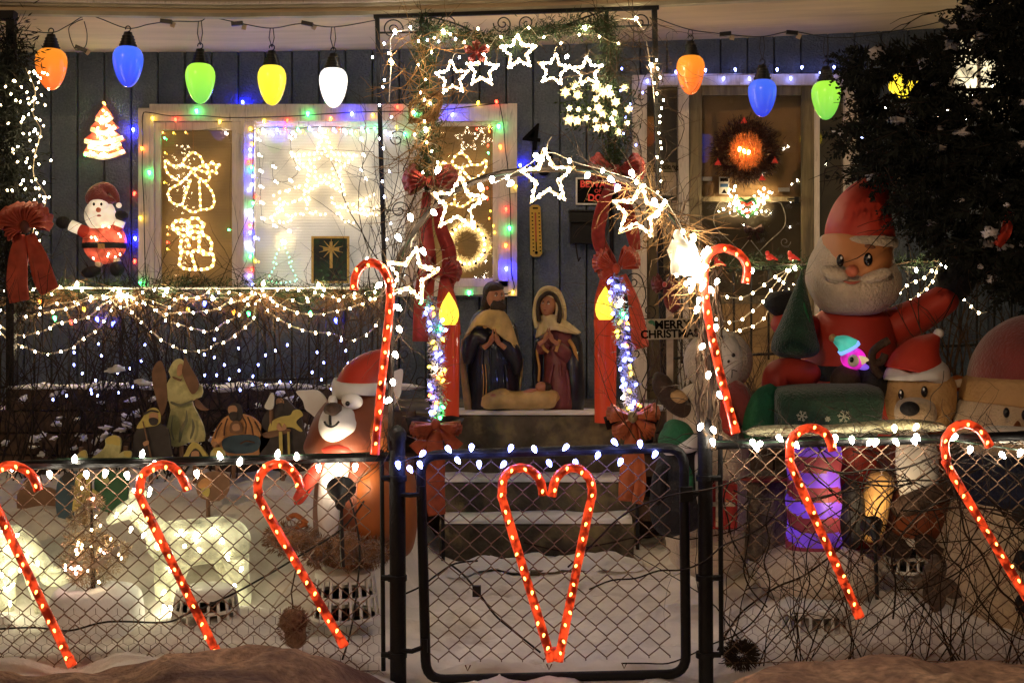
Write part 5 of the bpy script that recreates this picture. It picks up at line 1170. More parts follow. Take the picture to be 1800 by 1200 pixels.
# ================================================================== HOLY FAMILY ON THE PORCH (painted plastic figures)
p_skin = M('painted_skin', (.46, .20, .11), .5, var=.15, scale=20)
p_robe = M('painted_black_robe', (.014, .016, .028), .35, var=.3, bump=.5, bscale=12, coat=.3)
p_cloak = M('painted_yellow_cloak', (.56, .38, .15), .55, var=.25, scale=12, bump=.6, bscale=16)
p_hood = M('painted_cream_hood', (.66, .54, .30), .55, var=.2, scale=12, bump=.4, bscale=16)
p_mauve = M('painted_mauve_dress', (.20, .055, .055), .5, var=.2, bump=.5, bscale=14)
p_blue = M('painted_blue_mantle', (.02, .045, .08), .5, var=.2)
p_hair = M('painted_dark_hair', (.03, .018, .012), .5, var=.3, bump=.7, bscale=40)
p_trim = M('painted_gold_trim', (.55, .30, .08), .5, var=.1)
def head(px, py, D, hh, yaw, tilt, parent, skin, nose=.20):
    """a carved head: displaced ellipsoid with brow, nose, lips and chin"""
    s = S(D) * hh; c = P(px, py, D); nu, nv = 40, 30; vs = []; rot = Matrix.Rotation(math.radians(tilt), 3, 'Y') @ Matrix.Rotation(math.radians(yaw), 3, 'Z')
    def gs(a, e, a0, e0, sa, se): return math.exp(-((a - a0) / sa) ** 2 - ((e - e0) / se) ** 2)
    for j in range(nv + 1):
        e = -math.pi / 2 + math.pi * j / nv
        for i in range(nu):
            a = -math.pi + 2 * math.pi * i / nu; r_ = 1 + nose * gs(a, e, 0, -.10, .13, .14) + .6 * nose * gs(a, e, 0, .08, .10, .18) + .05 * gs(a, e, 0, .28, .5, .08) + .07 * gs(a, e, 0, -.42, .22, .06) + .06 * gs(a, e, 0, -.55, .2, .06)
            r_ -= .09 * (gs(a, e, .34, .12, .17, .11) + gs(a, e, -.34, .12, .17, .11)) - .05 * (gs(a, e, .55, -.2, .25, .2) + gs(a, e, -.55, -.2, .25, .2)); r_ += .08 * gs(a, e, 0, -.85, .3, .2)
            v = Vector((math.cos(e) * math.sin(a) * .36 * (1 - .16 * max(0, -e)), -math.cos(e) * math.cos(a) * .42, math.sin(e) * .5)) * r_ * s
            vs.append(c + rot @ v)
    fs = [(j * nu + i, j * nu + (i + 1) % nu, (j + 1) * nu + (i + 1) % nu, (j + 1) * nu + i) for j in range(nv) for i in range(nu)]
    m_ = MB(); m_._add(vs, fs); h = m_.build('head', skin, parent, 'all')
    def at(a, e, k=1.0): return c + rot @ (Vector((math.cos(e) * math.sin(a) * .36, -math.cos(e) * math.cos(a) * .42, math.sin(e) * .5)) * s * k)
    for sg in (-1, 1):
        m_ = MB(); m_.ell(at(sg * .36, .11, .93), (s * .062, s * .04, s * .030), 10, 8, rot); m_.build('eye', e_white, h)
        m_ = MB(); m_.ell(at(sg * .33, .11, 1.0), (s * .026, s * .02, s * .026), 8, 6, rot); m_.build('iris', p_hair, h)
        MB().tube([at(sg * .18, .24, 1.04), at(sg * .36, .31, 1.03), at(sg * .56, .26, 1.0)], [s * .014, s * .022, s * .008], 6).build('eyebrow', p_hair, h)
        MB().tube([at(sg * .2, .17, 1.0), at(sg * .36, .205, 1.0), at(sg * .52, .14, .99)], s * .010, 5).build('eyelid', p_hair, h)
    MB().tube([at(-.20, -.47, 1.03), at(-.06, -.45, 1.10), at(.06, -.45, 1.10), at(.20, -.47, 1.03)], [s * .008, s * .026, s * .026, s * .008], 6).build('lips', M('painted_lips', (.35, .08, .06), .5), h)
    return h, at, s, rot
def hands(parent, x, y, D, skin, s=1.0, crossed=False):
    """two praying hands: palms and five fingers each, grown from one skeleton"""
    for sg in (-1, 1):
        m_ = MB(); k = S(D) * s
        b_ = P(x + sg * 7 * s, y + 8 * s, D); palm = P(x + sg * 2.5 * s, y - 1 * s, D - .02)
        m_.tube([P(x + sg * 17 * s, y + 15 * s, D + .01), b_, palm], [k * 4.6, k * 3.8, k * 5.0], 10)
        m_.ell(palm, (k * 3.2, k * 4.5, k * 6), 12, 8)
        for f in range(4):
            fx = (-.3 + f * .28); ln = (9, 11, 10.5, 8)[f]
            q0 = palm + Vector((sg * k * .5, -k * (2.5 - f * 2.0), k * 3)); q1 = q0 + Vector((-sg * k * .8 + (k * 1.5 * fx if crossed else 0), -k * .4, k * ln * .5)); q2 = q1 + Vector((-sg * k * .9, k * .8, k * ln * .45))
            m_.tube([q0, q1, q2], [k * 1.45, k * 1.3, k * .9], 7)
        m_.tube([palm + Vector((0, -k * 4, 0)), palm + Vector((-sg * k * 1, -k * 6, k * 3)), palm + Vector((-sg * k * 1.5, -k * 6.2, k * 6))], [k * 1.6, k * 1.5, k * 1.0], 7)
        o = m_.build('hand', skin, parent, 'all'); voxel(o, .0035, 3)
D = 8.32
t = thing('nativity_figure', 'kneeling bearded plastic man in black robe and yellow cloak on the porch', 'nativity statue', P(865, 722, D))
L(p_robe, 'robe', t, [(868, 724, D, 42, .12), (868, 716, D, 47, .15), (868, 690, D, 46, .16), (868, 650, D, 46, .16), (866, 610, D, 47, .15), (866, 580, D, 44, .13), (868, 560, D, 36, .10), (872, 548, D, 16, .06)], 30)
L(p_robe, 'sleeve', t, [(822, 640, D - .1, 6, .03), (824, 625, D - .12, 12, .05), (830, 600, D - .12, 15, .06), (842, 590, D - .13, 16, .06), (856, 596, D - .16, 12, .04)])
L(p_robe, 'sleeve', t, [(908, 660, D - .08, 6, .03), (906, 635, D - .12, 13, .05), (896, 612, D - .14, 15, .06), (882, 603, D - .16, 12, .04)])
for (pp) in ([(848, 612), (847, 650), (849, 690), (850, 716)], [(862, 612), (863, 650), (862, 700)], [(888, 640), (892, 680), (894, 716)], [(872, 650), (876, 690), (878, 716)]):
    MB().tube(P3(cr(pp, 4), D - .155), [.006] * 0 + [.010] * ((len(pp) - 1) * 4 + 1), 6).build('robe_fold', p_robe, t)
# cloak: a shaped collar sheet with folds, both shoulders, strip down the left side
m_ = MB()
def cloak(u, v):
    a = lerp(-1.25, 1.25, u); top = Vector((870 + 13 * math.sin(a), 548 - 2 * math.cos(a))); 
    low = [(814, 600), (824, 586), (838, 572), (852, 572), (866, 580), (880, 590), (894, 602), (908, 616), (917, 634)]
    k = u * 8; i = min(7, int(k)); f = k - i; lx, ly = lerp(low[i][0], low[i + 1][0], f), lerp(low[i][1], low[i + 1][1], f)
    x, y = lerp(top.x, lx, v), lerp(top.y, ly, v ** 1.3) - 9 * math.sin(v * math.pi) * abs(math.sin(a)); dep = .085 * math.cos(a) + .05 + .05 * v * math.cos(a * .9) + .010 * math.sin(u * 26 + v * 5) * v
    return P(x, y, D - dep - .03)
m_.grid(44, 14, cloak); o = m_.build('cloak', p_cloak, t, 'all'); sd = o.modifiers.new('thick', 'SOLIDIFY'); sd.thickness = .014; sd.offset = 0
L(p_cloak, 'cloak_edge', t, [(814, 596, D - .03, 3, .04), (813, 620, D - .04, 4, .06), (816, 660, D - .05, 6, .06), (822, 700, D - .05, 8, .05), (826, 720, D - .05, 9, .04)], 14)
L(p_cloak, 'cloak_edge', t, [(917, 630, D - .02, 3, .03), (916, 655, D, 3, .05), (912, 690, D + .02, 3, .05)], 12)
E(p_trim, 'brooch', t, 853, 573, D - .19, 4.5, 4.5, .01)
L(p_skin, 'neck', t, [(872, 566, D - .1, 14, .05), (872, 552, D - .08, 13, .05), (870, 540, D - .06, 11, .05)], 14)
h, at, s_, rot = head(871, 522, D - .08, 44, 22, 0, t, p_skin, .24)
m_ = MB(); m_.ell(P(866, 514, D - .03), (S(D) * 18, .090, S(D) * 20), 24, 16); m_.ell(P(870, 506, D - .07), (S(D) * 16, .085, S(D) * 10), 20, 12); m_.ell(P(857, 530, D + .0), (S(D) * 12, .06, S(D) * 17), 16, 12); m_.ell(P(852, 545, D + .01), (S(D) * 9, .05, S(D) * 9), 14, 10); o = m_.build('hair', p_hair, t, 'all'); voxel(o, .007, 4)
m_ = MB(); m_.ell(at(0, -.85, 1.04), (s_ * .33, s_ * .25, s_ * .24), 18, 12); m_.ell(at(.5, -.6, .93), (s_ * .14, s_ * .14, s_ * .26), 14, 10); m_.ell(at(-.5, -.6, .93), (s_ * .12, s_ * .12, s_ * .2), 14, 10)
m_.tube([at(-.28, -.42, 1.04), at(0, -.33, 1.12), at(.28, -.42, 1.04)], [s_ * .03, s_ * .06, s_ * .03], 8); o = m_.build('beard', p_hair, t, 'all'); voxel(o, .005, 3)
hands(t, 869, 594, D - .2, p_skin, 1.15)
MB().tube(P3(cr([(848, 640), (850, 670), (849, 700)], 4), D - .17), .003, 5).build('rope_belt', p_trim, t); MB().tube(P3(cr([(853, 640), (855, 670), (854, 696)], 4), D - .17), .003, 5).build('rope_belt', p_trim, t)

t = thing('nativity_figure', 'praying plastic woman in mauve dress and cream hood on the porch', 'nativity statue', P(980, 720, D))
L(p_mauve, 'dress', t, [(984, 720, D, 28, .10), (984, 714, D, 33, .13), (984, 690, D, 31, .14), (982, 660, D, 27, .13), (980, 628, D, 24, .11), (980, 605, D, 29, .11), (978, 588, D, 30, .10), (974, 574, D, 16, .06)], 26)
for pp in ([(972, 640), (966, 670), (964, 710)], [(984, 640), (986, 675), (984, 712)], [(996, 650), (1000, 680), (999, 712)]): MB().tube(P3(cr(pp, 4), D - .125), .010, 6).build('dress_fold', p_mauve, t)
L(p_robe, 'mantle', t, [(1004, 718, D - .0, 22, .10), (1008, 690, D - .0, 20, .12), (1006, 640, D - .0, 20, .12), (1002, 600, D + .02, 20, .09), (990, 580, D + .02, 22, .08)], 20)
L(p_blue, 'mantle_side', t, [(1020, 716, D + .04, 5, .06), (1021, 660, D + .04, 5, .07), (1020, 600, D + .04, 4, .06)], 14)
L(p_robe, 'mantle', t, [(948, 700, D + .02, 4, .04), (947, 660, D + .01, 7, .06), (946, 620, D, 9, .08), (950, 598, D, 8, .07)], 16)
MB().tube(P3(cr([(1000, 597), (1010, 615), (1016, 650), (1016, 685), (1010, 708)], 5), D - .09), [.010, *[.013] * 20], 8).build('gold_trim', p_trim, t)
MB().tube(P3(cr([(946, 606), (944, 620), (948, 645), (947, 670)], 5), D - .09), .009, 8).build('gold_trim', p_trim, t)
L(p_mauve, 'sleeve', t, [(950, 622, D - .06, 5, .03), (953, 612, D - .1, 11, .05), (960, 602, D - .12, 9, .04)]); L(p_mauve, 'sleeve', t, [(996, 640, D - .06, 5, .03), (992, 622, D - .1, 13, .06), (978, 608, D - .14, 10, .04)])
MB().tube(P3(cr([(952, 600), (956, 612), (964, 619)], 4), D - .16), .010, 6).build('cuff', p_trim, t); MB().tube(P3(cr([(984, 597), (980, 608), (977, 618)], 4), D - .18), .011, 6).build('cuff', p_trim, t)
m_ = MB()
def cape(u, v):
    a = lerp(-1.3, 1.3, u); low = [(942, 594), (950, 590), (958, 584), (966, 580), (976, 580), (990, 583), (1004, 586), (1014, 587), (1021, 585)]
    k = u * 8; i = min(7, int(k)); f = k - i; lx, ly = lerp(low[i][0], low[i + 1][0], f), lerp(low[i][1], low[i + 1][1], f)
    x, y = lerp(966 + 17 * math.sin(a), lx, v), lerp(556 - 3 * math.cos(a), ly, v); return P(x, y, D - .05 - .075 * math.cos(a) - .03 * v * math.cos(a) - .008 * math.sin(u * 24) * v)
m_.grid(40, 10, cape); o = m_.build('hood_cape', p_hood, t, 'all'); sd = o.modifiers.new('thick', 'SOLIDIFY'); sd.thickness = .014; sd.offset = 0
# hood shell, open toward the front-left
def hood(u, v):
    a = lerp(-2.35, 2.35, u) + .28; e = lerp(1.45, -1.2, v); cx_, cy_ = 966, 536
    sp = 1 + .25 * max(0, v - .6)
    return P(cx_, cy_, D - .06) + Vector((-math.sin(a + math.pi) * math.cos(e * .93) * 23.5 * S(D) * sp, -math.cos(a + math.pi) * -.0 + -math.cos(a) * -.10 * math.cos(e * .9), math.sin(e) * 26 * S(D) - .01))
m_ = MB(); m_.grid(36, 18, hood); m_.tube([P(x, y, D - .13 + abs(x - 963) * .0016) for x, y in cr([(944, 576), (940, 554), (943, 528), (952, 511), (966, 506), (981, 513), (990, 534), (992, 556), (988, 576)], 5)], .016, 8); m_.ell(P(966, 520, D - .07), (S(D) * 20, .085, S(D) * 14), 20, 12); o = m_.build('hood', p_hood, t, 'all'); sd = o.modifiers.new('thick', 'SOLIDIFY'); sd.thickness = .012
MB().tube([P(x, y, D - .165 + abs(x - 963) * .0016) for x, y in cr([(948, 566), (946, 548), (948, 530), (955, 519), (965, 515), (976, 521), (983, 538), (984, 556), (981, 568)], 5)], [.006, *[.015] * 40][:41], 8).build('hair_band', p_hair, t)
m_ = MB(); m_.ell(P(967, 532, D - .05), (S(D) * 20.5, .085, S(D) * 24), 22, 14); m_.ell(P(979, 548, D - .06), (S(D) * 8, .05, S(D) * 16), 14, 10); m_.build('hair', p_hair, t, 'all')
L(p_skin, 'neck', t, [(968, 572, D - .08, 13, .05), (966, 560, D - .08, 9, .04), (964, 548, D - .08, 8, .04)], 14)
head(963, 536, D - .11, 41, -18, 6, t, p_skin, .18)
hands(t, 964, 590, D - .2, p_skin, 1.0, True)
t = thing('nativity_figure', 'swaddled plastic baby in a yellow cradle cloth between the two kneeling figures', 'nativity statue', P(912, 722, 8.2))
D = 8.2
L(p_cloak, 'cradle_cloth', t, [(846, 706, D, 4, .03), (849, 706, D, 11, .08), (862, 704, D, 16, .11), (880, 700, D, 19, .12), (900, 703, D, 16, .12), (925, 703, D, 17, .12), (950, 701, D, 18, .12), (968, 701, D, 17, .1), (978, 703, D, 13, .07), (980, 704, D, 4, .03)], 24)
E(p_hair, 'hair', t, 958, 680, D - .02, 12, 9, .05); E(p_skin, 'head', t, 952, 680, D - .03, 11, 9.5, .05); E(p_skin, 'arm', t, 932, 688, D - .04, 14, 5, .03, -12); E(p_skin, 'foot', t, 869, 696, D - .08, 8, 4.5, .03, 5); E(p_cloak, 'blanket_fold', t, 885, 692, D - .02, 17, 10, .09, 10)

# ================================================================== PLYWOOD NATIVITY CUT-OUTS
z2 = lambda L_: [(x / 4, 580 + y / 4) for x, y in L_]
c_cream = M('cutout_cream_paint', (.68, .63, .30), .7, var=.2, scale=8, c2=(.35, .33, .15), c2s=6); c_crease = M('cutout_grey_crease_paint', (.16, .16, .10), .7)
c_brown = M('cutout_brown_paint', (.21, .11, .065), .7, var=.3); c_dark = M('cutout_dark_robe_paint', (.05, .04, .04), .7, var=.4)
c_skin = M('cutout_skin_paint', (.52, .28, .16), .7, var=.15); c_orange = M('cutout_orange_paint', (.62, .30, .12), .7, var=.3, scale=14); c_blue = M('cutout_blue_paint', (.05, .09, .13), .7, var=.2)
c_line = M('cutout_line_paint', (.10, .045, .03), .7)
c_green = M('cutout_green_paint', (.04, .12, .06), .7, var=.2); c_yel = M('cutout_yellow_paint', (.60, .48, .14), .7, var=.2)
def cutout(label, cat, D, parts, name='nativity_cutout', base=None):
    xs_ = [p[0] for q in parts for p in q[1]]; ys_ = [p[1] for q in parts for p in q[1]]
    t = thing(name, label, cat, P(sum(xs_) / len(xs_), max(ys_), D))
    for i, (nm, pp, m, *rd) in enumerate(parts): MB().poly(pp, D - .0045 * i, .018 if i == 0 else .0042, rd[0] if rd else 3).build(nm, m, t, False)
    MB().tube([P(sum(xs_) / len(xs_), max(ys_) - 30, D + .03), P(sum(xs_) / len(xs_), max(ys_) + 35, D + .05)], .012, 5).build('support_stake', c_brown, t); return t
cutout('tall cream robed angel cutout playing a brown harp', 'wooden cutout', 7.05, [
    ('robe', z2([(1215, 225), (1260, 200), (1300, 240), (1310, 330), (1370, 360), (1420, 400), (1415, 470), (1350, 500), (1390, 590), (1430, 680), (1435, 780), (1330, 790), (1250, 820), (1190, 800), (1172, 690), (1200, 560), (1175, 470), (1172, 380), (1200, 330), (1185, 290)]), c_cream, 2),
    ('wing', z2([(1130, 215), (1165, 300), (1172, 400), (1175, 500), (1140, 600), (1115, 540), (1085, 430), (1068, 320), (1085, 250)]), c_brown), ('wing', z2([(1380, 480), (1440, 540), (1470, 560), (1420, 565), (1370, 530)]), c_brown),
    ('face', z2([(1250, 250), (1280, 240), (1285, 290), (1270, 320), (1245, 315)]), c_skin), ('collar', z2([(1215, 325), (1270, 345), (1280, 330), (1270, 360), (1220, 340)]), c_brown),
    ('harp', z2([(1300, 190), (1340, 260), (1395, 360), (1390, 420), (1350, 450), (1310, 380), (1280, 300), (1290, 240)]), c_brown),
    ('belt', z2([(1205, 500), (1270, 520), (1350, 490), (1345, 508), (1270, 538), (1205, 518)]), c_crease), ('crease', z2([(1310, 560), (1320, 640), (1290, 700), (1270, 780), (1255, 780), (1265, 690), (1300, 630)]), c_crease),
    ('crease', z2([(1350, 620), (1370, 680), (1345, 760), (1335, 755), (1350, 690)]), c_crease), ('crease', z2([(1215, 600), (1210, 700), (1225, 770), (1215, 765), (1198, 700)]), c_crease)])
cutout('dark robed shepherd cutout with yellow headscarf and a staff', 'wooden cutout', 6.9, [
    ('robe', z2([(1050, 640), (1130, 660), (1180, 700), (1200, 820), (1200, 940), (950, 940), (930, 840), (950, 720), (990, 670)]), c_dark), ('headscarf', z2([(1040, 560), (1090, 545), (1125, 580), (1128, 640), (1100, 670), (1040, 680), (960, 690), (1000, 620)]), c_yel),
    ('face', z2([(1055, 585), (1105, 585), (1110, 640), (1080, 668), (1050, 640)]), c_skin), ('beard', z2([(1045, 625), (1080, 615), (1110, 630), (1100, 665), (1060, 665)]), c_dark), ('headband', z2([(1010, 585), (1060, 560), (1110, 570), (1110, 580), (1060, 573), (1015, 597)]), c_dark),
    ('staff', z2([(1000, 640), (1008, 640), (1075, 930), (1062, 930)]), c_brown, 0), ('hand', z2([(1005, 790), (1040, 775), (1045, 800), (1015, 815)]), c_skin)])
cutout('bearded man cutout in striped orange robe holding a child', 'wooden cutout', 6.95, [
    ('robe', z2([(1600, 600), (1700, 590), (1790, 620), (1860, 700), (1900, 760), (1790, 900), (1650, 900), (1500, 820), (1490, 760), (1540, 660)]), c_orange), ('trousers', z2([(1560, 780), (1640, 740), (1800, 740), (1830, 800), (1780, 860), (1600, 860)]), c_blue),
    ('hair', z2([(1600, 540), (1650, 510), (1700, 540), (1705, 600), (1680, 640), (1620, 630)]), c_dark), ('face', z2([(1605, 540), (1650, 530), (1668, 560), (1650, 590), (1610, 585)]), c_skin), ('beard', z2([(1615, 580), (1660, 575), (1670, 610), (1640, 630), (1620, 615)]), c_dark),
    ('child_hair', z2([(1620, 660), (1660, 635), (1700, 660), (1700, 720), (1620, 720)]), c_brown), ('child_face', z2([(1635, 665), (1680, 660), (1685, 700), (1640, 705)]), c_skin), ('sleeve', z2([(1500, 740), (1560, 700), (1575, 760), (1520, 800)]), c_orange), ('hand', z2([(1490, 790), (1520, 785), (1525, 810), (1495, 815)]), c_skin)])
def foldlines(root, D, lines, r=.0045):
    for l in lines: MB().tube(P3(cr(l, 4), D), r, 5).build('painted_fold', c_line, root)
def last_thing(): return [o for o in col.objects if o.parent is None][-1]
foldlines(last_thing(), 6.9, [z2(l) for l in ([(1560, 650), (1530, 700), (1510, 760)], [(1600, 620), (1580, 680), (1575, 740)], [(1740, 610), (1770, 680), (1780, 740)], [(1790, 640), (1820, 690), (1840, 740)], [(1700, 600), (1730, 660), (1725, 730)], [(1690, 800), (1730, 780), (1790, 790)])])
z3 = lambda L_: [(350 + x / 3.75, 580 + y / 3.75) for x, y in L_]
cutout('hooded shepherd cutout carrying a pale lamb across his arms', 'wooden cutout', 6.95, [
    ('robe', z3([(500, 480), (560, 450), (620, 500), (680, 600), (700, 860), (420, 860), (410, 640), (430, 560)]), c_dark), ('face', z3([(510, 455), (545, 450), (560, 480), (540, 510), (512, 500)]), c_skin), ('beard', z3([(508, 490), (555, 480), (550, 525), (520, 530)]), c_dark),
    ('lamb', z3([(455, 650), (480, 600), (540, 570), (600, 560), (620, 530), (660, 525), (685, 560), (660, 580), (640, 610), (680, 660), (665, 668), (610, 640), (560, 645), (500, 670), (460, 690)]), c_yel), ('sleeve', z3([(420, 680), (500, 660), (590, 650), (600, 670), (510, 700), (440, 710)]), c_brown),
    ('hand', z3([(510, 640), (525, 610), (545, 640), (560, 615), (575, 650), (530, 665)]), c_skin), ('sash', z3([(525, 670), (548, 670), (552, 850), (530, 850)]), c_yel, 0), ('sash', z3([(580, 670), (595, 670), (600, 850), (586, 850)]), c_yel, 0)])
cutout('white dove cutout perched beside the shepherd with the lamb', 'wooden cutout', 6.9, [('body', z3([(430, 510), (450, 460), (475, 415), (492, 430), (490, 500), (470, 525)]), white_plastic), ('beak', z3([(488, 425), (500, 430), (490, 435)]), c_yel, 0)], 'dove_cutout')
cutout('kneeling woman cutout with yellow shawl round a dark face', 'wooden cutout', 6.85, [('shawl', z2([(1370, 785), (1430, 840), (1470, 935), (1275, 935), (1300, 870), (1330, 810)]), c_yel), ('hair', z2([(1375, 830), (1420, 880), (1425, 932), (1325, 932), (1335, 870)]), c_dark), ('face', z2([(1350, 855), (1395, 855), (1398, 915), (1370, 930), (1345, 900)]), c_skin)])
def sheepcut(label, D, b_, h_): cutout(label, 'wooden cutout', D, [('wool', z2(b_), c_cream), ('face', z2(h_), c_yel)], 'sheep_cutout')
sheepcut('seated cream sheep cutout with spotted face left of the shepherd', 6.8, [(740, 770), (790, 740), (845, 760), (845, 830), (820, 920), (760, 940), (640, 940), (640, 900), (700, 860), (740, 810)], [(745, 760), (800, 738), (842, 760), (838, 810), (790, 800), (755, 800)])
sheepcut('small pale lamb cutout lying close to the dark shepherd', 6.78, [(830, 880), (870, 850), (920, 855), (915, 900), (880, 935), (840, 930)], [(870, 855), (918, 856), (912, 890), (880, 885)])
sheepcut('small spotted lamb cutout at the far left of the group', 6.8, [(530, 890), (570, 850), (600, 850), (612, 935), (540, 940), (520, 920)], [(560, 855), (600, 848), (606, 880), (575, 885)])
sheepcut('little spotted lamb cutout beside the kneeling woman', 6.8, [(1480, 860), (1520, 825), (1575, 850), (1580, 910), (1530, 930), (1485, 910)], [(1500, 830), (1560, 825), (1555, 862), (1505, 862)])
cutout('green robed kneeling figure cutout behind the left fence', 'wooden cutout', 6.6, [('robe', [(168, 832), (205, 828), (224, 840), (222, 880), (206, 900), (172, 890)], c_green), ('sash', [(178, 834), (186, 834), (192, 846), (182, 850)], c_cream)])
cutout('blue robed kneeling figure cutout next to the yellow one', 'wooden cutout', 6.62, [('robe', [(100, 850), (118, 832), (140, 832), (136, 880), (122, 915), (100, 905)], c_blue), ('hood', [(108, 838), (125, 828), (132, 842), (116, 850)], c_dark)])
cutout('yellow painted camel cutout between blue and green figures', 'wooden cutout', 6.56, [('body', [(134, 838), (150, 830), (158, 842), (160, 858), (172, 866), (170, 882), (150, 880), (128, 900), (130, 870)], c_yel), ('mark', [(142, 842), (150, 840), (150, 852)], c_brown)])
cutout('brown donkey cutout lying behind the leftmost candy cane', 'wooden cutout', 6.7, [('body', [(30, 868), (55, 855), (100, 862), (104, 895), (100, 918), (40, 918)], c_brown), ('ear', [(40, 852), (48, 840), (54, 858)], c_brown)])
cutout('brown framed shepherd boy cutout with yellow hat low at the fence', 'wooden cutout', 6.55, [('coat', [(350, 838), (372, 828), (400, 834), (402, 862), (385, 880), (355, 876), (345, 860)], c_brown), ('hat', [(348, 850), (358, 840), (372, 842), (370, 856), (352, 858)], c_orange), ('face', [(354, 858), (368, 858), (366, 872), (356, 872)], c_yel)])
# ================================================================== BOWS AND RIBBONS
def ribbon(mb, pts, D, ws, seed=0, wav=.012, nv=8, dep=None):
    """a hanging ribbon: centreline in photo pixels, widths in pixels, soft folds across"""
    q = cr([(x, y, w, (dep[i] if dep else 0)) for i, ((x, y), w) in enumerate(zip(pts, ws))], 6); N = len(q) - 1; r = random.Random(seed); ph = r.uniform(0, 6)
    def fn(u, v):
        k = u * N; i = min(N - 1, int(k)); f = k - i; x, y, w, dd = [lerp(a, b, f) for a, b in zip(q[i], q[i + 1])]
        a, b = q[max(i - 1, 0)], q[min(i + 2, N)]; tx, ty = b[0] - a[0], b[1] - a[1]; L_ = math.hypot(tx, ty) + 1e-6; nx_, ny_ = -ty / L_, tx / L_; s = (v - .5) * w
        return P(x + nx_ * s, y + ny_ * s, D + dd + wav * math.sin(u * 9 + ph + v * 2) + wav * .6 * math.sin(v * 7 + ph))
    mb.grid(N, nv, fn); return mb
def bow(name, label, cx_, cy_, w, h, D, mat, tails, cat='bow', loops=None, knot=None, group=None, folds=5):
    t = thing(name, label, cat, P(cx_, cy_, D), group); s = S(D)
    for i, (ang, ln, wd) in enumerate(loops or [(170, w * .52, h), (10, w * .52, h)]):
        a = math.radians(ang); m_ = MB()
        sp_ = math.atan2(wd * .62, ln)
        def fn(u, v, a=a, ln=ln, sp_=sp_, i=i):
            T = u * math.pi; vv = 2 * v - 1; ang2 = a + vv * sp_ * (1 if u < .5 else .8); ll = ln * 1.12 * (1 - .16 * vv * vv) * (1 if u < .5 else .86)
            out = math.sin(T) ** .75 * ll; pl = math.cos(vv * folds * 3.14 + i) * (.010 * math.sin(T) ** .5 + .006); dp = .42 * ln * s * math.sin(2 * T) * (1 - .3 * vv * vv) - .015
            return P(cx_ + out * math.cos(ang2), cy_ - out * math.sin(ang2), D) + Vector((0, dp + pl, pl * .5))
        m_.grid(26, 30, fn); o = m_.build('loop', mat, t, 'all'); sd = o.modifiers.new('cloth', 'SOLIDIFY'); sd.thickness = .003
    m_ = MB(); m_.ell(P(cx_, cy_, D - .035), (8 * s * (w / 80), .03, 10 * s * (w / 80)), 14, 10); m_.build('knot', knot or mat, t, 'all')
    for k, (pts, ws) in enumerate(tails):
        m_ = ribbon(MB(), pts, D + .01 * k, ws, int(cx_) + k); o = m_.build('tail', mat, t, 'all'); sd = o.modifiers.new('cloth', 'SOLIDIFY'); sd.thickness = .003
    return t
bow('red_bow', 'big red velvet bow at the top of the left arch column, long tail below', 757, 320, 86, 64, 8.08, red_ribbon,
    [([(750, 338), (748, 400), (752, 460), (745, 520), (744, 600)], [14, 24, 30, 34, 38]), ([(764, 338), (775, 400), (790, 450), (782, 520), (770, 590)], [12, 22, 26, 26, 18])])
bow('red_bow', 'creased red bow with drooping loops just above the left electric candle', 775, 478, 64, 66, 8.06, red_ribbon,
    [([(782, 490), (792, 540), (800, 590)], [16, 26, 20])])
bow('red_bow', 'big red velvet bow at the top of the right arch column beside the door', 1084, 300, 88, 60, 8.08, red_ribbon,
    [([(1076, 316), (1058, 370), (1052, 420), (1072, 470), (1062, 530), (1058, 590)], [14, 24, 24, 28, 34, 26]), ([(1090, 316), (1100, 360), (1112, 410), (1118, 440)], [12, 22, 24, 16])])
bow('red_bow', 'pleated orange red bow above the right electric candle', 1083, 472, 74, 62, 8.05, M('bright_red_satin', (.55, .06, .025), .5, var=.2, bump=.4, bscale=22, sheen=.3),
    [([(1092, 484), (1108, 530), (1120, 580), (1128, 612)], [18, 30, 34, 26])], loops=[(150, 40, 48), (38, 42, 50), (200, 30, 30)], folds=7)
bow('red_bow', 'very big red ribbon bow on the garland post at the far left', 45, 398, 96, 70, 7.6, M('brick_red_mesh_ribbon', (.45, .07, .035), .65, var=.25, bump=.5, bscale=26, translucent=.1),
    [([(36, 412), (32, 450), (30, 500), (34, 530)], [16, 32, 38, 36]), ([(52, 412), (66, 450), (78, 490), (88, 512)], [16, 32, 38, 34])], loops=[(155, 46, 52), (25, 44, 56), (115, 40, 34), (62, 42, 36), (205, 34, 30)], knot=M('dark_bow_knot', (.10, .03, .02), .7), folds=4)
bow('porch_bow', 'rust red and black propeller bow at the foot of the left light column', 766, 745, 80, 30, 7.3, orange_ribbon,
    [([(766, 756), (764, 800), (762, 850), (768, 905)], [16, 36, 40, 30]), ([(762, 752), (745, 775), (728, 792)], [8, 20, 26]), ([(770, 752), (790, 772), (806, 788)], [8, 20, 24])], loops=[(195, 42, 26), (-12, 42, 24), (215, 30, 18)])
bow('porch_bow', 'rust orange bow with gold centre at the foot of the right light column', 1112, 732, 90, 34, 7.3, M('rust_orange_ribbon', (.50, .13, .05), .6, var=.3, scale=12, bump=.4, bscale=20),
    [([(1112, 742), (1108, 790), (1102, 840), (1098, 880)], [14, 26, 28, 22]), ([(1116, 742), (1120, 790), (1124, 850), (1120, 885)], [12, 22, 24, 18])], loops=[(170, 42, 28), (12, 44, 30), (228, 42, 26), (-42, 44, 26)], knot=M('gold_glitter', (.35, .30, .15), .4, metal=.5, bump=.6))
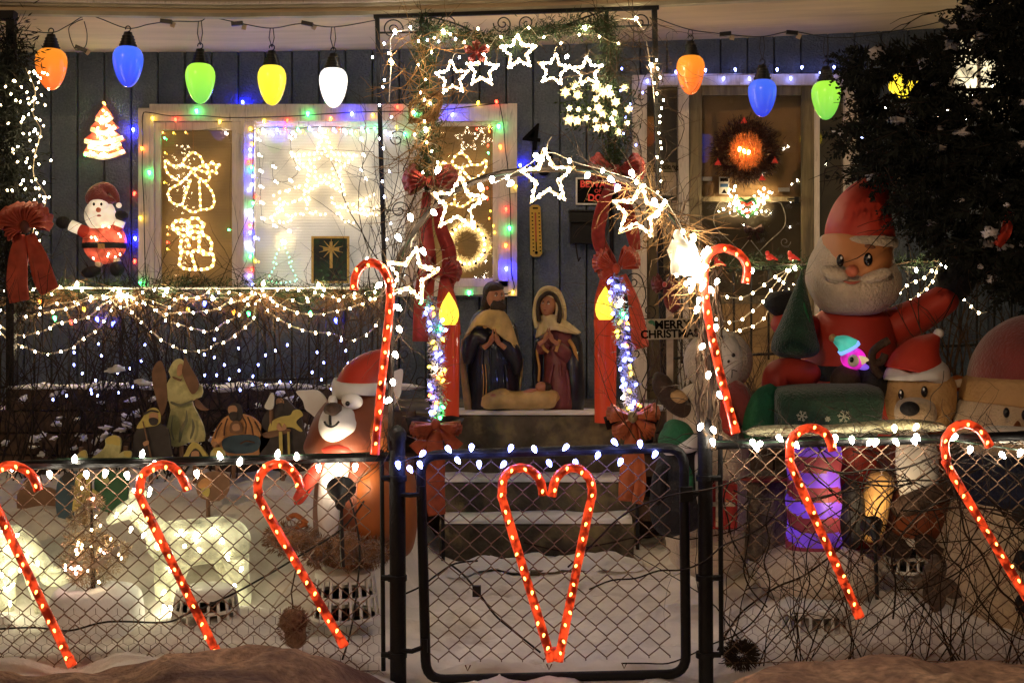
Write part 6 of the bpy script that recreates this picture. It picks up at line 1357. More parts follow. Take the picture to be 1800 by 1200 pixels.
for (x, y, nm) in ((742, 744, 'left'), (1090, 742, 'right')):
    t = thing('black_ribbon', 'black satin ribbon ends behind the %s rust bow' % nm, 'ribbon', P(x, y, 7.36))
    for sg in (-1, 1): o = ribbon(MB(), [(x + 22, y), (x + 22 + sg * 24, y - 4), (x + 22 + sg * 48, y + 2)], 7.34, [6, 20, 24], 3).build('ribbon_end', M('black_satin', (.01, .008, .008), .4), t, 'all')
bow('red_flower', 'dark red poinsettia bow under the porch top bar', 838, 92, 36, 26, 8.0, red_ribbon, [], cat='flower', loops=[(20, 20, 14), (90, 18, 14), (160, 20, 14), (230, 18, 12), (310, 18, 12)], folds=2)
t = thing('red_ribbon_end', 'bright red ribbon tail showing between conifer branches at the right', 'ribbon', P(1765, 425, 6.0))
o = ribbon(MB(), [(1776, 372), (1772, 392), (1766, 412), (1752, 432)], 5.95, [14, 18, 20, 16], 8).build('ribbon_end', MATS['inflatable_bright_red_nylon'], t, 'all')
bow('red_bow', 'small dark bow in the ironwork of the storm door', 1325, 404, 30, 14, 9.38, M('black_brown_ribbon', (.05, .02, .015), .6), [([(1322, 408), (1316, 422)], [4, 7]), ([(1328, 408), (1334, 422)], [4, 7])])
bow('red_bow', 'dark red bow half hidden left of the glowing angel ornament', 1168, 500, 40, 44, 5.6, dark_ribbon, [([(1172, 505), (1180, 530), (1190, 545)], [14, 26, 20])], knot=red_ribbon)

# ---- candles on the porch edge
def candle(label, x0p, x1p, ytop, ybot, fx, fy0, fy1, fw, D=7.98):
    t = thing('electric_candle', label, 'candle', P((x0p + x1p) / 2, ybot, D), 'red electric porch candles'); c = P((x0p + x1p) / 2, (ytop + ybot) / 2, D); s = S(D); r_ = (x1p - x0p) / 2 * s; h = (ybot - ytop) * s
    cm = M('lit_red_wax_plastic', (.50, .045, .02), .3, var=.12, scale=6, coat=.35, emit=(1, .09, .02), es=.10, translucent=.1)
    m_ = MB(); NU = 32; vs = []; NV = 30
    for j in range(NV + 1):
        z = j / NV
        for i in range(NU):
            a = i / NU * 6.2832; rr_ = r_ * (1 + .05 * max(0, math.sin(a * 3 + z * 2.2)) * z + (.07 * (z > .93))); vs.append(Vector((c.x + rr_ * math.cos(a), c.y + rr_ * math.sin(a), c.z + (z - .5) * h)))
    m_._add(vs, [(j * NU + i, j * NU + (i + 1) % NU, (j + 1) * NU + (i + 1) % NU, (j + 1) * NU + i) for j in range(NV) for i in range(NU)] + [tuple(range(NU - 1, -1, -1)), tuple(NV * NU + i for i in range(NU))]); m_.build('shaft', cm, t)
    for k, a in enumerate((-2.3, -1.7, -1.1, -.6)):
        ln = (.5, .75, .35, .6)[k] * h; MB().tube([c + Vector((r_ * 1.02 * math.cos(a), r_ * 1.02 * math.sin(a), h / 2 - f * ln)) for f in (0, .3, .6, .9, 1)], [.009, .007, .008, .011, .004], 6).build('wax_drip', cm, t)
    fc = P(fx, (fy0 + fy1) / 2, D); fh = (fy1 - fy0) * s; fr = fw / 2 * s
    MB().lathe(fc, [(0, -.5), (.55, -.49), (.86, -.36), (1, -.18), (.92, .0), (.62, .22), (.3, .38), (.08, .49), (0, .52)], 20, (fr, fr, fh)).build('flame', glow('candle_flame', (1, .74, .05), 1.15), t, 'all')
candle('tall red plastic candle with yellow flame left of the holy family', 771, 807, 571, 738, 789, 514, 573, 36)
candle('tall red plastic candle with yellow flame right of the holy family', 1045, 1083, 562, 742, 1064, 504, 564, 36)

# ---- frosted garland columns with coloured bulbs
grey_tinsel = M('frosted_garland', (.38, .36, .36), .7, var=.4, scale=30)
GL['u'] = glow('violet_blue_bulb', (.10, .10, 1), 8)
def colgar(label, pts, seed):
    t = thing('lit_garland_column', label, 'garland', P(pts[-1][0], pts[-1][1], 7.4)); q = wob([tuple(P(x, y, 7.38)) for x, y in pts], .008, 5, seed); rl = random.Random(seed)
    garland_needles('frosted_needles', q, 2600, .034, .034, grey_tinsel, t, seed, .007); MB().tube(q, .012, 6).build('core_wire', branch_dark, t)
    k = 0
    for p in spaced(q, .0215, .01):
        a = rl.uniform(-2.7, -.4); o = Vector((math.cos(a) * .050 + rl.uniform(-.012, .012), math.sin(a) * .05, rl.uniform(-.02, .02))); c = rl.choice('yyBBuooBuWgyB')
        bulb(p + o, 'c7', c, t, (rl.uniform(-1, 1), rl.uniform(-1.2, 1.2), 0), scale=1.05); k += 1
colgar('frosted garland column of blue and yellow bulbs left of the holy family', [(757, 528), (764, 580), (768, 640), (766, 690), (768, 742)], 31)
colgar('frosted garland column of blue and yellow bulbs right of the holy family', [(1084, 490), (1088, 540), (1096, 600), (1104, 660), (1110, 722)], 32)

# ================================================================== GARLANDS ON THE IRON FRAME
def garland(label, pts, D, n, rad, seed, L=.05, mat=needle_m, W=.006, twigs=20, nm='evergreen_garland'):
    t = thing(nm, label, 'garland', P(pts[0][0], pts[0][1], D)); q = wob([tuple(P(x, y, D)) for x, y in pts], .012, 5, seed); rl = random.Random(seed)
    garland_needles('needles', q, n, rad, L, mat, t, seed, W); m_ = MB(); m_.tube(q, .008, 5)
    for k in range(twigs):
        i = rl.randrange(len(q) - 1); twig(m_, q[i], (rl.uniform(-1, 1), rl.uniform(-.5, .3), rl.uniform(-1, .6)), rl.uniform(.08, .22), .003, rl, 1, 5, .3, 4, .03, 2)
    m_.build('twigs', branch_m, t, kind='stuff'); return t, q
garland('evergreen garland climbing the left inner iron post', [(738, 36), (748, 90), (744, 150), (752, 220), (748, 270), (755, 330)], 8.08, 3400, .07, 41)
garland('evergreen garland climbing the right inner iron post', [(1062, 30), (1072, 90), (1068, 150), (1082, 220), (1078, 300)], 8.08, 3000, .07, 42)
garland('evergreen swag along the top of the iron porch frame', [(745, 45), (790, 60), (840, 72), (885, 74), (930, 60), (985, 48), (1040, 50), (1066, 40)], 8.08, 3400, .06, 43, twigs=34)
g1 = [(55, 520), (100, 506), (150, 512), (210, 506), (290, 512), (340, 500), (400, 512), (460, 506), (520, 520), (580, 512), (640, 520), (670, 512)]
garland('evergreen garland with twigs laid along the left porch rail', g1, 8.08, 5200, .06, 44, twigs=60)
garland('thin evergreen garland along the right porch rail', [(1180, 474), (1250, 470), (1320, 462), (1400, 462), (1580, 462), (1650, 458)], 8.08, 1800, .05, 45, twigs=20)
t = thing('snow_ridge', 'thin line of snow lying on the left rail garland', 'snow', P(350, 505, 8.05))
edge_snow('snow_strip', P(60, 0, 8.05).x, P(640, 0, 8.05).x, 8.04, P(0, 508, 8.05).z, .06, .016, t, 5)
# twig bundles drooping from the rail like straw
t = thing('dried_grass_swags', 'dry brown twigs fanning out below the left rail garland', 'dry twigs', P(350, 530, 8.05)); m_ = MB(); rl = random.Random(6)
for k in range(420):
    cxp = rl.choice([221, 221, 450, 450, 620, 590, 120, 330, 40]) + rl.gauss(0, 16); d = Vector((rl.gauss(0, .9), rl.uniform(-.4, .1), rl.uniform(-1, .15)))
    twig(m_, P(cxp, 516 + rl.uniform(-6, 10), 8.04 + rl.uniform(-.05, .05)), d, rl.uniform(.12, .42), rl.uniform(.0015, .0032), rl, 1, 6, .22, 3, .10, 1.5)
m_.build('dry_twigs', M('straw_twigs', (.17, .09, .035), .8, var=.4, scale=30), t, kind='stuff')

t = thing('vine_bundle', 'brown twisted vines with a twig ball on the left inner iron post', 'vine', P(748, 330, 8.05)); rl = random.Random(51)
m_ = MB()
for k in range(90):
    x, y = rl.gauss(746, 12), rl.uniform(60, 340); twig(m_, P(x, y, 8.03 + rl.uniform(-.06, .05)), (rl.uniform(-1, 1), rl.uniform(-.5, .3), rl.uniform(-1, .8)), rl.uniform(.15, .42), rl.uniform(.002, .0045), rl, 1, 7, .35, 4, 0, 2.5)
for k in range(34):
    a = rl.uniform(0, 6.28); c0 = P(748, 190, 8.0); q2 = [c0 + Vector((.11 * math.cos(a + s_ * .9), rl.uniform(-.04, .04), .10 * math.sin(a + s_ * 1.3))) for s_ in range(4)]; m_.tube(q2, .0035, 4)
m_.build('vine_stems', MATS['golden_twigs'], t, kind='stuff')
t = thing('vine_bundle', 'wild dark vines hanging on the right side of the iron porch frame', 'vine', P(1110, 350, 8.05)); m_ = MB()
for k in range(120):
    x, y = rl.choice([1072, 1112, 1150]) + rl.gauss(0, 12), rl.uniform(30, 380); twig(m_, P(x, y, 8.05 + rl.uniform(-.06, .05)), (rl.uniform(-1, 1), rl.uniform(-.4, .3), rl.uniform(-1.2, .6)), rl.uniform(.15, .45), rl.uniform(.0015, .004), rl, 1, 7, .35, 4, 0, 2.5)
m_.build('vine_stems', branch_m, t, kind='stuff')
# ---- flower cluster
t = thing('flower_cluster', 'cluster of pale lit poinsettias on the right inner post', 'flowers', P(1045, 190, 8.0)); rl = random.Random(77)
pet = M('pale_petals', (.62, .55, .38), .6, var=.2, emit=(1, .85, .55), es=.05)
pm = MB()
for k in range(6):
    a = k * 1.047; u = Vector((math.cos(a), 0, math.sin(a))); w = Vector((-math.sin(a), 0, math.cos(a))); pm._add([Vector((0, 0, 0)), u * .022 + w * .012 + Vector((0, -.012, 0)), u * .045 + Vector((0, -.004, 0)), u * .022 - w * .012 + Vector((0, -.012, 0))], [(0, 1, 2), (0, 2, 3)])
pmesh = pm.mesh('petals', pet, False, Vector((0, 0, 0)))[0]; fpos = []
for k in range(26):
    for _ in range(30):
        x, y = rl.uniform(992, 1105), rl.uniform(150, 240)
        if all((x - a) ** 2 + (y - b) ** 2 > 120 for a, b in fpos) and abs((y - 150) - (x - 992) * .25) < 62: break
    fpos.append((x, y)); w = P(x, y, 7.98 + rl.uniform(-.05, .05)); inst('blossom', pmesh, w, t, (rl.uniform(-.4, .4), rl.uniform(0, 3), rl.uniform(-.4, .4)), rl.uniform(.45, 1.1)); bulb(w + Vector((0, -.018, 0)), 'mini', 'w', t)
rn = np.random.RandomState(8); C_ = np.array([tuple(P(x + rn.normal() * 9, y + rn.normal() * 9, 8.02)) for x, y in fpos for _ in range(40)]); leaves('leaves', C_, rn.normal(size=C_.shape), .035, .012, needle_m, t)

# ================================================================== WHITE LIGHT STRINGS
frame_b = [(694, 57), (778, 57), (1027, 50), (1119, 35), (686, 110), (1143, 117), (748, 179), (748, 229), (998, 102), (1073, 156), (1075, 211)]
light_string('large warm bulbs scattered over the iron porch frame', P3([(684, 180), (688, 110), (694, 57), (778, 57), (900, 70), (1027, 50), (1119, 35), (1143, 117), (1150, 180)], 8.08), 'c9', '', at=[(P(x, y - 4, 8.04), 'q') for x, y in frame_b], cord=cord_white, cr_=.003, drop=.012, jit=.8, k=3) if False else None
GL['q'] = glow('hot_warm_bulb', (1, .80, .48), 200); GNAME['q'] = 'warm white'
light_string('large warm bulbs scattered over the iron porch frame', P3([(684, 180), (688, 110), (694, 57), (778, 57), (900, 70), (1027, 50), (1119, 35), (1143, 117), (1150, 180)], 8.08), 'c9', '', at=[(P(x, y - 4, 8.04), 'q') for x, y in frame_b], cord=cord_white, cr_=.003, drop=.012, jit=.8, k=3)
tp = [(721, 47), (675, 76), (683, 93), (676, 140), (673, 152), (667, 184), (751, 70), (771, 72), (801, 68), (808, 100), (688, 205), (667, 243), (672, 318), (676, 345), (687, 392), (684, 300), (655, 100), (674, 260), (680, 420)]
light_string('tiny blue white lights wound down the left iron post', P3([(720, 40), (678, 76), (670, 150), (668, 240), (674, 320), (682, 420)], 8.1), 'mini', '', at=[(P(x, y, 8.06), 'c') for x, y in tp], cr_=.0014, drop=.004)
tp = []; y = 105; rl = random.Random(3)
while y < 345: tp.append((1152 + rl.uniform(-2, 14), y, 'w')); y += rl.uniform(9, 20)
tp += [(x, y, 'B') for x, y in ((1093, 120), (1091, 158), (1110, 190), (1096, 234), (1118, 254), (1083, 325), (1130, 162), (1100, 205), (1108, 182))]
light_string('tiny warm and blue lights wound down the right iron post', P3([(1140, 100), (1160, 160), (1157, 230), (1162, 290), (1162, 350)], 8.1), 'mini', '', at=[(P(x, y, 8.05), c) for x, y, c in tp], cr_=.0014, drop=.004)
railb = [(135, 498), (209, 511), (292, 509), (375, 522), (222, 519), (462, 496), (560, 500), (645, 455)]
light_string('glowing pointed bulbs standing in the left rail garland', P3([(100, 508), (210, 516), (300, 514), (375, 526), (462, 504), (560, 508), (645, 470)], 8.04), 'c9', '', at=[(P(x, y + 5, 8.0), 'q') for x, y in railb], cr_=.003, drop=-.012, k=3, cord=cord_green)
light_string('few coloured bulbs hanging below the left rail garland', P3([(90, 550), (150, 556), (240, 560), (330, 546), (410, 546), (560, 545)], 8.1), 'c9', '', at=[(P(x, y, 8.06), c) for x, y, c in [(96, 556, 'g'), (124, 563, 'r'), (147, 540, 'y'), (200, 565, 'b'), (170, 558, 'b'), (330, 541, 'y'), (411, 545, 'o'), (437, 548, 'g'), (71, 527, 'o'), (360, 530, 'b'), (545, 548, 'g'), (590, 560, 'b')]], cr_=.003)
sw = [('upper', [(-30, 536), (0, 544), (14, 553), (38, 556), (61, 553), (85, 549), (106, 544), (129, 539), (147, 529), (221, 518)]),
      ('middle', [(-30, 560), (0, 573), (16, 583), (35, 590), (58, 586), (81, 580), (99, 569), (122, 565), (145, 561), (163, 552), (178, 537), (215, 520)]),
      ('lowest', [(-30, 570), (0, 585), (17, 599), (48, 612), (69, 619), (88, 622), (108, 617), (126, 612), (142, 598), (173, 578), (195, 544), (221, 518)]),
      ('upper second', [(221, 518), (237, 524), (266, 539), (283, 551), (317, 549), (337, 549), (360, 547), (383, 543), (401, 532), (425, 529), (450, 515)]),
      ('middle second', [(225, 519), (266, 539), (283, 551), (295, 565), (310, 569), (346, 579), (371, 582), (397, 566), (417, 556), (434, 538), (450, 515)]),
      ('lowest second', [(221, 518), (227, 542), (255, 572), (286, 599), (303, 607), (323, 616), (360, 616), (378, 605), (400, 599), (417, 586), (434, 572), (446, 558), (452, 518)]),
      ('upper third', [(450, 515), (480, 530), (510, 545), (545, 553), (585, 548), (625, 538), (668, 520)]),
      ('lowest third', [(452, 518), (475, 550), (510, 572), (545, 583), (575, 585), (595, 590), (617, 598), (649, 585), (668, 560)])]
for nm, p in sw: light_string('%s white light swag hanging from the left porch rail' % nm, P3(p, 8.02), 'led', 'h', step=.086, cord=cord_white, cr_=.0058, drop=.003, k=4) if 'h' in GL else (GL.__setitem__('h', glow('swag_bulb', (1, .84, .60), 38)), light_string('%s white light swag hanging from the left porch rail' % nm, P3(p, 8.02), 'led', 'h', step=.086, cord=cord_white, cr_=.0045, drop=.003, k=4))
rl = random.Random(63)
light_string('loose warm light string zigzagging along the left rail garland', P3([(x, 512 + rl.uniform(-10, 14)) for x in range(0, 680, 17)], 8.0), 'mini', 'w', step=.075, cord=cord_white, cr_=.0028, drop=.004)
light_string('second tangled warm light string lying in the left rail twigs', P3([(x, 524 + rl.uniform(-10, 16)) for x in range(-20, 680, 23)], 7.98), 'mini', 'w', step=.11, cord=cord_white, cr_=.0028, drop=.004)
light_string('tangled warm light string wound through the left inner post vines', P3([(748 + rl.uniform(-26, 22), y) for y in range(60, 340, 14)], 7.98), 'mini', 'w', step=.12, cord=cord_white, cr_=.002, drop=.004)
light_string('warm light string tangled over the top vines of the iron frame', P3([(x, 62 + rl.uniform(-16, 22)) for x in range(750, 1100, 18)], 8.0), 'mini', 'w', step=.13, cord=cord_white, cr_=.002, drop=.004)
for nm, p in [('upper', [(1245, 515), (1258, 518), (1277, 521), (1299, 524), (1319, 517), (1336, 506), (1350, 495), (1372, 480), (1395, 470)]), ('middle', [(1250, 556), (1263, 562), (1282, 566), (1302, 562), (1318, 550), (1333, 539), (1343, 527), (1362, 500), (1385, 475)]),
              ('lowest', [(1270, 575), (1286, 584), (1306, 578), (1328, 571), (1346, 555), (1360, 525), (1375, 500), (1390, 470)])]:
    light_string('%s white light swag between the gate vines and the right rail' % nm, P3(p, 7.6), 'led', 'h', step=.083, cord=cord_white, cr_=.0035, drop=.003)
for nm, p in [('upper', [(1575, 516), (1582, 513), (1598, 498), (1620, 491), (1635, 478), (1648, 464)]), ('lower', [(1595, 532), (1608, 522), (1626, 510), (1642, 490), (1650, 466), (1665, 462)]), ('short far', [(1690, 520), (1706, 537), (1722, 550), (1735, 548)])]:
    light_string('%s white light swag to the right of the big santa face' % nm, P3(p, 7.6), 'led', 'h', step=.06, cord=cord_white, cr_=.0035, drop=.003)
light_string('warm bulbs glowing along the right porch rail', P3([(1310, 470), (1400, 465), (1500, 462), (1610, 470), (1690, 465)], 8.04), 'c9', '', at=[(P(x, y, 8.0), 'q') for x, y in [(1322, 472), (1397, 468), (1610, 471), (1665, 466), (1690, 468)]], cr_=.003, k=3)
for (x, y) in ((1353, 452), (1392, 452), (1262, 462)): 
    t = thing('cardinal_ornament', 'small red bird ornament on the right rail ' + {1353: 'nearest the hooked cane', 1392: 'left of the big santa', 1262: 'inside the hook of the leaning cane'}[x], 'ornament', P(x, y + 8, 7.9)); s = S(7.9)
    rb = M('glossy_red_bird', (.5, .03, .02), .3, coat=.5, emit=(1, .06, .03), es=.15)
    MB().ell(P(x, y, 7.9), (7 * s, .02, 6 * s), 14, 10).build('body', rb, t); MB().ell(P(x - 4, y - 7, 7.9), (4 * s, .013, 4.5 * s), 12, 8).build('head', rb, t); MB().tube(P3([(x + 5, y), (x + 14, y + 5)], 7.9), [.012, .005], 6).build('tail', rb, t)
# blue white sparkle in the shrubs
rl = random.Random(12)
bl = [(173, 603), (178, 624), (130, 618), (255, 605), (248, 633), (168, 667), (160, 684), (161, 690), (172, 694), (117, 694), (93, 701), (208, 689), (233, 678), (229, 646), (207, 654), (394, 640), (381, 658), (403, 665), (360, 658), (420, 650), (419, 611), (444, 675), (468, 675), (492, 670), (511, 671), (454, 640), (484, 615), (467, 623), (505, 605), (557, 618), (569, 636), (549, 653), (565, 666), (600, 597), (608, 615), (612, 637), (582, 682), (588, 668), (422, 684), (445, 660), (359, 622), (377, 627), (145, 655), (130, 640), (377, 595)]
light_string('small blue white lights scattered through the dark shrubs behind the left fence', P3([(90, 700), (170, 690), (240, 640), (290, 620), (370, 620), (400, 665), (500, 670), (560, 620), (600, 600)], 7.5), 'mini', '', at=[(P(x, y, 7.42), 'B') for x, y in bl], cr_=.0013, drop=.004)
# vertical pale stick lights near posts
# ================================================================== LIT DEER, TINSEL TREE, CRATES
wick = M('lit_white_wicker', (.62, .60, .42), .7, var=.25, scale=24, bump=1, bscale=90, emit=(1, .93, .50), es=.28, evar=(.3, 1.7, 9))
def deer_bulbs(t, pts, D):
    for x, y in pts: bulb(P(x, y, D - .115), 'c7', 'd', t)
GL['d'] = glow('deer_bulb', (1, .92, .62), 32)
D = 6.0
t = thing('lit_deer', 'standing white wicker deer glowing with lights behind the left fence', 'lit deer', P(345, 1070, D))
L(wick, 'torso', t, [(290, 985, D, 10, .04), (293, 962, D, 40, .11), (320, 955, D, 42, .12), (360, 950, D, 40, .12), (395, 948, D, 40, .12), (415, 960, D, 32, .10), (424, 975, D, 12, .05)])
L(wick, 'neck', t, [(300, 968, D, 30, .09), (280, 940, D, 24, .07), (256, 915, D, 19, .06), (238, 900, D, 16, .05)])
L(wick, 'head', t, [(248, 888, D, 12, .05), (236, 892, D, 18, .06), (216, 900, D, 15, .05), (200, 910, D, 10, .04), (192, 916, D, 7, .03), (189, 918, D, 2, .01)])
L(wick, 'ear', t, [(244, 884, D - .03, 3, .01), (250, 872, D - .03, 7, .015), (256, 862, D - .03, 2, .01)], 10); L(wick, 'ear', t, [(232, 882, D + .03, 3, .01), (232, 870, D + .03, 6, .015), (230, 860, D + .03, 2, .01)], 10)
for (p) in ([(296, 985, 26), (288, 1020, 17), (286, 1050, 12), (285, 1078, 9)], [(318, 985, 20), (312, 1020, 12), (306, 1060, 8), (304, 1078, 7)], [(412, 975, 26), (420, 1010, 18), (430, 1045, 12), (428, 1078, 9)], [(395, 985, 20), (402, 1020, 11), (414, 1050, 9), (412, 1078, 7)]):
    L(wick, 'leg', t, [(a, b_, D + (.05 if c < 21 else -.05), c, .05 * c / 20 + .015) for a, b_, c in p], 14)
deer_bulbs(t, [(205, 905), (228, 893), (230, 930), (258, 905), (252, 940), (275, 960), (318, 935), (345, 940), (375, 930), (390, 950), (350, 965), (325, 960), (400, 980), (300, 1000), (288, 1040), (290, 1066), (424, 1000), (412, 1030), (345, 950), (236, 862), (262, 868), (264, 860), (300, 1068)], D)
t = thing('lit_deer', 'grazing white wicker deer glowing at the far left of the fence', 'lit deer', P(20, 1080, D))
L(wick, 'torso', t, [(-70, 960, D, 20, .06), (-50, 962, D, 44, .12), (0, 962, D, 42, .12), (24, 965, D, 36, .11), (36, 970, D, 14, .05)])
L(wick, 'neck', t, [(16, 945, D, 26, .08), (44, 960, D, 22, .07), (66, 985, D, 17, .06), (82, 1004, D, 14, .05)])
L(wick, 'head', t, [(76, 1010, D, 10, .04), (88, 1014, D, 15, .05), (104, 1018, D, 12, .04), (120, 1014, D, 7, .03), (124, 1012, D, 2, .01)]); L(wick, 'ear', t, [(84, 1004, D - .04, 2, .01), (94, 1000, D - .04, 6, .012), (112, 1002, D - .04, 2, .01)], 10)
for p in ([(14, 985, 24), (12, 1020, 16), (14, 1050, 13), (12, 1085, 10)], [(48, 985, 14), (56, 1020, 9), (66, 1050, 7), (70, 1075, 6)], [(-40, 985, 22), (-44, 1030, 14), (-42, 1085, 9)]): L(wick, 'leg', t, [(a, b_, D, c, .045) for a, b_, c in p], 14)
deer_bulbs(t, [(5, 930), (30, 940), (12, 965), (36, 1002), (20, 1005), (10, 1035), (18, 1060), (66, 990), (48, 975), (22, 1028), (3, 1010), (68, 1045)], D)
# snow capped crate with the tinsel tree
t = thing('snow_capped_crate', 'rounded crate buried in white snow under the little tinsel tree', 'crate', P(165, 1140, 5.75)); D = 5.75
L(snow_clean, 'snow_cap', t, [(166, 1150, D, 60, .2), (166, 1140, D, 78, .24), (168, 1100, D, 78, .24), (170, 1060, D, 74, .22), (172, 1036, D, 66, .18), (172, 1030, D, 30, .08)], 28, 4, 2.8)
t = thing('tinsel_tree', 'little gold tinsel tree with pink lights behind the left fence', 'tinsel tree', P(165, 1035, 5.72)); rn = np.random.RandomState(4); n = 5200
c = P(160, 845, 5.72); D = 5.72
tc_ = [(140, 862, 16), (150, 888, 18), (168, 880, 13), (135, 915, 16), (160, 918, 17), (128, 950, 18), (150, 955, 18), (172, 945, 16), (190, 955, 14), (120, 985, 18), (145, 990, 20), (172, 985, 20), (202, 985, 22), (216, 968, 15), (150, 1015, 20), (178, 1012, 20), (132, 1010, 14)]
CC, DD = [], []
for x, y, r_ in tc_:
    m = 330; u = rn.normal(size=(m, 3)); u /= np.linalg.norm(u, axis=1, keepdims=True); CC.append(np.array(P(x, y, D + rn.uniform(-.06, .06))) + u * rn.uniform(.3, 1, (m, 1)) * r_ * S(D)); DD.append(u + rn.normal(size=(m, 3)) * .8)
leaves('tinsel', np.concatenate(CC), np.concatenate(DD), .026, .0028, M('gold_tinsel', (.40, .28, .16), .3, metal=.7, var=.6, scale=60), t)
MB().tube([c, c + Vector((.01, 0, -.50))], [.004, .012], 6).build('trunk', branch_dark, t)
for i in range(26):
    x, y, r_ = R.choice(tc_); bulb(P(x + R.uniform(-r_, r_), y + R.uniform(-r_, r_), D - r_ * S(D)), 'mini', R.choice('psn'), t)
for (x, y, an) in ((198, 975, 25), (178, 990, 60)): MB().tube(P3(cr([(x - 16, y + 6), (x - 4, y), (x + 6, y - 6), (x + 12, y - 14)], 4), 5.55), [.006, .010, .013, .013, .012, .010, .012, .014, .013, .01, .008, .006, .004], 8).build('bone_ornament', f_cream, t)
# laundry baskets upside down
def basket(label, x, y0, y1, w0, w1, D, n=18):
    t = thing('laundry_basket', label, 'basket', P(x, y1, D)); s = S(D); c = P(x, y1, D); h = (y1 - y0) * s; mid = .5
    def ring(z, r_, th): MB().lathe(c + Vector((0, 0, z)), [(r_ - .008, -th), (r_, -th), (r_, th), (r_ - .008, th), (r_ - .008, -th)], 32).build('rim', white_plastic, t)
    r0, r1 = w0 / 2 * s, w1 / 2 * s
    ring(.008, r1, .008); ring(h * .5, lerp(r1, r0, .5), .007); ring(h - .012, r0, .014)
    MB().lathe(c + Vector((0, 0, h)), [(r0, 0), (r0 * .9, .012), (0, .014)], 28).build('base', white_plastic, t)
    for k in range(n):
        a = k / n * 6.2832; u = Vector((math.cos(a), math.sin(a), 0)); tn = Vector((-u.y, u.x, 0)); m_ = MB()
        for (za, zb) in ((.014, h * .5 - .006), (h * .5 + .006, h - .024)):
            ra, rb = lerp(r1, r0, za / h), lerp(r1, r0, zb / h); w = .006
            m_._add([c + u * (ra - d) + tn * sg * w + Vector((0, 0, za)) for d in (0, .006) for sg in (-1, 1)] + [c + u * (rb - d) + tn * sg * w + Vector((0, 0, zb)) for d in (0, .006) for sg in (-1, 1)], [(0, 1, 5, 4), (1, 3, 7, 5), (3, 2, 6, 7), (2, 0, 4, 6)])
        m_.build('slat', white_plastic, t, False)
basket('white upturned laundry basket under the brown reindeer', 606, 1002, 1082, 104, 124, 5.75, 20)
basket('white laundry basket sunk in snow under the standing lit deer', 362, 1036, 1098, 104, 124, 5.7, 20)
basket('white laundry basket under the right hand reindeer', 1600, 948, 1002, 78, 92, 6.0, 16)
basket('grey white laundry basket low in the shade below the striped pole', 1430, 1062, 1140, 120, 140, 5.5, 20)
basket('white laundry basket beside the left fence end', -8, 1085, 1140, 50, 60, 5.7, 14)
# dried seed head clump
t = thing('seed_head_clump', 'frosted brown seed head hanging inside the left fence', 'seed head', P(516, 1142, 5.2)); rn = np.random.RandomState(2)
m_ = MB(); m_.ell(P(516, 1092, 5.2), (.060, .05, .055), 24, 16); m_.ell(P(520, 1118, 5.2), (.046, .04, .052), 20, 14); o = m_.build('snowy_core', M('frosted_brown', (.32, .20, .13), .9, var=.5, scale=24, bump=1, bscale=50, c2=(.10, .04, .03), c2s=18), t, 'all'); voxel(o, .008, 2)
u = rn.normal(size=(900, 3)); u /= np.linalg.norm(u, axis=1, keepdims=True); leaves('bristles', np.array(P(517, 1100, 5.2)) + u * np.array([.058, .05, .075]), u, .016, .003, M('bristle', (.30, .20, .13), .9), t)
MB().tube(P3([(516, 1075), (512, 1040), (520, 1000)], 5.2), .003, 4).build('stem', branch_m, t)
# grey ragged leaf bow and dark plush clump at the right
t = thing('ragged_leaf_bundle', 'ragged grey leaf bundle hanging on the right fence', 'leaves', P(1640, 1065, 5.3)); gl2 = M('grey_dry_leaf', (.13, .10, .08), .9, var=.4, scale=12, bump=1, bscale=30)
for sec in ([(1640, 975, 4), (1646, 990, 18), (1640, 1010, 20), (1632, 1024, 8)], [(1632, 1020, 8), (1640, 1040, 20), (1646, 1060, 16), (1640, 1074, 3)], [(1630, 1024, 6), (1618, 1020, 14), (1602, 1018, 4)], [(1640, 1022, 6), (1662, 1030, 16), (1680, 1042, 12), (1688, 1046, 3)]): L(gl2, 'leaf', t, [(x, y, 5.28, w, .02) for x, y, w in sec], 12)
t = thing('dark_frozen_clump', 'dark fuzzy frozen plant clump at the foot of the right gate post', 'plant clump', P(1300, 1165, 5.1)); rn = np.random.RandomState(5)
u = rn.normal(size=(2600, 3)); u /= np.linalg.norm(u, axis=1, keepdims=True); leaves('stems', np.array(P(1302, 1150, 5.08)) + u * np.array([.07, .05, .055]) * rn.uniform(.3, 1, (2600, 1)), u, .022, .004, M('clump_brown', (.03, .02, .014), .9), t)
# merry christmas sign on its stake
t = thing('wooden_greeting_sign', 'small wooden MERRY CHRISTMAS board nailed to a pale stake', 'sign', P(1178, 760, 6.2)); wood = M('painted_sign_wood', (.40, .33, .22), .7, var=.2, scale=14, bump=.3, stretch=(1, 1, 5))
MB().poly([(1172, 516), (1184, 516), (1183, 770), (1173, 770)], 6.22, .02).build('stake', M('pale_stake_wood', (.42, .33, .25), .7, var=.3, bump=.4), t, False)
MB().poly([(1137, 561), (1220, 559), (1221, 595), (1138, 597)], 6.195, .018).build('board', wood, t, False)
text('MERRY', 1182, 571, 6.192, 15, ink, t, bold=.0022, rot=-.03); text('CHRISTMAS!', 1180, 587, 6.192, 14.5, ink, t, bold=.0018, rot=-.03)
for (x, y) in ((1145, 566), (1153, 570)): MB().poly([(x - 6, y), (x, y - 4), (x + 6, y), (x, y + 4)], 6.192, .002, 2).build('holly_leaf', M('holly_green', (.04, .14, .07), .6), t, False)
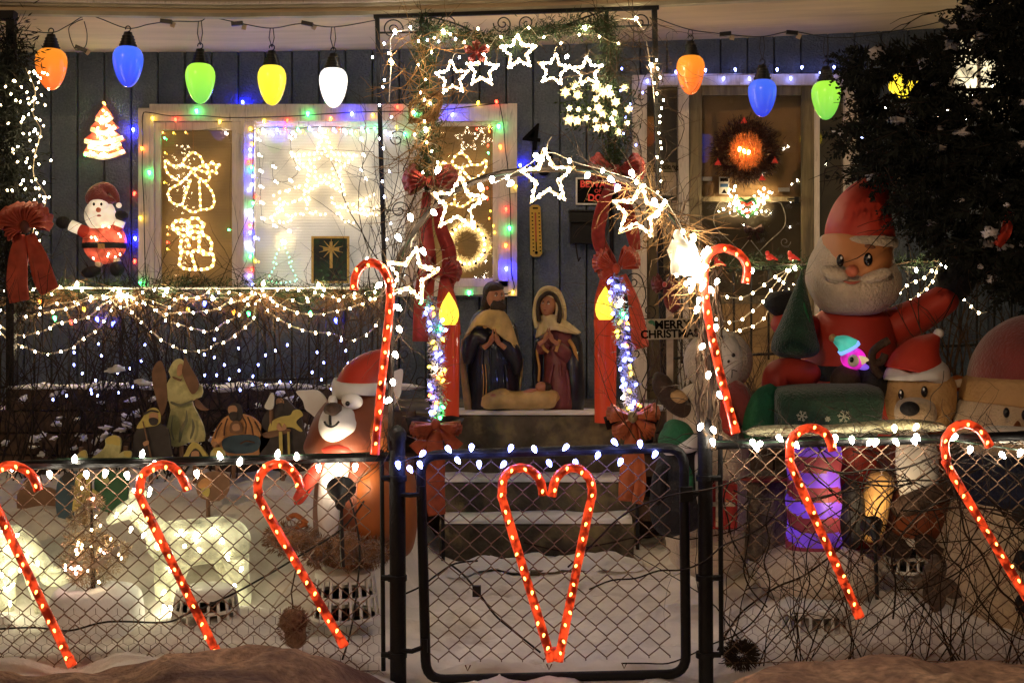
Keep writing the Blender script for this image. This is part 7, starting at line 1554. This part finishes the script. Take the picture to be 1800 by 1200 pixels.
# wreath and light cluster on the door
t = thing('door_wreath', 'dark tinsel wreath with glowing red orange candles on the door', 'wreath', P(1311, 268, 9.36)); rn = np.random.RandomState(14); n = 5200; a = rn.uniform(0, 6.28, n); rr = 40 + rn.normal(0, 8, n); c = P(1311, 266, 9.36); s = S(9.36)
leaves('dark_tinsel', np.stack([c.x + np.cos(a) * rr * s, c.y + rn.normal(0, .02, n), c.z + np.sin(a) * rr * s], 1), np.stack([np.cos(a), a * 0 - .4, np.sin(a)], 1) + rn.normal(size=(n, 3)) * .6, .05, .005, M('dark_red_green_tinsel', (.04, .015, .012), .4, var=.6), t)
n = 1800; a = rn.uniform(0, 6.28, n); rr = 27 * np.sqrt(rn.uniform(0, 1, n))
leaves('amber_tinsel', np.stack([c.x + np.cos(a) * rr * s, c.y - .01 + rn.normal(0, .012, n), c.z + np.sin(a) * rr * s], 1), rn.normal(size=(n, 3)) * [.3, .2, 1], .05, .005, M('amber_lit_foil', (.5, .14, .03), .3, metal=.3, var=.6, scale=30, emit=(1, .22, .04), es=.22), t)
for (x, y) in ((1300, 262), (1308, 266), (1316, 268)): bulb(P(x, y, 9.31), 'c9', 'k', t) if 'k' in GL else (GL.__setitem__('k', glow('wreath_candle', (1, .55, .18), 60)), bulb(P(x, y, 9.31), 'c9', 'k', t))
for (x, y, a) in ((1308, 212, 0), (1262, 285, 2), (1362, 282, -2), (1340, 312, 3)): MB().poly([(x - 6, y + 5), (x, y - 7), (x + 6, y + 5)], 9.33, .006).build('red_point', MATS['glossy_red_bird'], t, False)
t = thing('door_light_cluster', 'swag of warm lights and a small red green heart below the door wreath', 'light decoration', P(1318, 372, 9.38)); rl = random.Random(4)
for k in range(34):
    a = rl.uniform(3.0, 6.5); x, y = 1315 + 34 * math.cos(a) * rl.uniform(.5, 1.1), 345 - 45 * math.sin(a) * rl.uniform(.5, 1) * .9; y = 345 + (y - 345) * .9
    bulb(P(x, y, 9.36), 'led', 'w', t)
for (x, y) in ((1292, 328), (1343, 332), (1352, 338), (1290, 335), (1272, 368)): bulb(P(x, y, 9.36), 'led', 'w', t)
MB().tube(P3(closed_cr([(1313, 382), (1296, 366), (1300, 350), (1312, 354), (1324, 350), (1330, 366)], 4), 9.37), .012, 6, closed=True).build('green_heart', M('heart_green', (.03, .14, .05), .5), t)
MB().tube(P3(closed_cr([(1313, 374), (1302, 364), (1306, 356), (1313, 360), (1321, 356), (1324, 365)], 4), 9.365), .008, 6, closed=True).build('red_heart', MATS['glossy_red_bird'], t)
# power cords in the snow
for lab, p, D in (('black extension cord sagging across the left yard behind the fence', [(-20, 1106), (60, 1102), (120, 1108), (190, 1092), (290, 1093), (330, 1078), (400, 1048), (470, 1010), (520, 980), (600, 930), (640, 880)], 5.25),
                  ('black cord rising from the snow to the left floodlight', [(598, 1170), (616, 1110), (628, 1030), (632, 960), (622, 900), (612, 870)], 5.22),
                  ('black cord hanging in loops behind the gate mesh', [(790, 990), (815, 1010), (842, 1042), (870, 1080), (905, 1110), (950, 1146)], 5.2),
                  ('thin black cord crossing the corner of the path behind the gate', [(700, 1048), (740, 1030), (770, 1008), (800, 990), (840, 985)], 5.6)):
    t = thing('extension_cord', lab, 'cord', P(p[0][0], p[0][1], D)); MB().tube([Vector(q) for q in cr([tuple(P(x, y, D)) for x, y in p], 5)], .0042, 6).build('cord', cord_black, t)
t = thing('plug_adapter', 'black plug adapter hanging on the cord behind the gate', 'plug', P(838, 1040, 5.2)); MB().box(P(838, 1038, 5.18), (.035, .02, .045)).build('adapter', black_plastic, t)
t = thing('bent_stick', 'thin white stick leaning against the paws of the brown reindeer', 'stick', P(480, 1070, 5.5)); MB().tube(P3([(478, 1068), (553, 966)], 5.5), .004, 5).build('stick', cord_white, t)
t = thing('snow_topping', 'thick lumpy snow lying on the vines along the right fence rail', 'snow', P(1500, 760, 5.1)); m_ = MB()
L(M('light_tinted_rail_snow', (.34, .32, .20), .85, var=.35, scale=16, bump=1, bscale=50), 'snow_roll', t, [(1312, 762, 5.12, 2, .02), (1330, 758, 5.12, 9, .04), (1400, 757, 5.12, 11, .05), (1460, 755, 5.12, 9, .05), (1540, 751, 5.12, 12, .05), (1600, 748, 5.12, 12, .05), (1650, 750, 5.12, 8, .04), (1660, 750, 5.12, 2, .02)], 14, 6)  # yellow-green light of the rail bulbs is put into this snow colour
t = thing('snow_topping', 'darker snow lying on the vines at the right end of the rail', 'snow', P(1760, 770, 5.1))
L(snow_m, 'snow_roll', t, [(1715, 762, 5.12, 2, .02), (1730, 762, 5.12, 12, .04), (1770, 764, 5.12, 16, .05), (1840, 768, 5.12, 14, .05)], 14, 6)

# ================================================================== SHRUBS, VINES, TREES
def shrub(label, xs_, D0, D1, ybase, ht, n, seed, mat=branch_dark, r=(.003, .007), nm='bare_shrub', ln=(.5, .95)):
    rl = random.Random(seed); t = thing(nm, label, 'shrub', P(sum(xs_) / 2, ybase, (D0 + D1) / 2)); m_ = MB()
    for k in range(n):
        D = rl.uniform(D0, D1); p = P(rl.uniform(*xs_), ybase + rl.uniform(-30, 30), D); twig(m_, p, (rl.uniform(-.55, .55), rl.uniform(-.2, .2), 1), rl.uniform(*ln) * ht, rl.uniform(*r), rl, 2, 7, .24, 4, 0, 3.2)
    m_.build('branches', mat, t, kind='stuff'); return t
shrub('tangled dark bare shrub behind the nativity cutouts at far left', (-40, 160), 7.3, 7.7, 820, 1.1, 44, 1)
shrub('tangled dark bare shrub behind the tall angel cutout', (150, 360), 7.3, 7.75, 820, 1.1, 44, 2)
shrub('bare shrub behind the orange robed and lamb carrying cutouts', (350, 520), 7.3, 7.7, 820, 1.05, 36, 3)
shrub('bare shrub between the reindeer and the left iron column', (520, 700), 7.2, 7.8, 800, 1.2, 24, 4, branch_m)
shrub('bare twigs climbing the left iron column beside the window', (640, 730), 7.9, 8.1, 520, 1.1, 16, 5, branch_dark, (.002, .005))
shrub('thicket of curly bare branches left of the middle snowman', (1110, 1215), 6.6, 7.4, 760, 1.0, 26, 6, branch_m, (.002, .004))
shrub('thicket of curly bare branches between snowman and santa sled', (1290, 1370), 6.8, 7.6, 740, .85, 22, 7, branch_m, (.002, .004))
shrub('gnarled brown branches rising right of the red hatted reindeer', (1655, 1800), 6.4, 7.2, 760, 1.0, 18, 8, branch_m, (.004, .010))
# snow caught in the shrubs
rl = random.Random(19); t = thing('snow_patches', 'patches of snow caught on the dark shrubs behind the left fence', 'snow', P(300, 760, 7.4)); m_ = MB()
for k in range(60):
    x, y = rl.uniform(0, 560), rl.choice([700, 740, 760, 775, 785]) + rl.uniform(-14, 14); c = P(x, y, 7.5 + rl.uniform(-.1, .3)); s = S(7.5); lump(m_, c, (rl.uniform(3, 9) * s, .04, rl.uniform(2, 6) * s), k, .7)
for (x, y, a, b_) in ((250, 672, 12, 4), (208, 648, 8, 6), (196, 650, 7, 4)): lump(m_, P(x, y, 7.2), (a * S(7.2), .06, b_ * S(7.2)), x, .6)
m_.build('snow_pats', snow_clean, t, 'all', kind='stuff')
# vines over the right fence
rl = random.Random(23); t = thing('dead_vines', 'dark dead vines tangled through the right chain link fence', 'vine', P(1500, 1170, 5.0)); m_ = MB()
for k in range(60):
    x0 = rl.uniform(1255, 1850); y0 = rl.uniform(770, 900); pts = [(x0, y0)]; a = rl.uniform(.2, 2.9); 
    for i in range(rl.randint(6, 12)): a += rl.uniform(-.5, .5); pts.append((pts[-1][0] + 42 * math.cos(a), min(1165, pts[-1][1] + 30 * math.sin(a) + 6)))
    Dd = 5.05 + rl.uniform(-.05, .06); m_.tube([Vector(q) for q in cr([tuple(P(x, y, Dd + rl.uniform(-.01, .01))) for x, y in pts], 4)], rl.uniform(.0014, .0042), 4, cap=False)
for k in range(36):
    x0 = rl.uniform(1265, 1800); twig(m_, P(x0, 1170, 5.06), (rl.uniform(-.8, .8), rl.uniform(-.1, .1), 1), rl.uniform(.3, .85), rl.uniform(.002, .004), rl, 2, 8, .25, 4, 0, 2.5)
for k in range(70):
    x0 = rl.uniform(1255, 1800); twig(m_, P(x0, rl.uniform(755, 790), 5.06), (rl.uniform(-1, 1), rl.uniform(-.3, .3), rl.uniform(-.3, .5)), rl.uniform(.1, .4), rl.uniform(.0015, .003), rl, 1, 7, .35, 4, .03, 2)
m_.build('vine_tangle', branch_dark, t, kind='stuff')

# ---- conifer at the right
T = thing('conifer', 'big dark snow flecked conifer filling the upper right corner', 'tree', P(1860, 1000, 6.2))
MB().tube(P3([(1900, 1060), (1890, 700), (1880, 300), (1870, -100)], 6.5), [.11, .09, .07, .04], 10).build('trunk', branch_dark, T)
def inside(x, y, poly):
    c = False; n = len(poly)
    for i in range(n):
        (x1, y1), (x2, y2) = poly[i], poly[i - 1]
        if (y1 > y) != (y2 > y) and x < (x2 - x1) * (y - y1) / (y2 - y1) + x1: c = not c
    return c
crown = [(1530, 85), (1480, 95), (1500, 120), (1530, 140), (1512, 180), (1500, 215), (1462, 225), (1490, 250), (1520, 262), (1518, 300), (1552, 322), (1590, 345), (1602, 380), (1625, 408), (1672, 430), (1700, 460), (1735, 485), (1775, 510), (1900, 560), (1900, -60), (1700, -60), (1715, -10), (1705, 30), (1680, 50), (1640, 70), (1590, 80)]
rl = random.Random(31); Cc, Dd_, Ll, Ww = [], [], [], []; limbs = MB(); snowc = []; tries = 0; cl = 0
holes = [(1588, 150, 34, 26), (1725, 118, 34, 42), (1590, 195, 16, 8), (1640, 200, 30, 6), (1555, 320, 8, 8), (1740, 205, 16, 8), (1560, 175, 8, 9)]
rn = np.random.RandomState(31)
while cl < 1500 and tries < 20000:
    tries += 1; x, y = rl.uniform(1440, 1900), rl.uniform(-60, 600)
    if not inside(x, y, crown): continue
    edge_f = min(1, max(.0, (x - 1480) / 130))
    if noise.noise(Vector((x * .018, y * .022, 4))) + .55 * edge_f < -.02: continue
    if any(((x - a) / ra) ** 2 + ((y - b_) / rb) ** 2 < 1 for a, b_, ra, rb in holes) and rl.random() < .93: continue
    D = 6.25 + rl.uniform(-.45, .45); c = P(x, y, D); cl += 1
    d = Vector((-1 + rl.uniform(-.5, .9), rl.uniform(-.7, .7), -.35 + rl.uniform(-.5, .5))).normalized(); L_ = rl.uniform(.09, .19); k = 34
    u = rn.uniform(0, 1, k); side = rn.choice([-1, 1], k); v = Vector((0, 1, 0)).cross(d).normalized(); v = np.array(v) ; dn = np.array(d)
    C1 = np.array(c) + dn * (u * L_)[:, None] + rn.normal(0, .004, (k, 3)); D1 = dn * .8 + v * (side * .8)[:, None] + rn.normal(0, .35, (k, 3)) + np.array([0, 0, -.15])
    Cc.append(C1); Dd_.append(D1); Ll.append((1.15 - u) * .062 * rn.uniform(.7, 1.2, k)); Ww.append(np.full(k, .013))
    if cl % 3 == 0: limbs.tube([c, c + d * L_], [.003, .0015], 3, cap=False)
    if rl.random() < .075: snowc.append(c + d * L_ * .5 + Vector((0, 0, .01)))
leaves('sprays', np.concatenate(Cc), np.concatenate(Dd_), np.concatenate(Ll), np.concatenate(Ww), needle_dark, T)
for (x0, y0, x1, y1, r_) in ((1885, 120, 1530, 110, .022), (1885, 260, 1490, 235, .024), (1885, 360, 1610, 345, .022), (1885, 440, 1690, 430, .02), (1885, 20, 1700, 20, .02), (1885, 190, 1560, 170, .018), (1885, 330, 1520, 300, .018)):
    q = wob([tuple(P(x0, y0, 6.5)), tuple(P((x0 + x1) / 2, (y0 + y1) / 2 - 22, 6.35)), tuple(P(x1, y1, 6.1))], .01, 8, int(y0)); MB().tube(q, [lerp(r_, .003, i / (len(q) - 1)) for i in range(len(q))], 6).build('limb', branch_dark, T)
    for k in range(10):
        i = rl.randrange(2, len(q)); twig(limbs, q[i], (rl.uniform(-1, .2), rl.uniform(-.8, .8), rl.uniform(-.9, .3)), rl.uniform(.2, .45), .005, rl, 1, 6, .25, 4, .05, 3)
limbs.build('twigs', branch_dark, T, kind='stuff'); m_ = MB()
for c in snowc:
    e = rl.uniform(.012, .040); lump(m_, c, (e, e * .8, e * .55), int(c.x * 9999), .7)
m_.build('snow_clumps', M('shaded_snow', (.62, .58, .60), .85, bump=.5, bscale=40), T, 'all', kind='stuff')

# ---- garland post at the far left with a cloud of white lights
T = thing('garland_post', 'black porch post at far left wrapped in dark evergreen and white lights', 'post', P(20, 727, 7.9))
MB().box(P(20, 370, 7.95), (.05, .05, 700 * S(7.95))).build('post', black_metal, T, False); MB().box(P(8, 28, 7.95), (.14, .08, .05)).build('bracket', black_metal, T, False)
q = wob([tuple(P(x, y, 7.85)) for x, y in [(15, 60), (18, 140), (12, 220), (20, 300), (18, 380), (22, 460), (30, 530)]], .02, 5, 9)
garland_needles('needles', q, 9000, .13, .06, needle_dark, T, 91, .009)
rl = random.Random(9); m_ = MB()
for k in range(60): i = rl.randrange(len(q) - 1); twig(m_, q[i], (rl.uniform(-1, .6), rl.uniform(-.8, 0), rl.uniform(-.6, .6)), rl.uniform(.1, .22), .004, rl, 1, 5, .3, 4, 0, 2)
m_.build('sprigs', branch_dark, T, kind='stuff')
pts = []; 
for k in range(74):
    y = 125 + 330 * rl.random() ** 1.4; x = rl.gauss(62, 12) if rl.random() < .7 else rl.gauss(28, 14); pts.append((max(0, min(92, x)), y))
pts += [(79, 184), (90, 281), (60, 125), (54, 140), (65, 155), (70, 210), (72, 240), (60, 230), (48, 278), (80, 345), (78, 320), (62, 330), (36, 178), (22, 262), (22, 268)]
light_string('cloud of tiny warm white lights on the far left garland post', P3([(45, 120), (62, 160), (58, 200), (72, 230), (62, 270), (60, 310), (82, 350), (60, 400), (40, 520)], 7.7), 'mini', '', at=[(P(x, y, 7.72 + rl.uniform(-.06, .06)), 'q' if i % 14 == 0 else 's') for i, (x, y) in enumerate(pts)], cord=cord_white, cr_=.003, drop=.004, jit=1)
# ---- wall santa
D = 9.40
t = thing('hanging_santa', 'light up plastic santa with waving arms hanging on the blue wall', 'santa decoration', P(184, 490, D))
lr = M('lit_red_plaid_gauze', (.5, .08, .05), .5, var=.3, scale=14, emit=(1, .14, .06), es=.30, evar=(.2, 2.2, 11), bump=.4); lw = M('lit_white_gauze', (.7, .66, .58), .6, var=.15, emit=(1, .80, .55), es=.36, evar=(.5, 1.3, 7))
E(lr, 'body', t, 184, 426, D, 39, 38, .09); L(f_black, 'belt', t, [(184, 437, D, 37, .085), (184, 435, D, 39.5, .094), (184, 428, D, 39.5, .094), (184, 426, D, 37, .085)], 26, 2); frame_bar(172, 428, 183, 437, D - .103, .012).build('buckle', p_trim, t, False)
E(lw, 'beard', t, 176, 378, D - .03, 28, 29, .07); E(lw, 'face', t, 173, 362, D - .07, 18, 13, .04); E(f_nose, 'nose', t, 173, 369, D - .118, 4.5, 4.5, .015); E(M('wood_mouth', (.4, .1, .06), .6), 'mouth', t, 174, 379, D - .105, 4, 1.8, .008)
for x in (165, 178): E(e_black, 'eye', t, x, 359, D - .112, 2.2, 3, .006, nu=8, nv=6)
L(f_maroon, 'hat', t, [(177, 360, D - .03, 20, .05), (177, 352, D - .03, 28, .06), (180, 340, D - .03, 24, .05), (186, 333, D - .03, 14, .03), (196, 334, D - .04, 8, .02), (204, 345, D - .05, 6, .02), (208, 356, D - .05, 3, .01)]); E(lw, 'pompom', t, 209, 361, D - .05, 5, 5, .016)
L(f_red, 'arm', t, [(162, 412, D - .03, 6, .03), (150, 408, D - .03, 11, .03), (138, 402, D - .03, 9, .03)]); L(lw, 'cuff', t, [(140, 403, D - .03, 10, .035), (124, 396, D - .03, 10, .035)], 16, 2); E(f_black, 'mitten', t, 111, 391, D - .03, 13, 11, .035)
L(f_red, 'arm', t, [(204, 405, D - .03, 6, .03), (208, 398, D - .03, 10, .03), (210, 392, D - .03, 9, .03)]); L(lw, 'cuff', t, [(208, 398, D - .04, 9, .03), (212, 388, D - .04, 9, .03)], 16, 2); E(f_black, 'mitten', t, 214, 379, D - .05, 12, 9, .035, 10)
for (x, y, a) in ((160, 478, -14), (206, 472, 24)): E(f_black, 'boot', t, x, y, D - .02, 18 if x < 180 else 13, 10 if x < 180 else 14, .04, a)
for (x, y) in ((174, 464), (206, 458)): E(f_cream, 'boot_cuff', t, x, y, D - .01, 7, 6, .03)
for k in range(12): bulb(P(R.uniform(155, 214), R.choice([402, 414, 418, 446, 450]) + R.uniform(-4, 4), D - .10), 'mini', 's', t)
# ---- things seen through the conifer
t = thing('side_window', 'small lit window behind the conifer with bright curtain', 'window', P(1715, 150, 9.45))
frame_bar(1668, 60, 1775, 210, 9.44, .05).build('frame', trim_white, t, False); frame_bar(1678, 70, 1765, 200, 9.43, .012).build('lit_pane', M('lit_curtain', (.6, .55, .4), .6, emit=(1, .84, .52), es=.9, evar=(.3, 1.5, 9)), t, False)
frame_bar(1718, 70, 1724, 200, 9.42, .012).build('glazing_bar', trim_white, t, False)
t = thing('yellow_lantern', 'round yellow glowing lantern seen through the conifer branches', 'lantern', P(1589, 175, 8.2)); MB().ell(P(1589, 150, 8.2), (.10, .08, .085), 20, 14).build('globe', glow('lantern_yellow', (1, .72, .03), 1.3), t, 'all'); MB().tube(P3([(1589, 128), (1589, 60)], 8.2), .004, 5).build('hanger', cord_black, t)
light_string('scattered white and blue lights glimpsed through the conifer', P3([(1520, 210), (1560, 180), (1640, 190), (1700, 215), (1660, 300)], 7.6), 'led', '', at=[(P(x, y, 7.5), c) for x, y, c in [(1532, 145, 'B'), (1515, 243, 'B'), (1556, 188, 'W'), (1640, 105, 'q'), (1628, 110, 'W'), (1650, 205, 'W'), (1665, 195, 'q'), (1700, 208, 'W'), (1648, 252, 'W'), (1596, 230, 'W'), (1580, 278, 'W'), (1592, 284, 'W'), (1520, 315, 'W'), (1645, 320, 'W'), (1770, 462, 'w'), (1710, 165, 'q'), (1745, 150, 'W')]], cr_=.0014, drop=.003)
